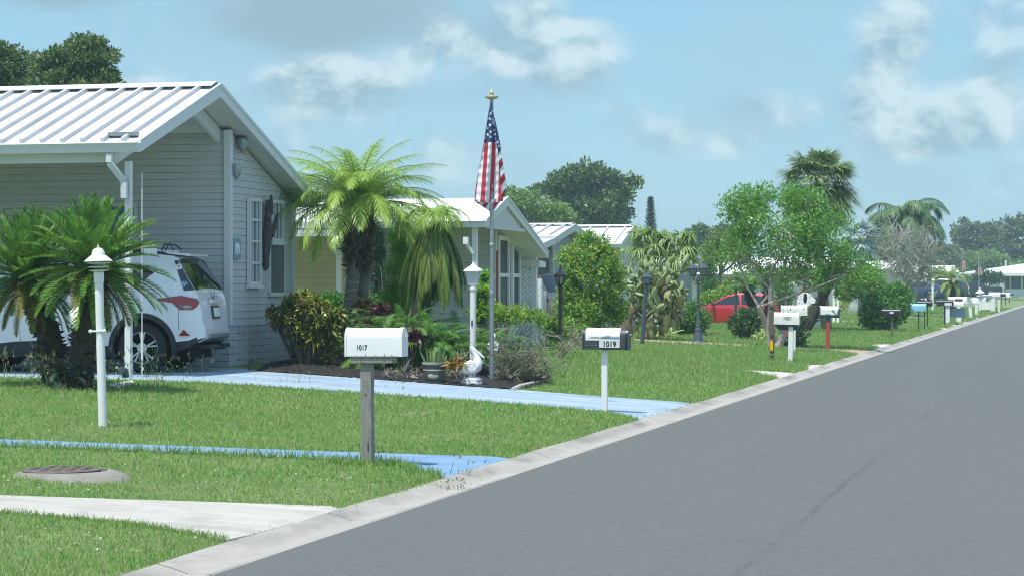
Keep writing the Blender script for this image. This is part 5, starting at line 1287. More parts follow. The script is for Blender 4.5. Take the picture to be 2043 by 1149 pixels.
# double lamp on a slate blue post
c = gp(1393, 683); t = thing('lamp_post', 'slate blue lamp post carrying two lanterns on curled arms', 'lamp post', c, YAW - 1.0)
g = G(); g.lathe([(.165, -.05), (.165, .03), (.13, .06), (.115, .2), (.075, .3), (.09, .32), (.085, .36), (.06, .38), (.062, .46), (.05, .5), (.042, .52), (.04, .95), (.055, .96), (.055, 1.0), (.04, 1.01), (.038, 1.6), (.07, 1.61), (.07, 1.66), (.03, 1.68), (.02, 1.76), (0, 1.78)], 16); g.build('post', M['slate'] if 'slate' in M else M['dark_slate'], t, smooth=True, sharp=.6)
for s_ in (-1, 1):
    g = G(); a = np.linspace(PI, 2*PI, 14); g.tube([(s_*(.18 + .15*math.cos(q)), 0, 1.66 + .14*math.sin(q)) for q in a] + [(s_*.33, 0, 1.70)], .017, 8)
    g.tube([(s_*(.17 + .07*math.cos(q)), 0, 1.66 + .07*math.sin(q)) for q in np.linspace(PI, 3.4*PI, 18)], .01, 6); ar = g.build('arm', M['dark_slate'], t, smooth=True)
    g, gl = G(), G(); lantern(g, gl, 1.73, .065, .115, .2, 6, .175, .09, .05); lo_ = g.build('lantern', M['dark_slate'], t, loc=(s_*.33, 0, 0)); gl.build('lamp_glass', M['clear_lamp'], lo_)
# white T post, tall white post
c = gp(1632, 657); t = thing('t_post', 'white T shaped post with a slim crossbar beside the leaning dark trunk', 'post', c, YAW)
g = G(); g.box((0, 0, .68), (.10, .1, 1.4)); g.build('post', M['white'], t); g = G(); g.box((0, 0, 1.18), (.48, .05, .055)); g.ball((-.17, 0, 1.3), (.05, .05, .09), 8, 6); g.build('crossbar', M['white'], t)
c = gp(1667, 645); t = thing('white_post', 'tall paired white posts behind the red post mailbox', 'post', c, YAW)
for xx in (-.07, .1): g = G(); g.box((xx, 0, .7), (.1, .1, 1.5)); g.build('post', M['white'], t)
# far white lamps along the lawns
for lb, px, py, zt_, r_ in (('white lamp post with crossbar, leftmost of the far lamps', 1847, 613, 1.75, .055), ('white lamp post with square lantern between crossbar lamp and double lamp', 1861, 620, 1.65, .065),
                          ('white lamp post with crossbar just left of the dark blue SUV', 1910, 606, 1.7, .06)):
    k = float(gp(px, py).y)/110
    lamp(lb, px, py, zt_*k, r_*k, 'white', 'frost', (.09*k, .12*k, .16*k), .15*k, .1*k, 4, fin=.05*k, ladder=(.9*k if 'crossbar' in lb else 1.0*k, .22*k) if 'crossbar' in lb else None)
c = gp(1876, 604.5); k = float(c.y)/110; t = thing('lamp_post', 'white double lamp post left of the stout far palm', 'lamp post', c, YAW)
g = G(); g.lathe([(.07*k, -.1), (.06*k, 1.35*k), (.03*k, 1.5*k)], 10); g.build('post', M['white'], t, smooth=True)
for s_ in (-1, 1):
    g = G(); g.tube([(0, 0, 1.15*k), (s_*.2*k, 0, 1.12*k), (s_*.27*k, 0, 1.25*k)], .025*k, 6); g.build('arm', M['white'], t)
    g, gl = G(), G(); lantern(g, gl, 1.27*k, .08*k, .13*k, .14*k, 6, .2*k, .12*k, .03*k); l_ = g.build('lantern', M['white'], t, loc=(s_*.27*k, 0, 0)); gl.build('lamp_glass', M['frost'], l_)
for i, (lb, px, py, hh) in enumerate((('plain white post right of the stout far palm', 1900, 599, 1.4), ('plain white post in front of the dark blue SUV', 1923.5, 599, 1.9), ('plain white post beside the far black pickup', 1971, 593, 2.4))):
    c = gp(px, py); t = thing('white_post', lb, 'post', c, YAW); g = G(); g.box((0, 0, hh/2), (.2, .2, hh)); g.build('post', M['white'], t); g = G(); g.box((0, 0, hh), (.3, .3, .06)); g.build('cap', M['white'], t)
# street sign near the far porch
c = on(1999, 262); t = thing('street_sign', 'small beige sign on a thin post in front of the far porch', 'sign', c, YAW + .3)
g = G(); g.tube([(0, 0, -.2), (0, 0, 1.9)], .04, 8); g.build('post', M['grey_metal'], t); g = G(); g.box((0, -.05, 1.75), (.55, .02, .7)); g.build('sign_face', M['sign_face'], t)
# far white utility pole
c = on(2006.5, 300); t = thing('utility_pole', 'slim white pole rising behind the hip roofed far building', 'pole', c, 0); g = G(); g.tube([(0, 0, -.2), (0, 0, 4.9)], [.12, .09], 10); g.build('pole', M['white'], t, smooth=True); g = G(); g.ball((0, 0, 4.95), .14, 10, 6); g.build('finial', M['white'], t, smooth=True)

# ------------------------------------------------------------------ flags
def star_mask(u, v):
    a = np.arctan2(v, u); r = np.hypot(u, v); k = 2*PI/5
    a = np.abs((a - PI/2 + k/2) % k - k/2)
    # straight edge from tip (r=1,a=0) to notch (r=.382,a=k/2)
    x, y = r*np.cos(a), r*np.sin(a); nx, ny = .382*np.cos(k/2), .382*np.sin(k/2)
    return (x - 1)*ny - y*(nx - 1) < 0

def big_flag():
    Yf = 33.6; c = on(981, Yf)
    t = thing('flag_pole', 'grey metal flagpole with a flat gold truck and ball at its top', 'flagpole', c, YAW)
    hz = H - (196 - CY)*Yf/F - c.z
    g = G(); g.tube([(0, 0, -.1), (0, 0, 1.6)], .036, 12); g.tube([(0, 0, 1.58), (0, 0, hz)], [.03, .026], 12); g.lathe([(.037, 1.28), (.045, 1.3), (.045, 1.36), (.037, 1.38)], 12); g.lathe([(.031, 2.02), (.04, 2.03), (.04, 2.07), (.031, 2.08)], 12)
    g.build('pole', M['grey_metal'], t, smooth=True, sharp=.6)
    g = G(); g.lathe([(.02, hz - .03), (.05, hz - .02), (.1, hz), (.102, hz + .022), (.03, hz + .035), (.02, hz + .05)], 20); g.build('truck', M['brass'], t, smooth=True, sharp=.5)
    g = G(); g.ball((0, 0, hz + .075), (.036, .036, .034), 12, 8); g.lathe([(.02, hz + .1), (.012, hz + .12), (0, hz + .128)], 8); g.build('finial', M['brass'], t, smooth=True)
    # the cloth hangs limp down the pole: a front panel, a folded right panel and the hem turned up below
    s_ = Yf/F
    W3 = lambda px, py, d: (lambda p: (p.x, p.y, p.z))(at(px, py, Yf - d))
    L_ = [(205, 978), (225, 975), (262, 969), (285, 965.5), (300, 962), (325, 957.5), (345, 954), (375, 949), (402, 946)]
    Fd = [(205, 980.5), (225, 984), (262, 989), (285, 990), (300, 993), (325, 995), (345, 997), (375, 999.5), (402, 1000)]
    R_ = [(205, 980.5), (225, 984), (240, 988), (262, 993), (285, 998), (300, 999.5), (325, 1003), (345, 1006), (362, 1010), (368, 1012), (402, 1003)]
    it = lambda T, y: np.interp(y, [q[0] for q in T], [q[1] for q in T])
    g = G()
    # front panel
    ny, nx = 260, 96; ys = np.linspace(205, 402, ny); us = np.linspace(0, 1, nx)
    PX = it(L_, ys)[:, None]*(1-us) + it(Fd, ys)[:, None]*us; PY = np.broadcast_to(ys[:, None], PX.shape) + 3*np.sin(us*3)*(ys[:, None]-205)/200
    wav = .06*np.sin(us*9 + ys[:, None]*.012)*np.clip((ys[:, None]-205)/120, 0, 1) + .006*np.sin(ys[:, None]*.35 + us*2)
    dep = .05 + wav + .03*np.sin(us*PI)
    V = np.stack([(PX - CX)*(Yf - dep)*1/F, Yf - dep, H - (PY - CY)*(Yf - dep)/F], -1)
    i, j = np.meshgrid(np.arange(ny-1), np.arange(nx-1), indexing='ij')
    Q = np.stack([i*nx+j, i*nx+j+1, (i+1)*nx+j+1, (i+1)*nx+j], -1).reshape(-1, 4)
    yc, xc = ys[i.ravel()], PX[i.ravel(), j.ravel()]
    xr = 966 + (xc - (it(L_, yc) + it(Fd, yc))/2)                          # rough cloth coordinate
    st_px = xc - (np.interp(yc, [285, 402], [966, 946]))                    # stripes run down, widths ~10 px
    edges = np.interp(yc, [285, 402], [7.2, 9.0])
    red = (np.floor((xc - np.interp(yc, [285, 402], [967, 957.5]))/edges) % 2 == 0)
    far_left = xc < np.interp(yc, [300, 402], [960, 948])
    canton = yc < 285 - 2*np.sin((xc-965)*.1)
    stars = np.zeros(len(yc), bool)
    SP = [(250.5-12, 983), (233, 985.5), (237, 977), (241, 987), (249, 977.5), (250, 988.5), (262, 979), (259, 985.5), (260, 993), (268, 973), (268, 987.5), (273, 979), (276, 990), (256, 972), (275, 967.5), (222, 982.5), (245, 983.5), (282, 993), (226, 979)]
    for sy, sx in SP: stars |= star_mask((xc - sx)/3.5, -(yc - sy)/3.7)
    mi = np.where(canton, np.where(stars, 1, 2), np.where(far_left, np.where(yc > 345, 0, 1), np.where(red, 0, 1)))
    for k in range(3): g.add(V.reshape(-1, 3), Q[mi == k], k)
    # right folded panel
    ny, nx = 260, 50; ys = np.linspace(226, 402, ny); us = np.linspace(0, 1, nx)
    PX = it(Fd, ys)[:, None]*(1-us) + it(R_, ys)[:, None]*us + us*0; PY = np.broadcast_to(ys[:, None], PX.shape)
    dep = .05 + .03*np.sin(us*PI)*0 - .07*us + .012*np.sin(ys[:, None]*.2)
    V = np.stack([(PX - CX)*(Yf - dep)/F, Yf - dep, H - (PY - CY)*(Yf - dep)/F], -1)
    i, j = np.meshgrid(np.arange(ny-1), np.arange(nx-1), indexing='ij')
    Q = np.stack([i*nx+j, i*nx+j+1, (i+1)*nx+j+1, (i+1)*nx+j], -1).reshape(-1, 4)
    yc, xc = ys[i.ravel()], PX[i.ravel(), j.ravel()]
    dg = yc + (xc - 1000)*1.5
    canton = dg < 299
    red = np.floor((dg - 316)/18) % 2 == 0
    stars = np.zeros(len(yc), bool)
    for sy, sx in ((270, 996), (284, 992.5), (292, 995.5), (278, 997)): stars |= star_mask((xc - sx)/3.2, -(yc - sy)/3.4)
    mi = np.where(canton, np.where(stars, 1, 2), np.where(red, 0, 1))
    for k in range(3): g.add(V.reshape(-1, 3), Q[mi == k], k)
    # hem
    nx, ny = 110, 40; us = np.linspace(0, 1, nx); vs = np.linspace(0, 1, ny)
    top_y = np.interp(us, [0, .25, .9, 1], [398, 401, 396, 392]); top_x = 946.5 + us*58
    bot_x = np.interp(us, [0, .6, 1], [949, 983, 1004]); bot_y = np.interp(us, [0, .6, 1], [404, 426, 394])
    PX = top_x*(1-vs[:, None]) + bot_x*vs[:, None]; PY = top_y*(1-vs[:, None]) + bot_y*vs[:, None]
    dep = np.broadcast_to(.045 - .07*vs[:, None], PX.shape)
    V = np.stack([(PX - CX)*(Yf - dep)/F, Yf - dep, H - (PY - CY)*(Yf - dep)/F], -1)
    i, j = np.meshgrid(np.arange(ny-1), np.arange(nx-1), indexing='ij')
    Q = np.stack([i*nx+j, i*nx+j+1, (i+1)*nx+j+1, (i+1)*nx+j], -1).reshape(-1, 4)
    yc, xc = PY[i.ravel(), j.ravel()], PX[i.ravel(), j.ravel()]
    red = np.floor((xc + (yc - 400)*.62 - 950)/9.3) % 2 == 0
    for k, m_ in ((0, red), (1, ~red)): g.add(V.reshape(-1, 3), Q[m_], k)
    # back layer of the gathered cloth, left of the pole
    P = np.array([W3(977, 212, -.05), W3(972, 235, -.05), W3(968, 262, -.04), W3(962, 300, -.03), W3(972, 300, -.05), W3(976, 262, -.06), W3(979, 220, -.06)])
    g.add(P, [list(range(7))], 1)
    o = g.build('flag', [M['flag_red'], M['flag_white'], M['flag_blue']], smooth=True, sharp=0)
    tag(o, 'large stars and stripes flag hanging limp from the grey flagpole', 'flag')
big_flag()

def small_flag(label, plabel, px, Y, top, bot, fw):
    c = on(px, Y); t = thing('flag_pole', plabel, 'flagpole', c, YAW)
    hz = H - (top - 6 - CY)*Y/F - c.z; g = G(); g.tube([(0, 0, -.1), (0, 0, hz)], .05, 8); g.build('pole', M['grey_metal'], t); g = G(); g.ball((0, 0, hz), .08, 8, 6); g.build('finial', M['brass'], t)
    g = G(); n, m = 40, 13; z0, z1 = H - (top - CY)*Y/F, H - (bot - CY)*Y/F
    vs = np.linspace(0, 1, n); us = np.linspace(0, 1, m)
    W = fw*Y/F*np.interp(vs, [0, .5, 1], [.25, .8, 1])[:, None]
    X = c.x + W*(us - .45) + .02; Yy = c.y - .12 - .1*np.sin(us*7)*vs[:, None]; Z = z0 + (z1-z0)*vs[:, None] + us*0
    V = np.stack([X, Yy, Z], -1); i, j = np.meshgrid(np.arange(n-1), np.arange(m-1), indexing='ij')
    Q = np.stack([i*m+j, i*m+j+1, (i+1)*m+j+1, (i+1)*m+j], -1).reshape(-1, 4); ii, jj = i.ravel(), j.ravel()
    mi = np.where(ii < n*.38, np.where((ii + jj*2) % 5 == 0, 1, 2), np.where(jj % 4 < 2, 0, 1))
    for k in range(3): g.add(V.reshape(-1, 3), Q[mi == k], k)
    tag(g.build('flag', [M['flag_red'], M['flag_white'], M['flag_blue']], smooth=True), label, 'flag')
small_flag('small faded flag on the taller of the two far flagpoles', 'taller of the two far flagpoles', 1921, 190, 506, 540, 7)
small_flag('small faded flag on the shorter far flagpole near the porch roof', 'shorter far flagpole near the porch roof', 1953, 205, 522, 549, 8)

# ------------------------------------------------------------------ manhole
c = gp(135, 950); t = thing('manhole', 'round rusty manhole cover in a raised concrete collar in the near lawn', 'manhole', c, 0)
g = G(); g.lathe([(.50, -.03), (.45, .012), (.38, .038), (.32, .05), (.31, .048), (.31, .02)], 36, cap=False); g.build('collar', M['concrete'], t, smooth=True, sharp=.7)
g = G(); g.lathe([(0, .02), (.30, .02), (.305, .054), (.29, .06), (0, .062)], 36, (-.05, 0, 0))
for i in range(5):
    for j in range(5):
        if math.hypot(i-2, j-2) < 2.3: g.box((-.05 + (i-2)*.1, (j-2)*.1, .063), (.06, .03, .006))
g.build('cover', M['manhole'], t, smooth=True, sharp=.5)

# ------------------------------------------------------------------ pelican statue
def skin(name, nodes, edges, parent, mat, sub=2, root=0):
    me = bpy.data.meshes.new(name); me.from_pydata([n[0] for n in nodes], edges, [])
    o = bpy.data.objects.new(name, me); COL.objects.link(o); o.parent = parent
    m = o.modifiers.new('skin', 'SKIN'); m.use_smooth_shade = True
    for v, n in zip(me.skin_vertices[0].data, nodes): v.radius = n[1] if isinstance(n[1], tuple) else (n[1], n[1])
    me.skin_vertices[0].data[root].use_root = True
    s_ = o.modifiers.new('sub', 'SUBSURF'); s_.levels = sub; s_.render_levels = sub
    me.materials.append(mat); return o
def pelican():
    c = gp(941, 769); k = c.y/F                         # metres per photo pixel there
    t = thing('pelican_statue', 'white concrete pelican statue standing on a rough base in the mulch', 'statue', c, 0)
    p = lambda px, py, y=0: ((px - 941)*k, y, (769 - py)*k)
    # body as lofted rings from tail to breast
    def loft(name, rows, n=20):
        g = G(); R_ = []
        for (px, py, rl, ry) in rows:                   # centre, radius in the picture plane (across the axis), radius in depth
            R_.append((np.array(p(px, py)), rl*k, ry*k))
        C = np.array([r[0] for r in R_]); T = np.gradient(C, axis=0); T /= np.linalg.norm(T, axis=1)[:, None]
        a = np.linspace(0, 2*PI, n+1)[:-1]; P = []
        for i in range(len(R_)):
            nrm = np.array([-T[i][2], 0, T[i][0]])
            P.append(C[i] + R_[i][1]*np.cos(a)[:, None]*nrm + R_[i][2]*np.sin(a)[:, None]*np.array([0, 1, 0]))
        P = np.array(P); P = np.concatenate([P, P[:, :1]], 1); g.grid(P)
        g.add(P[0][:-1], [list(range(n))]); g.add(P[-1][:-1], [list(range(n))[::-1]])
        return g.build(name, M['statue'], t, smooth=True, sharp=0)
    loft('body', [(914, 745, 1.5, 3), (920, 741, 5, 6), (927, 737, 10.5, 11), (935, 734, 14, 15), (943, 732, 15.5, 16), (950, 728, 14, 14.5), (953.5, 721, 10, 10.5), (952, 714.5, 6.8, 7.2), (949, 708.5, 5.2, 5.4), (945.5, 702.5, 4.3, 4.6), (942, 697, 4, 4.4), (939.5, 693.5, 4.2, 4.5), (937.8, 692.5, 2.5, 3)])
    g = G(); A0, A1 = np.array(p(940, 692)), np.array(p(967, 714)); 
    d = A1 - A0; nrm = np.array([-d[2], 0, d[0]]); nrm /= np.linalg.norm(nrm); rows = []
    for q, w, dd in ((0, 3.2, 3.4), (.15, 3.3, 3), (.4, 3.0, 2.6), (.7, 2.6, 2.2), (.92, 2.0, 1.6), (1, .7, .6)):
        a = np.linspace(0, 2*PI, 13); rows.append(A0 + d*q + w*k*np.cos(a)[:, None]*nrm + dd*k*np.sin(a)[:, None]*np.array([0, 1, 0]))
    g.grid(np.array(rows)); g.build('beak', M['statue'], t, smooth=True)
    g = G(); g.tube([A0 + d*.08 + [0, -3.3*k, 0], A0 + d*.5 + [0, -2.6*k, 0], A0 + d*.93 + [0, -1.6*k, 0]], .35*k, 5); g.ball(p(940.5, 692.5, -4.6*k), .75*k, 8, 6); g.build('face_line', M['trim'], t)
    g = G()                                             # wing with long feathers, on the near side
    wing = [(921, 735), (928, 727), (938, 720), (948, 720), (952, 727), (947, 737), (938, 743), (927, 745)]
    g.prism([p(x, y, -13.5*k) for x, y in wing], (0, 4*k, 0))
    for i in range(9):
        x = 922 + i*3.2; g.ball(p(x + 1, 736.5 + (4 - abs(i-4))*.6, -14.5*k), (1.5*k, 1.2*k, 7*k), 8, 6, rot=(0, .35, 0))
    for j in range(2):
        for i in range(8 - j): g.ball(p(926 + i*3.2 + j*1.5, 729 - j*4, -14.6*k), (1.9*k, 1*k, 2.2*k), 8, 5, rot=(0, .35, 0))
    g.build('wing', M['statue'], t, smooth=True, bevel=0)
    g = G(); g.lathe([(0, 0)]*1 + [(19*k, 0), (20.5*k, 4*k), (18*k, 9*k), (19*k, 13*k), (15*k, 17*k), (0, 19*k)], 14); o = g.build('base', M['statue'], t, smooth=True, sharp=.7, bevel=.012)
    for v in o.data.vertices:
        f = 1 + .09*math.sin(v.co.x*41 + v.co.z*29) + .07*math.sin(v.co.y*57 + 1); v.co.x *= f; v.co.y *= f*.8
    g = G()
    for s_ in (-1, 1): g.tube([p(941 + 2*s_, 752, s_*5*k), p(941 + 3*s_, 746, s_*5*k)], [3*k, 3.6*k], 8)
    g.build('leg', M['statue'], t, smooth=True)
pelican()
def second_statue():
    c = gp(984, 755); k = c.y/F
    t = thing('garden_statue', 'white robed garden statue half hidden behind the bare shrub', 'statue', c, 0)
    g = G(); pr = [(12, -2), (12, 6), (10, 9), (8.5, 14), (7.5, 24), (7.8, 33), (6.5, 38), (6, 46), (7.8, 54), (9, 62), (9.5, 70), (7.2, 75), (3.4, 78)]
    rows = []
    for r, z in pr:
        a = np.linspace(0, 2*PI, 29); f = 1 + (.12*np.sin(a*5 + z*.12) + .08*np.sin(a*9 - z*.2) if z > 8 else 0*a)
        rows.append(np.stack([r*k*f*np.cos(a) + .9*k*math.sin(z*.09), r*k*.75*f*np.sin(a), z*k + 0*a], 1))
    g.grid(np.array(rows)); g.build('robe', M['statue'], t, smooth=True, sharp=0)
    g = G(); g.ball((0, -1.5*k, 83*k), (5*k, 5.4*k, 6.4*k), 14, 10); g.ball((0, -6.4*k, 82.5*k), (1*k, 1.5*k, 1.3*k), 8, 6); g.ball((0, -5.6*k, 79*k), (1.6*k, 1*k, .6*k), 8, 4); g.build('head', M['statue'], t, smooth=True)
    g = G(); g.ball((0, 1*k, 85*k), (5.6*k, 5.6*k, 6*k), 12, 8); g.build('hood', M['statue'], t, smooth=True)
    for s_ in (-1, 1):
        g = G(); g.tube([(s_*8*k, 0, 70*k), (s_*10*k, -4*k, 60*k), (s_*5*k, -8*k, 56*k), (0, -8.6*k, 58*k)], [3.4*k, 3*k, 2.4*k, 1.8*k], 8); g.build('sleeve', M['statue'], t, smooth=True)
second_statue()

# ------------------------------------------------------------------ pot with snake plant
c = gp(867, 764); k = c.y/F
t = thing('plant_pot', 'olive green banded pot standing in the mulch left of the pelican', 'pot', c, 0)
g = G(); g.lathe([(0, 0), (15*k, 0), (17*k, 3*k), (21*k, 16*k), (22.5*k, 27*k)], 28, cap=False); g.build('bowl', M['pot'], t, smooth=True, sharp=.5)
g = G(); g.lathe([(22.6*k, 26*k), (22.9*k, 26.2*k), (23.4*k, 37*k), (22.8*k, 37.2*k)], 28, cap=False); g.build('band', M['pot_band'], t, smooth=True, sharp=.5)
g = G(); g.lathe([(23*k, 26*k), (24*k, 26.6*k), (23.2*k, 28*k)], 28, cap=False); g.lathe([(23.2*k, 37*k), (25*k, 37.4*k), (25.6*k, 41.5*k), (24*k, 42*k), (22*k, 41*k), (21*k, 36*k)], 28, cap=False); g.build('rim', M['pot_rim'], t, smooth=True, sharp=.5)
g = G(); g.lathe([(0, 37*k), (22*k, 37*k)], 24, cap=False); g.build('potting_soil', M['soil'], t)
g = G(); g.ball((-2*k, -19.6*k, 14*k), (11*k, 2*k, 6*k), 14, 6); g.build('label_patch', M['pot_patch'] if 'pot_patch' in M else M['pot_rim'], t, smooth=True)
t2 = thing('snake_plant', 'upright striped snake plant growing out of the olive pot', 'plant', c + Vector((0, 0, 37*k)), 0)
g = G(); n = 46; a = RNG.uniform(0, 2*PI, n); r_ = 18*k*np.sqrt(RNG.uniform(0, 1, n)); B = np.c_[r_*np.cos(a), r_*np.sin(a), np.zeros(n)]
D = np.c_[B[:, :2]*2.2 + RNG.normal(0, .10, (n, 2)), np.ones(n)]; D /= np.linalg.norm(D, axis=1)[:, None]; q = RNG.uniform(0, PI, n)
g.blades(B, D, np.c_[np.cos(q), np.sin(q)*.5, 0*q], RNG.uniform(22, 42, n)*k, 4.2*k, RNG.uniform(0, .06, n), wm=1.1); g.build('leaves', M['L_snake'], t2)
# coral stones
for lb, px, py, r_, n in (('pile of pale pink coral stones left of the olive pot', 824, 758, 11, 40), ('pile of pale coral stones between pelican and garden statue', 977, 757, 13, 44)):
    c = gp(px, py); k = c.y/F; g = G()
    for i in range(n):
        x, y = RNG.normal(0, r_*.5*k), RNG.normal(0, r_*.4*k); z = max(0, (1 - math.hypot(x, y)/(r_*k)))*8*k
        g.ball((x, y, z + 1.5*k), tuple(RNG.uniform(1.2, 2.8, 3)*k), 7, 5, rot=tuple(RNG.uniform(0, 3, 3)))
    tag(g.build('coral_stones', M['coral'], loc=c, smooth=True), lb, 'stones')
# brown root stump at the wall
c = gp(500, 739); k = c.y/F; g = G(); g.tube([(0, 0, -.02), (-.02, 0, 10*k), (0, -.02, 16*k), (.03, 0, 22*k)], [5.5*k, 3.6*k, 4*k, 6*k], 9); g.ball((4*k, 0, 22*k), (4*k, 3*k, 3*k), 8, 6); g.tube([(3*k, 0, 0), (14*k, -.05, 1*k), (24*k, -.1, 0)], [3*k, 2*k, 1*k], 6)
tag(g.build('root_stump', M['stump'] if 'stump' in M else M['brown_wood'], loc=c, smooth=True), 'gnarled brown root stump at the foot of the stone skirting', 'stump')
# terracotta pot by the dog box, mushroom-like
c = on(1573, 66); t = thing('plant_pot', 'round terracotta pot in the shade beside the tree trunk', 'pot', c, 0)
g = G(); g.lathe([(.1, 0), (.12, .3), (.1, .62), (.2, .66), (.24, .8), (.2, .92), (.15, .94)], 16); g.build('bowl', M['terracotta'], t, smooth=True, sharp=.6); g = G(); g.lathe([(.0, .93), (.15, .93)], 16, cap=False); g.build('potting_soil', M['soil'], t)
# ------------------------------------------------------------------ plants
M['L_light2'] = leafmat('fresh_leaves', [(.09, .16, .04), (.14, .23, .055), (.20, .28, .07)], .3)
M['L_oakgrey'] = leafmat('sparse_grey_green_leaves', [(.14, .16, .10), (.20, .22, .14), (.12, .17, .06)], .2)
M['P_boots'] = leafmat('old_palm_boots', [(.03, .025, .022), (.07, .055, .045), (.12, .095, .075), (.17, .14, .11)], .05, .8)
M['L_oakfar'] = leafmat('far_oak_leaves', [(.06, .085, .04), (.10, .13, .055), (.15, .17, .08)], .25)
def unit(n):
    v = RNG.normal(0, 1, (n, 3)); return v/np.linalg.norm(v, axis=1)[:, None]

def perp(D):
    S = np.cross(D, unit(len(D))); return S/(np.linalg.norm(S, axis=1)[:, None] + 1e-9)

def clumps(g, C, R, per, L, W, mat=0, up=.25, flat=.8):
    """leaf clumps of radius R at the centres C, thin inside and dense near their skin."""
    C = np.asarray(C); n = len(C)*per; R = np.repeat(np.broadcast_to(R, len(C)), per)
    u = unit(n); u[:, 2] *= flat
    P = np.repeat(C, per, 0) + u*(R*RNG.uniform(.15, 1, n)**.45)[:, None]
    D = u*.7 + unit(n)*.8 + [0, 0, up]; D /= np.linalg.norm(D, axis=1)[:, None]
    g.leaves(P, D, perp(D), L*RNG.uniform(.6, 1.3, n), W*RNG.uniform(.7, 1.25, n), mat)

def fill(blobs, Y, base, n_of, depth=1.0, shell=.5):
    """clump centres inside ellipsoids given in photo pixels at a depth."""
    out = []
    k = Y/F
    for px, py, rx, ry, n in [b if len(b) == 5 else (*b, n_of) for b in blobs]:
        c = np.array(at(px, py, Y)) - np.array(base)
        u = unit(n); r = RNG.uniform(shell**3, 1, n)**(1/3)
        out.append(c + u*r[:, None]*np.array([rx*k, rx*k*depth, ry*k]))
    return np.concatenate(out)

def limb(g, a, b, r0, r1, bend=.12, n=6, seg=7):
    a, b = np.array(a, float), np.array(b, float); d = np.linalg.norm(b - a)
    t = np.linspace(0, 1, seg)[:, None]; off = RNG.normal(0, bend*d, 3)*np.array([1, 1, .3])
    P = a*(1-t) + b*t + off*np.sin(t*PI) + np.array([0, 0, .10*d])*np.sin(t*PI)*.5
    g.tube(P, np.linspace(r0, r1, seg), n, cap=False); return P

def tree(name, label, px, Y, blobs, leaf, per=60, L=.16, W=.08, ncl=40, clr=None, trunk=None, tr=.12, fork=None, tmat='trunk', depth=1.0, twigs=.35, cat='tree', group=None, shell=.45, flat=.8, multi=1, dz=0, up=.25, lr=.6):
    base = on(px, Y, dz); t = thing(name, label, cat, base, 0, group)
    C = fill(blobs, Y, base, ncl, depth, shell); k = Y/F
    g = G(); clumps(g, C, (clr or 14)*k, per, L, W, up=up, flat=flat); g.build('crown', M[leaf], t)
    g = G()
    fk = np.array(at(*fork, Y)) - np.array(base) if fork else np.array([0, 0, .45*C[:, 2].mean()])
    for m in range(multi):
        o = np.array([RNG.normal(0, tr*.6), RNG.normal(0, tr*.6), 0]) if multi > 1 else np.zeros(3)
        f2 = fk + (RNG.normal(0, tr*1.6, 3)*[1, 1, 1.5] if multi > 1 else 0)
        r_ = tr/(multi**.45)
        P = np.array([o + [0, 0, -.15], o*1.0 + [0, 0, .02], o*.8 + f2*.35 + RNG.normal(0, tr*.25, 3), o*.3 + f2*.7, f2]); g.tube(P, [r_*1.5, r_*1.15, r_*.95, r_*.85, r_*.75], 9)
        hubs = [np.array(at(b[0], b[1], Y)) - np.array(base) for b in blobs]
        for i, h in enumerate(hubs):
            if i % multi != m and multi > 1 and len(hubs) >= multi: continue
            limb(g, f2*.98, h, r_*lr, r_*lr*.45)
    sel = RNG.random(len(C)) < twigs
    for c in C[sel]:
        h = hubs[int(np.argmin([np.linalg.norm(c - q) for q in hubs]))]
        s0 = h*.75 + f2*.25 if RNG.random() < .5 else h
        limb(g, s0, c, tr*.2, tr*.05, .1, 4, 5)
    g.build('trunk', M[tmat], t, smooth=True)
    return t

def bush(name, label, px, Y, blobs, leaf, per=40, L=.10, W=.045, ncl=50, clr=12, cat='shrub', depth=1.0, stem=True, shell=.55, group=None, up=.3, flat=.9, bottom=True):
    base = on(px, Y); t = thing(name, label, cat, base, 0, group); k = Y/F
    C = fill(blobs, Y, base, ncl, depth, shell)
    gz = ground_z(C[:, 0] + base.x, C[:, 1] + base.y) - base.z
    C[:, 2] = np.maximum(C[:, 2], gz + clr*k*.55)
    g = G(); clumps(g, C, clr*k, per, L, W, up=up, flat=flat); g.build('foliage', M[leaf], t)
    if stem:
        g = G()
        for c in C[RNG.random(len(C)) < min(1, 26/len(C))]: limb(g, (c[0]*.15, c[1]*.15, -.05), c, .016*k*110, .005*k*110, .06, 5, 6)
        g.build('stems', M['trunk'], t, smooth=True)
    return t

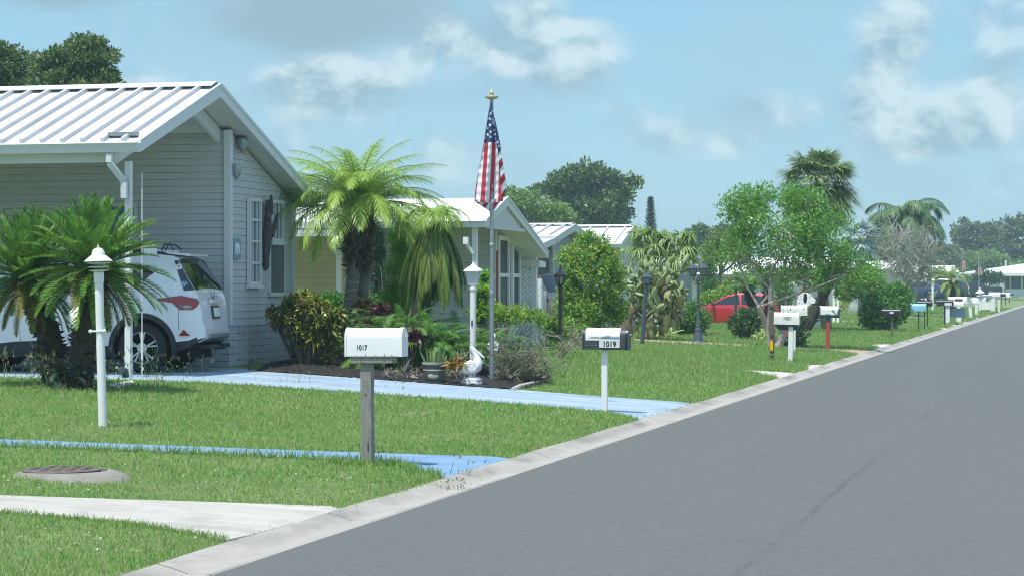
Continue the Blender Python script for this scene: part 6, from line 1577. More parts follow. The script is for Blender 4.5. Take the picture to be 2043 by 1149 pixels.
def frond(g, base, az, el, length, n=30, ll=.3, lw=.018, curve=1.4, ldroop=.35, A0=1.05, A1=.5, v=.25, mat=0, rm=1, rr=.012, t0=.12, prof=None, roll=0.0, pw=1.3):
    m = 14; e = el; pos = np.array(base, float); P = [pos.copy()]; T = []
    for i in range(m):
        t = (i+.5)/m; e = el - curve*t**pw
        d = np.array([math.cos(e)*math.cos(az), math.cos(e)*math.sin(az), math.sin(e)]); T.append(d); pos = pos + d*length/m; P.append(pos.copy())
    P = np.array(P); T = np.array(T + [T[-1]])
    g.tube(P, np.linspace(rr, rr*.25, m+1), 4, rm, cap=False)
    q = np.linspace(t0, .99, n); idx = q*m; i0 = np.clip(idx.astype(int), 0, m-1); fr = (idx - i0)[:, None]
    B = P[i0]*(1-fr) + P[i0+1]*fr; TT = T[i0]
    side = np.array([-math.sin(az), math.cos(az), 0]); 
    up = np.cross(TT, side); up *= np.sign(up[:, 2:3] + 1e-6)
    if roll: side = side*math.cos(roll) + np.array([0, 0, 1])*math.sin(roll)
    A = np.interp(q, [t0, 1], [A0, A1])[:, None] + RNG.normal(0, .07, (n, 1))
    Lq = ll*(prof(q) if prof else np.sin(PI*np.clip(.18 + .8*q, 0, 1))**.7)*RNG.uniform(.88, 1.1, n)
    for s_ in (-1, 1):
        D = TT*np.cos(A) + s_*side*np.sin(A) + up*(v + RNG.normal(0, .06, (n, 1))); D /= np.linalg.norm(D, axis=1)[:, None]
        S = np.cross(D, up); S /= np.linalg.norm(S, axis=1)[:, None] + 1e-9
        g.blades(B, D, S, Lq, lw, ldroop*RNG.uniform(.6, 1.4, n), mat)

def fan(g, base, az, el, pet, r, n=24, droop=.35, w=.03, mat=0, rm=1, spread=2.2, curve=.5):
    P = [np.array(base, float)]; e = el
    for i in range(6):
        e = el - curve*(i/5); P.append(P[-1] + pet/6*np.array([math.cos(e)*math.cos(az), math.cos(e)*math.sin(az), math.sin(e)]))
    g.tube(P, np.linspace(.014, .008, 7), 4, rm, cap=False)
    T = P[-1] - P[-2]; T /= np.linalg.norm(T); side = np.array([-math.sin(az), math.cos(az), 0]); up = np.cross(T, side)
    if up[2] < 0: up = -up
    a = np.linspace(-spread, spread, n) + RNG.normal(0, .04, n)
    D = T*np.cos(a)[:, None] + side*np.sin(a)[:, None] + up*RNG.normal(.12, .1, (n, 1)); D /= np.linalg.norm(D, axis=1)[:, None]
    S = np.cross(D, up); S /= np.linalg.norm(S, axis=1)[:, None] + 1e-9
    g.blades(np.repeat(P[-1][None], n, 0), D, S, r*(1 - .25*np.abs(a)/spread)*RNG.uniform(.85, 1.1, n), w, droop*RNG.uniform(.5, 1.5, n), mat, wm=1.15)

def golden(n, el0, el1, jit=.12):
    """azimuth and elevation of n fronds from the young upright ones to the old hanging ones."""
    i = np.arange(n); return i*2.39996 + RNG.normal(0, .1, n), np.interp(i/(n-1), [0, 1], [el0, el1]) + RNG.normal(0, jit, n)

# -- cycads
def cycad(label, px_b, py_b, Y, cpx, cpy, flen, nf, lean):
    base = gp(px_b, py_b); t = thing('cycad', label, 'cycad', base, 0)
    k = Y/F; c = np.array(at(cpx, cpy, base.y)) - np.array(base)
    g = G(); P = np.array([[0, 0, -.1], [0, 0, .15], c*.5 + [lean, 0, 0], c*.85, c + [0, 0, .02]]); g.tube(P, [.15, .155, .15, .14, .09], 12)
    n = 900; q = RNG.uniform(0, 1, n); a = RNG.uniform(0, 2*PI, n); B = np.stack([np.interp(q, np.linspace(0, 1, 5), P[:, i]) for i in range(3)], 1) + .13*np.c_[np.cos(a), np.sin(a), 0*a]
    D = np.c_[np.cos(a), np.sin(a), RNG.uniform(-.4, .9, n)]; D /= np.linalg.norm(D, axis=1)[:, None]
    g.leaves(B, D, perp(D), RNG.uniform(.04, .11, n), .03, 0); g.build('trunk', M['trunk_dark'], t)
    g = G(); az, el = golden(nf, 1.52, -.5); el = 1.52 - 2.0*np.linspace(0, 1, nf)**1.25 + RNG.normal(0, .1, nf)
    pr = lambda q: np.clip(np.sin(PI*np.clip(.06 + .97*q, 0, 1)), 0, 1)**.4
    for i in range(nf):
        f = i/nf
        frond(g, c + [0, 0, .03], az[i], el[i], flen*RNG.uniform(.88, 1.1)*(.92 + .12*f), 58, .15, .0155, curve=.25 + .62*f + RNG.uniform(-.1, .1), ldroop=.05, A0=1.0, A1=.55, v=.38, rr=.011, t0=.10, prof=pr, mat=2 if (f > .80 and RNG.random() < .45) else 0)
    g.build('fronds', [M['P_cycad'], M['rachis'], M['P_cycad_old']], t)
    g = G()                                             # old skirt
    for i in range(9): frond(g, c - [0, 0, .06], RNG.uniform(0, 2*PI), RNG.uniform(-.75, -.35), flen*.8, 36, .1, .010, curve=1.0, ldroop=.2, v=.1, prof=pr)
    g.build('dry_fronds', [M['P_cycad_old'], M['P_dead']], t)
cycad('large cycad with stiff dark green fronds right behind the louvred white lamp', 158, 776, 28, 187, 545, 1.0, 118, -.02)
cycad('yellower cycad leaning left, cut by the left picture edge', 112, 770, 28.4, 55, 560, .95, 100, .08)
# dead ferny growth at their feet
g = G(); c = gp(132, 777)
for i in range(60): 
    a = RNG.uniform(0, 2*PI); b = np.array([RNG.normal(0, .16), RNG.normal(0, .1), RNG.uniform(0, .32)])
    frond(g, b, a, RNG.uniform(-.2, 1.0), RNG.uniform(.16, .34), 14, .06, .009, curve=1.2, ldroop=.2, rr=.004)
o = g.build('fern_clump', [M['L_conifer'], M['trunk_dark']], loc=c); tag(o, 'dark ferny suckers massed around the cycad trunks', 'fern')

# -- date palm with two trunks and a skirt of dead fronds
def date_palm():
    Y = 37.6; base = on(690, Y); t = thing('date_palm', 'bright green feathery date palm arching over the croton bed', 'palm', base, 0)
    L_ = lambda px, py, d=0: np.array(at(px, py, Y + d)) - np.array(base)
    crown = L_(714, 422)
    g = G(); g.tube([[0, 0, -.1], L_(694, 650), L_(699, 590), L_(704, 545), L_(712, 500), L_(722, 455), crown], [.135, .105, .10, .10, .12, .15, .10], 14); g.build('trunk', M['trunk_palm'], t, smooth=True, sharp=0)
    g = G(); P = [L_(712, 680, .3), L_(716, 630, .3), L_(722, 585, .3), L_(733, 530, .25), L_(728, 470, .1)]; g.tube(P, [.095, .085, .085, .09, .08], 12)
    n = 420; q = np.sort(RNG.uniform(0, .8, n)); a = np.arange(n)*2.399; B = np.stack([np.interp(q, np.linspace(0, 1, 5), np.array(P)[:, i]) for i in range(3)], 1) + .08*np.c_[np.cos(a), np.sin(a), 0*a]
    D = np.c_[np.cos(a)*.8, np.sin(a)*.8, np.full(n, .75)]; D /= np.linalg.norm(D, axis=1)[:, None]; g.leaves(B, D, np.c_[-np.sin(a), np.cos(a), 0*a], .075, .05); g.build('knobby_trunk', M['trunk_pale'], t)
    g = G(); n = 700; q = RNG.uniform(0, 1, n); a = RNG.uniform(0, 2*PI, n); r_ = np.interp(q, [0, .5, 1], [.10, .15, .17])
    B = np.stack([np.interp(q, [0, .55, 1], [L_(712, 535)[i], L_(716, 480)[i], crown[i]]) for i in range(3)], 1) + r_[:, None]*np.c_[np.cos(a), np.sin(a), 0*a]
    D = np.c_[np.cos(a)*.5, np.sin(a)*.5, RNG.uniform(-1.2, .5, n)]; D /= np.linalg.norm(D, axis=1)[:, None]; g.leaves(B, D, perp(D), RNG.uniform(.08, .26, n), .045)
    for i in range(15): frond(g, crown - [0, 0, .06], RNG.uniform(0, 2*PI), RNG.uniform(-.7, .2), RNG.uniform(.35, .6), 16, .22, .012, curve=1.5, ldroop=.6, mat=0, rm=0)
    g.build('dead_skirt', M['P_boots'], t)
    g = G(); nf = 78; az, el = golden(nf, 1.3, .1)
    for i in range(nf):
        f = i/nf
        frond(g, crown + [0, 0, .03], az[i], el[i], RNG.uniform(1.6, 2.1)*(.85 + .15*f), 60, .34, .0135, curve=1.3 + .15*f + RNG.uniform(-.15, .15), ldroop=.55, A0=1.15, A1=.45, v=.12, rr=.012, t0=.16)
    g.build('fronds', [M['P_date'], M['rachis']], t)
date_palm()

def hanging_palm():
    Y = 36.2; base = on(824, Y); t = thing('weeping_palm', 'palm with long hanging fronds weeping over a crooked grey trunk', 'palm', base, 0)
    L_ = lambda px, py, d=0: np.array(at(px, py, Y + d)) - np.array(base)
    crown = L_(868, 440)
    g = G(); g.tube([L_(812, 745), L_(818, 715), L_(822, 680), L_(826, 630), L_(836, 590), L_(848, 530), L_(856, 480), crown], [.24, .14, .10, .085, .08, .075, .08, .07], 12)
    for i in range(14): a = i*2.4; p = np.array([L_(822, 680), L_(826, 630), L_(836, 590)][i % 3]); g.ball(p + .06*np.array([math.cos(a), math.sin(a), RNG.uniform(-1, 1)]), (.04, .04, .05), 7, 5)
    g.build('trunk', M['trunk'], t, smooth=True)
    g = G(); nf = 70; az, el = golden(nf, 1.2, -.2)
    for i in range(nf):
        f = i/nf
        frond(g, crown + [0, 0, .0], az[i], el[i], RNG.uniform(.8, 1.5), 46, .26, .014, curve=el[i] + 1.5 + RNG.uniform(-.1, .05), ldroop=1.1, A0=.38, A1=.18, v=.03, rr=.008, t0=.15, mat=0, pw=.15)
    for i in range(16): frond(g, crown + [0, 0, .05], az[i], RNG.uniform(.5, 1.2), RNG.uniform(.45, .7), 30, .3, .014, curve=2.1, ldroop=.6, mat=2)
    g.build('fronds', [M['P_hang'], M['rachis'], M['P_date']], t)
hanging_palm()

def clump_palm(name, label, px, Y, n, length, leaf, spread=.15, el=(1.45, .45), ll=.22, lw=.011, nl=40, curve=1.2, cat='palm', base_py=None, ldroop=.3, z0=0.0):
    base = on(px, Y); t = thing(name, label, cat, base, 0); g = G()
    az, e = golden(n, el[0], el[1])
    for i in range(n):
        b = np.array([RNG.normal(0, spread), RNG.normal(0, spread), z0])
        frond(g, b, az[i], e[i], length*RNG.uniform(.75, 1.1), nl, ll, lw, curve=curve*RNG.uniform(.8, 1.2), ldroop=ldroop, A0=.8, A1=.35, v=.2, rr=.009, t0=.22)
    g.build('fronds', [M[leaf], M['rachis']], t); return t
clump_palm('areca_palm', 'dense fine leaved clump palm filling the bed behind the olive pot', 862, 35.6, 170, 1.4, 'P_areca', .30, (1.52, .65), .26, .0075, 84, 1.75, ldroop=.45)
clump_palm('areca_palm', 'loose clump palm at the left of the weeping palm trunk', 800, 36.8, 80, 1.45, 'P_areca', .16, (1.5, .75), .26, .0075, 72, 1.6, ldroop=.45)

bush('podocarpus', 'soft bright yellow green upright shrub behind the weeping palm', 800, 38.6, [(800, 545, 26, 60, 60), (795, 480, 16, 40, 30), (815, 620, 34, 50, 50), (783, 600, 18, 40, 30)], 'L_pod', 60, .10, .014, clr=11)
bush('cypress', 'slim dark cypress in front of the pale wall beside the date palm', 756, 41, [(757, 560, 13, 60, 70), (756, 480, 8, 45, 40), (757, 630, 16, 40, 40)], 'L_cypress', 60, .07, .014, clr=9)

def rosettes(name, label, cat, px, Y, blobs, leaf, per=11, L=.17, W=.035, n=60, up=.4, droop=.35, stems=True, wm=1.2, depth=1.0):
    base = on(px, Y); t = thing(name, label, cat, base, 0); k = Y/F
    C = fill(blobs, Y, base, n, depth, .35); gz = ground_z(C[:, 0] + base.x, C[:, 1] + base.y) - base.z; C[:, 2] = np.maximum(C[:, 2], gz + .06)
    N_ = len(C)*per; P = np.repeat(C, per, 0) + RNG.normal(0, .018, (N_, 3)); D = unit(N_) + [0, 0, up]; D /= np.linalg.norm(D, axis=1)[:, None]
    g = G(); g.blades(P, D, perp(D), L*RNG.uniform(.6, 1.2, N_), W*RNG.uniform(.7, 1.2, N_), droop*RNG.uniform(.3, 1.5, N_), wm=wm); g.build('leaves', M[leaf], t)
    if stems:
        g = G()
        for c in C[RNG.random(len(C)) < .5]: limb(g, (c[0]*.25, c[1]*.25, -.04), c, .014, .006, .05, 5, 6)
        g.build('stems', M['trunk'], t, smooth=True)
    return t
rosettes('croton', 'large croton with mottled green, yellow and orange leaves against the house corner', 'shrub', 612, 35.2, [(615, 640, 62, 45, 75), (560, 628, 30, 20, 22), (650, 650, 40, 48, 50), (625, 690, 45, 38, 36), (600, 605, 40, 18, 26)], 'L_croton', 19, .135, .032)
bush('hedge', 'clipped dark green hedge at the foot of the yellow wall', 650, 40.5, [(610, 602, 40, 17, 40), (680, 606, 45, 18, 45), (735, 612, 25, 22, 30)], 'L_red', 40, .07, .035, clr=10)
rosettes('grass_tuft', 'small yellow grass tuft above the croton at the house corner', 'plant', 600, 38.5, [(598, 588, 24, 6, 14)], 'L_varieg', 16, .28, .012, droop=.6)
rosettes('cordyline', 'dark red cordyline behind the 1017 mailbox', 'shrub', 760, 36.6, [(755, 645, 28, 20, 16), (760, 618, 18, 12, 8)], 'L_cordy', 13, .22, .035, droop=.5)
rosettes('cordyline', 'low dark red plant between the weeping palm trunk and mailbox', 'shrub', 805, 34.6, [(830, 670, 16, 12, 9), (790, 690, 22, 14, 12)], 'L_cordy', 12, .2, .035, droop=.5)
rosettes('croton', 'small yellow and orange croton above the cordyline', 'shrub', 735, 37.4, [(722, 608, 12, 10, 7)], 'L_crotonb', 11, .2, .035)
rosettes('bromeliad', 'golden yellow bromeliad between the olive pot and the pelican', 'plant', 908, 32.6, [(908, 727, 14, 8, 9)], 'L_crotonb', 13, .19, .028, stems=False, up=.7)
rosettes('bush', 'dark leafy shrub between the date palm trunk and the cordyline', 'shrub', 705, 36.2, [(700, 650, 22, 40, 24), (690, 700, 22, 18, 14)], 'L_dark', 14, .13, .04)

def twiggy(name, label, px, Y, h, spread, n, depth_, leaf=None, nl=0, LL=.05, mat='twig', r0=.016, cat='shrub', up=.55, sx=1.0, leafW=.02):
    base = on(px, Y); t = thing(name, label, cat, base, 0); g = G(); tips = []
    def grow(p, d, l, r, lev):
        m = 4; P = [p]; 
        for i in range(m): d = d + RNG.normal(0, .22, 3) + np.array([0, 0, .03]); d /= np.linalg.norm(d); P.append(P[-1] + d*l/m)
        g.tube(P, np.linspace(r, r*.55, m+1), 5 if lev < 2 else 4, cap=False)
        tips.append(P[-1]); tips.append(P[2])
        if lev >= depth_: return
        for q in range(RNG.integers(2, 5)):
            j = RNG.integers(2, m+1); dd = d + RNG.normal(0, .62, 3)*np.array([sx, 1, .8]); dd /= np.linalg.norm(dd)
            grow(P[j], dd, l*RNG.uniform(.55, .8), r*.58, lev+1)
    for i in range(n):
        a = RNG.uniform(0, 2*PI); d = np.array([math.cos(a)*spread*sx, math.sin(a)*spread, up + RNG.uniform(0, .6)]); d /= np.linalg.norm(d)
        grow(np.array([math.cos(a)*.05, math.sin(a)*.05, -.03]), d, h*RNG.uniform(.3, .5), r0, 0)
    g.build('branches', M[mat], t, smooth=True)
    if leaf:
        T = np.array(tips); P = T[RNG.integers(0, len(T), nl)] + RNG.normal(0, .03, (nl, 3)); D = unit(nl) + [0, 0, .3]; D /= np.linalg.norm(D, axis=1)[:, None]
        g = G(); g.leaves(P, D, perp(D), LL*RNG.uniform(.6, 1.4, nl), leafW); g.build('leaves', M[leaf], t)
    return t
twiggy('bare_shrub', 'tangled half bare shrub beside the flagpole', 1040, 34.1, .95, .62, 18, 4, 'L_oak', 1700, .045, up=.35, r0=.017)
twiggy('bare_shrub', 'thin twiggy plant between the pelican lamp and the areca palm', 925, 33.6, .75, .35, 5, 3, 'L_oak', 200, .04)
twiggy('bare_shrub', 'small dead twig plant at the back of the mulch bed', 800, 33.0, .42, .6, 6, 3, None)
twiggy('creeper', 'twisted creeper wrapped round the foot of the black lamp post', 1113, 43.5, .85, .4, 7, 3, 'L_lime', 260, .06, r0=.022)
bush('low_hedge', 'low olive green hedge under the white house windows', 1000, 44, [(975, 622, 35, 18, 40), (1030, 628, 40, 18, 40), (1075, 640, 20, 18, 16)], 'L_lime', 36, .07, .03, clr=11)
bush('flowering_shrub', 'small yellow flowered shrub at the right of the black lamp post', 1138, 50, [(1130, 655, 20, 22, 26), (1100, 662, 14, 16, 14), (1165, 660, 18, 14, 14)], 'L_lime', 30, .09, .04, clr=10)
bush('bush', 'bright green young shrub between the white lamp and flagpole', 962, 38.5, [(962, 570, 15, 28, 22), (955, 620, 16, 30, 20)], 'L_pod', 26, .10, .05, clr=8)
bush('bush', 'tall egg shaped yellow green bush above the 1019 mailbox', 1180, 57, [(1180, 560, 56, 84, 130), (1172, 492, 20, 26, 14), (1200, 500, 22, 22, 14), (1165, 620, 54, 40, 60), (1218, 595, 34, 55, 44), (1142, 520, 26, 30, 16), (1135, 590, 24, 40, 18), (1225, 530, 22, 24, 12)], 'L_lime', 54, .115, .048, clr=13, shell=.6)
# -- prickly pear
def cactus():
    Y = 60; base = on(1290, Y); t = thing('prickly_pear', 'huge tangled prickly pear cactus with a gnarled trunk', 'cactus', base, 0); k = Y/F
    pads = []; g, gy, gt = G(), G(), G()
    L_ = lambda px, py, d=0: np.array(at(px, py, Y + d)) - np.array(base)
    gt.tube([L_(1250, 690), L_(1246, 650), L_(1252, 625), L_(1270, 607), L_(1292, 603), L_(1312, 600)], [.22, .2, .17, .15, .13, .09], 9); gt.tube([L_(1288, 690), L_(1290, 640), L_(1296, 600)], [.12, .1, .08], 8)
    gt.build('trunk', M['cactus_wood'], t, smooth=True)
    n = 0
    def pad(p, d, s_, lev):
        nonlocal n
        q = Vector(d).to_track_quat('Z', 'Y').to_euler(); rz = RNG.uniform(0, PI)
        rot = (Matrix(q.to_matrix()) @ Matrix.Rotation(rz, 3, 'Z')).to_euler()
        c = p + d*s_; pads.append((c, s_, rot, 'cactus_yel' if RNG.random() < .12 else 'cactus')); n += 1
        if lev <= 0: return
        for i in range(RNG.integers(1, 3)):
            dd = d + RNG.normal(0, .55, 3) + np.array([0, 0, .05]); dd /= np.linalg.norm(dd)
            pad(p + d*s_*1.9, dd, s_*RNG.uniform(.8, 1.02), lev-1)
    for px, py, lv in ((1265, 610, 4), (1285, 600, 5), (1305, 600, 5), (1325, 600, 4), (1345, 620, 3), (1295, 640, 3), (1330, 650, 2), (1258, 650, 2), (1310, 560, 3), (1280, 570, 3), (1350, 590, 3), (1262, 580, 4), (1300, 580, 5), (1320, 570, 5), (1340, 600, 4), (1275, 630, 3), (1315, 630, 3), (1290, 555, 4), (1330, 545, 4), (1360, 610, 2), (1270, 560, 3), (1275, 655, 2), (1300, 660, 2), (1320, 655, 2), (1345, 640, 2), (1285, 620, 3), (1325, 610, 3)):
        d = unit(1)[0]*.6 + [0, 0, .8]; pad(L_(px, py + 14, RNG.normal(0, .4)), d/np.linalg.norm(d), RNG.uniform(.13, .17), max(1, lv-1))
    for c in fill([(1312, 605, 58, 58, 120), (1275, 560, 26, 36, 26), (1345, 590, 26, 46, 30), (1310, 545, 40, 26, 24)], Y, base, 1, .6, .4):
        if c[2] < .1: c[2] = RNG.uniform(.1, .4)
        q = Vector(unit(1)[0]*.7 + np.array([0, 0, .7])).to_track_quat('Z', 'Y').to_matrix() @ Matrix.Rotation(RNG.uniform(0, PI), 3, 'Z')
        pads.append((c, RNG.uniform(.12, .17), q.to_euler(), 'cactus_yel' if RNG.random() < .12 else 'cactus'))
    pads.sort(key=lambda q: q[0][1] - q[1]*2)
    for c, s_, rot, m_ in pads[:100]: q = G(); q.ball(c, (s_*.62, s_*.14, s_*1.05), 10, 7, rot=rot); q.build('pad', M[m_], t, smooth=True, sharp=0)
    for c, s_, rot, m_ in pads[100:]: g.ball(c, (s_*.62, s_*.14, s_*1.05), 10, 7, rot=rot, mat=int(m_ == 'cactus_yel'))
    if len(pads) > 100: o = g.build('pads', [M['cactus'], M['cactus_yel']], t, smooth=True, sharp=0); o['kind'] = 'stuff'
cactus()
def fan_palm(name, label, px, Y, crowns, nf, pet, r, leaf='P_fan', w=.035, trunk_r=.12, old='P_cab_old', el=(1.4, -.5), droop=.35, nold=0, cat='palm', tm='trunk_palm', base_px=None, nseg=24, sky=None, mid=None, spread=2.2):
    base = on(base_px or px, Y); t = thing(name, label, cat, base, 0); gt, gf = G(), G()
    for cx, cy in crowns:
        c = np.array(at(cx, cy, Y)) - np.array(base)
        gt.tube([[0, 0, -.1], (np.array(at(*mid, Y)) - np.array(base)) if mid else c*.5 + [RNG.normal(0, .08), 0, 0], c], [trunk_r*1.15, trunk_r, trunk_r*.95], 10)
        az, e = golden(nf, *el)
        for i in range(nf): fan(gf, c, az[i], e[i], pet*RNG.uniform(.8, 1.1), r*RNG.uniform(.85, 1.1), nseg, droop, w, 0, 1, spread)
        for i in range(nold): fan(gf, c - [0, 0, .1], RNG.uniform(0, 2*PI), RNG.uniform(-1.2, -.6), pet*RNG.uniform(.7, 1.0), r*.85, 18, droop*1.6, w, 2, 1)
    gt.build('trunk', M[tm], t, smooth=True, sharp=0); gf.build('fronds', [M[leaf], M['rachis'], M[old]], t); return t
fan_palm('fan_palm', 'twin crowned fan palm behind the prickly pear', 1318, 67, [(1296, 490), (1352, 492)], 17, .48, .62, 'P_fan', .045, .11, el=(1.3, -.25), droop=.7, base_px=1322)
bush('hibiscus', 'dense green hibiscus bush with a few red blooms left of the red sedan', 1362, 66, [(1360, 638, 42, 34, 80), (1395, 640, 18, 24, 26), (1340, 622, 20, 20, 20)], 'L_red', 52, .10, .05, clr=12, shell=.7)
rosettes('variegated_grass', 'pale variegated grass clump at the foot of the cactus', 'plant', 1322, 62, [(1320, 664, 26, 8, 16)], 'L_varieg', 22, .36, .022, stems=False, droop=.7, up=.8)
bush('bush', 'rounded yellow green bush just left of the red sedan windscreen', 1428, 92, [(1425, 598, 32, 12, 40), (1450, 590, 26, 14, 26)], 'L_lime', 40, .12, .06, clr=10)
bush('cypress', 'conical green cypress behind the double lamp', 1414, 99, [(1415, 590, 20, 32, 60), (1415, 555, 14, 36, 50), (1416, 530, 8, 20, 20)], 'L_red', 60, .10, .025, clr=10)
tree('round_tree', 'airy light green tree above the double lamp', 1437, 100, [(1440, 490, 38, 32), (1470, 505, 34, 30), (1420, 510, 24, 26), (1480, 470, 22, 22)], 'L_light', 44, .15, .07, ncl=34, clr=12, tr=.10, fork=(1437, 545))
bush('bush', 'yellow green shrub mass behind the red sedan', 1470, 96, [(1470, 570, 30, 26, 40), (1500, 560, 24, 30, 30), (1440, 590, 16, 18, 16)], 'L_light', 44, .14, .06, clr=12)
def small_palm(label, px_b, py_b, Y, mid, top, nf, fl, leaf='P_areca', tr=.09, el=(1.35, -.3), curve=1.5, tm='trunk_dark', name='date_palm', ll=.28, lw=.018, boots=True, ldroop=.5, nl=26):
    base = on(px_b, Y); t = thing(name, label, 'palm', base, 0); L_ = lambda p: np.array(at(*p, Y)) - np.array(base)
    P = [np.array([0, 0, -.1]), L_(mid), L_(top)]; g = G(); tt_ = np.linspace(0, 1, 9)
    Pq = np.stack([np.interp(tt_, [0, .5, 1], [p[i] for p in P]) for i in range(3)], 1); g.tube(Pq, np.linspace(tr*.8, tr*1.25, 9), 10)
    if boots:
        n = 260; q = RNG.uniform(.2, 1, n); a = RNG.uniform(0, 2*PI, n); B = np.stack([np.interp(q, tt_, Pq[:, i]) for i in range(3)], 1) + tr*np.c_[np.cos(a), np.sin(a), 0*a]
        D = np.c_[np.cos(a), np.sin(a), RNG.uniform(-.3, 1, n)]; D /= np.linalg.norm(D, axis=1)[:, None]; g.leaves(B, D, perp(D), RNG.uniform(.06, .14, n), .05)
    g.build('trunk', M[tm], t)
    g = G(); az, e = golden(nf, *el)
    for i in range(nf): frond(g, P[2], az[i], e[i], fl*RNG.uniform(.85, 1.1), nl, ll, lw, curve=curve*RNG.uniform(.8, 1.2), ldroop=ldroop, rr=.012, t0=.18)
    g.build('fronds', [M[leaf], M['rachis']], t); return t
small_palm('young palm with a shaggy dark trunk in front of the red sedan', 1514, 662, 70, (1506, 625), (1493, 580), 20, .7, tr=.115, el=(1.4, .5), curve=1.0, name='young_palm')
small_palm('second shaggy trunk palm between the red sedan and the forked tree', 1532, 655, 74, (1532, 610), (1530, 560), 20, .8, tr=.09, el=(1.4, .5), curve=1.0, name='young_palm')
bush('bush', 'dark glossy round bush at the near side of the red sedan', 1487, 64, [(1485, 648, 28, 20, 50), (1490, 632, 18, 14, 18)], 'L_dark', 44, .11, .06, clr=9)
rosettes('variegated_grass', 'pale grass tuft beside the dark bush and forked tree', 'plant', 1518, 63, [(1518, 664, 16, 7, 9)], 'L_varieg', 16, .3, .022, stems=False, droop=.6, up=.7)
# -- the forked tree over mailbox 1021
tree('forked_tree', 'glossy leaved tree with a grey forked trunk behind mailbox 1021', 1545, 57.5,
     [(1560, 455, 105, 66, 95), (1475, 425, 34, 46, 34), (1640, 465, 60, 62, 56), (1695, 545, 50, 42, 44), (1600, 545, 76, 36, 34), (1480, 505, 34, 36, 14), (1600, 398, 50, 26, 30), (1510, 400, 34, 26, 20)],
     'L_tree', 46, .10, .05, clr=21, tr=.155, fork=(1552, 585), twigs=.4, multi=3, shell=0, lr=.36, tmat='trunk_pale')
g = G(); t_ = bpy.data.objects['forked_tree']; b_ = np.array(t_.location)
for i in range(70):
    p = fill([(1560, 540, 60, 30, 1)], 57.5, b_, 1)[0]
    limb(g, p, p + RNG.normal(0, .35, 3) + [0, 0, .1], .014, .004, .14, 4, 6)
g.build('dead_twigs', M['twig'], t_)
bush('bush', 'leafy low growth at the trunk foot of the forked tree', 1575, 58.5, [(1598, 655, 14, 22, 14), (1590, 680, 18, 14, 14), (1570, 690, 14, 8, 8)], 'L_dark', 16, .10, .05, clr=8, shell=.2)
rosettes('croton', 'yellow leaved croton right of the dog head mailbox', 'shrub', 1610, 88, [(1608, 590, 12, 12, 10), (1622, 602, 10, 8, 8)], 'L_crotonb', 14, .28, .06)
bush('bush', 'orange and green bush in shade behind the dog head mailbox', 1604, 80, [(1605, 625, 10, 12, 18)], 'L_croton', 26, .12, .06, clr=8)
bush('bush', 'feathery green bush between the trunk and the flat capped white lamp', 1568, 84, [(1566, 600, 18, 24, 30), (1560, 560, 18, 22, 20)], 'L_red', 44, .12, .03, clr=10)
# -- palms and trees beyond
fan_palm('cabbage_palm', 'tall cabbage palm with a round shaggy crown above the forked tree', 1652, 80, [(1632, 372)], 100, 1.0, .92, 'P_cabbage', .05, .17, el=(1.5, -.9), spread=1.75, droop=.4, nold=40, base_px=1650, nseg=30)
small_palm('leaning dark trunk palm right of the white T post', 1606, 648, 76, (1634, 610), (1662, 545), 26, 1.0, leaf='P_areca', tr=.15, el=(1.4, -.3), name='leaning_palm')
small_palm('dark trunk palm leaning left in front of the white lap sided house', 1738, 617, 100, (1724, 595), (1714, 555), 26, 1.15, leaf='P_areca', tr=.16, el=(1.4, -.3), name='leaning_palm')
small_palm('short stout palm in front of the white column', 1742, 600, 118, (1744, 575), (1746, 548), 24, 1.2, leaf='P_areca', tr=.2, el=(1.4, -.2), name='leaning_palm')
bush('bush', 'light green leafy mass hanging over the white lap sided house', 1700, 96, [(1690, 565, 34, 20, 30), (1725, 560, 30, 22, 26), (1750, 575, 22, 18, 16)], 'L_lime', 40, .14, .06, clr=11, stem=False) if False else None
tree('round_tree', 'low leafy tree spreading before the white lap sided house', 1722, 92, [(1705, 565, 32, 20), (1735, 560, 30, 22), (1690, 585, 22, 14), (1755, 580, 18, 14)], 'L_light', 50, .14, .06, ncl=24, clr=10, tr=.08, fork=(1722, 595))
rosettes('grass_tuft', 'tall green grass tuft against the white lap sided house', 'plant', 1680, 104, [(1680, 612, 14, 8, 10)], 'L_varieg', 24, .7, .03, droop=.6, up=1.0, stems=False)
fan_palm('silver_palm', 'silvery blue fan palm behind the forked tree', 1718, 112, [(1716, 480)], 22, .7, .9, 'P_silver', .07, .17, el=(1.3, -.5), droop=.3)
small_palm('tall queen palm with drooping plumes behind the grey bare tree', 1812, 610, 132, (1812, 520), (1806, 446), 30, 3.2, leaf='P_queen', tr=.2, el=(1.45, .1), curve=2.3, tm='trunk', name='queen_palm', ll=.9, lw=.06, boots=False, ldroop=.9, nl=70)
def bare_tree():
    t = tree('bare_tree', 'grey half bare tree full of fine twigs in front of the queen palm', 1818, 122, [(1780, 500, 40, 34), (1825, 485, 46, 40), (1850, 520, 30, 30), (1795, 540, 36, 26), (1760, 490, 24, 26), (1830, 550, 30, 20)], 'L_oakgrey', 26, .14, .05, ncl=26, clr=14, tr=.17, fork=(1820, 580), tmat='twig_grey', twigs=0, multi=2)
    base = t.location; g = G()
    for i in range(130):
        p = fill([(1805, 515, 60, 52, 1)], 122, base, 1)[0]; q = p + RNG.normal(0, .55, 3) + [0, 0, .15]; limb(g, p, q, .028, .008, .12, 4, 5)
        for j in range(4): limb(g, p + (q-p)*RNG.uniform(.3, 1), q + RNG.normal(0, .45, 3), .014, .005, .1, 3, 4)
    g.build('twigs', M['twig_grey'], t)
bare_tree()
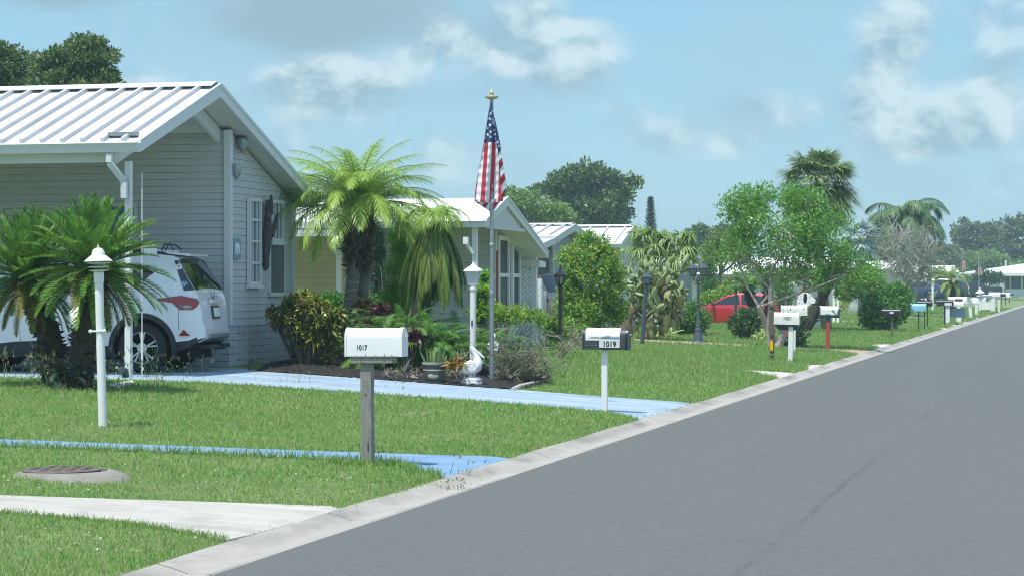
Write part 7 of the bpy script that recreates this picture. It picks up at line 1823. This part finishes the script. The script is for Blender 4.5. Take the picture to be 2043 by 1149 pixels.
bush('bush', 'big rounded dark green bush behind the small black mailbox', 1768, 81, [(1768, 615, 40, 36, 80), (1790, 600, 26, 26, 30), (1745, 630, 22, 22, 22)], 'L_red', 56, .15, .07, clr=12, shell=.7)
small_palm('short stout palm in front of the dark blue cars', 1897, 604, 118, (1897, 585), (1897, 562), 30, 1.35, leaf='P_fan', tr=.24, el=(1.3, -.3), name='stout_palm', curve=1.4, lw=.03)
tree('round_tree', 'small far tree at the left end of the far porch roof', 1966, 245, [(1966, 552, 22, 13), (1985, 556, 16, 9), (1950, 556, 12, 8)], 'L_dark', 40, .3, .16, ncl=20, clr=6, tr=.1, fork=(1966, 575))
tree('round_tree', 'green bushy far tree behind the white crossbar lamps', 1858, 195, [(1850, 545, 20, 18), (1870, 552, 20, 16)], 'L_light', 40, .22, .11, ncl=20, clr=9, tr=.12, fork=(1858, 580))
bush('hedge', 'low shaded hedge behind the first far white lamps', 1842, 190, [(1840, 590, 30, 14, 40), (1870, 594, 18, 10, 16)], 'L_dark', 30, .2, .1, clr=8)
# background trees
tree('oak', 'wide dark oak with an open crown above the white ribbed roofs', 1190, 175, [(1165, 355, 58, 32, 50), (1130, 385, 46, 38, 44), (1222, 375, 40, 30, 30), (1185, 410, 66, 32, 50), (1238, 405, 34, 28, 22), (1140, 430, 50, 26, 34), (1208, 440, 50, 22, 26), (1085, 380, 22, 14, 12), (1258, 360, 18, 10, 6)], 'L_oak', 58, .34, .17, clr=13, tr=.42, fork=(1195, 440), twigs=.6, shell=.3)
tree('round_tree', 'lighter green tree in front of the wide oak', 1085, 150, [(1050, 410, 50, 28, 46), (1100, 430, 44, 22, 40), (1020, 395, 26, 18, 18), (1130, 440, 20, 14, 14)], 'L_light2', 64, .26, .12, clr=11, tr=.28, fork=(1085, 470), twigs=.3)
M_conifer_y = 190
def conifer():
    Y = 190; base = on(1298, Y); t = thing('norfolk_pine', 'narrow tiered dark conifer right of the wide oak', 'tree', base, 0); g = G()
    z0, z1 = 5.0, H - (398 - CY)*Y/F - base.z
    for i, z in enumerate(np.linspace(z0 - 3, z1 - .05, 26)):
        r_ = np.interp(z, [z0 - 3, z1], [1.0, .08]); C = []
        for a in np.arange(10)*2*PI/10 + i*.5:
            for q in (.3, .6, .95): C.append((r_*q*math.cos(a), r_*q*math.sin(a), z + .08*q))
        clumps(g, C, .13, 9, .22, .05, up=.2)
    g.build('crown', [M['L_conifer'], M['L_conifer']], t); g = G(); g.tube([(0, 0, -.1), (0, 0, z1)], [.16, .03], 8); g.build('trunk', M['trunk'], t)
conifer()
tree('oak', 'dark tree at the far left behind the carport roof, cut by the frame', 20, 74, [(20, 140, 50, 44, 50), (-20, 150, 50, 50, 40), (30, 190, 60, 40, 30), (0, 110, 30, 30, 14)], 'L_oak', 66, .17, .07, clr=13, tr=.2, fork=(20, 260), twigs=.6, shell=.3, lr=.3)
tree('oak', 'dark oak crown with loose branch tips above the ribbed carport roof', 150, 72, [(160, 120, 50, 48, 56), (200, 130, 40, 40, 40), (110, 140, 46, 40, 46), (215, 165, 34, 24, 22), (150, 180, 90, 40, 60), (175, 92, 30, 22, 18)], 'L_oak', 66, .17, .07, clr=13, tr=.2, fork=(150, 260), twigs=.7, shell=.3, lr=.3)
for lb, px, Y, bl, lf in (('dark far trees showing over the roof left of the forked tree', 1412, 230, [(1400, 470, 30, 20), (1440, 478, 36, 22), (1385, 480, 22, 16)], 'L_oak'),
                      ('far green tree behind the queen palm', 1760, 260, [(1755, 500, 34, 30), (1725, 520, 28, 26)], 'L_dark'),
                      ('tall far tree with a bare limb above the small far flags', 1945, 335, [(1930, 465, 28, 26), (1960, 470, 34, 26), (1925, 500, 30, 26), (1975, 500, 30, 26)], 'L_oakfar'),
                      ('far dense tree at the right edge over the porch roof', 2025, 345, [(2000, 465, 36, 26), (2040, 460, 34, 30), (2015, 505, 40, 34), (2050, 510, 30, 40)], 'L_oakfar'),
                      ('lighter low far tree behind the far porch roof', 1960, 320, [(1960, 520, 40, 20), (1995, 530, 34, 18), (1925, 530, 30, 18)], 'L_light2'),
                      ('far tree behind the white house with the flat roof', 1850, 300, [(1870, 510, 30, 24), (1840, 500, 26, 26), (1890, 520, 24, 20)], 'L_oakfar')):
    tree('distant_tree', lb, px, Y, bl, lf if lf in M else 'L_oak', 60, .5, .26, ncl=34, clr=10, tr=.35, fork=(px, bl[0][1] + 30), twigs=.4, group='distant trees behind the houses', shell=.3)
# the far edge of the wood, one mass
g = G(); C = []
for px in range(-300, 2500, 12):
    Y = 420 + RNG.uniform(-30, 40); top = 535 + 12*math.sin(px*.013) + 8*math.sin(px*.041) - (14 if px > 1700 else 0)
    for q in range(5): C.append(np.array(at(px + RNG.uniform(-8, 8), RNG.uniform(top, 572), Y)))
C = np.array(C); clumps(g, C, 1.5, 46, .8, .45); o = g.build('treeline', M['L_oak']); o['kind'] = 'stuff'; tag(o, 'continuous far wood closing the view behind the last houses', 'wood')
# ------------------------------------------------------------------ tinted haze, added as a veil of window glare; also fades distance
def haze():
    m, nt, out = new_mat('haze'); v = nt.nodes.new('ShaderNodeVolumePrincipled'); nt.links.new(v.outputs[0], out.inputs['Volume'])
    v.inputs['Color'].default_value = (.62, .92, 1, 1); v.inputs['Density'].default_value = HAZE
    g = G(); g.box((0, 180, 12), (500, 700, 30)); o = g.build('haze', m); o['kind'] = 'stuff'
    tag(o, 'thin tinted haze added as a glare veil, paling the far trees', 'haze')
HAZE = .0006
haze()
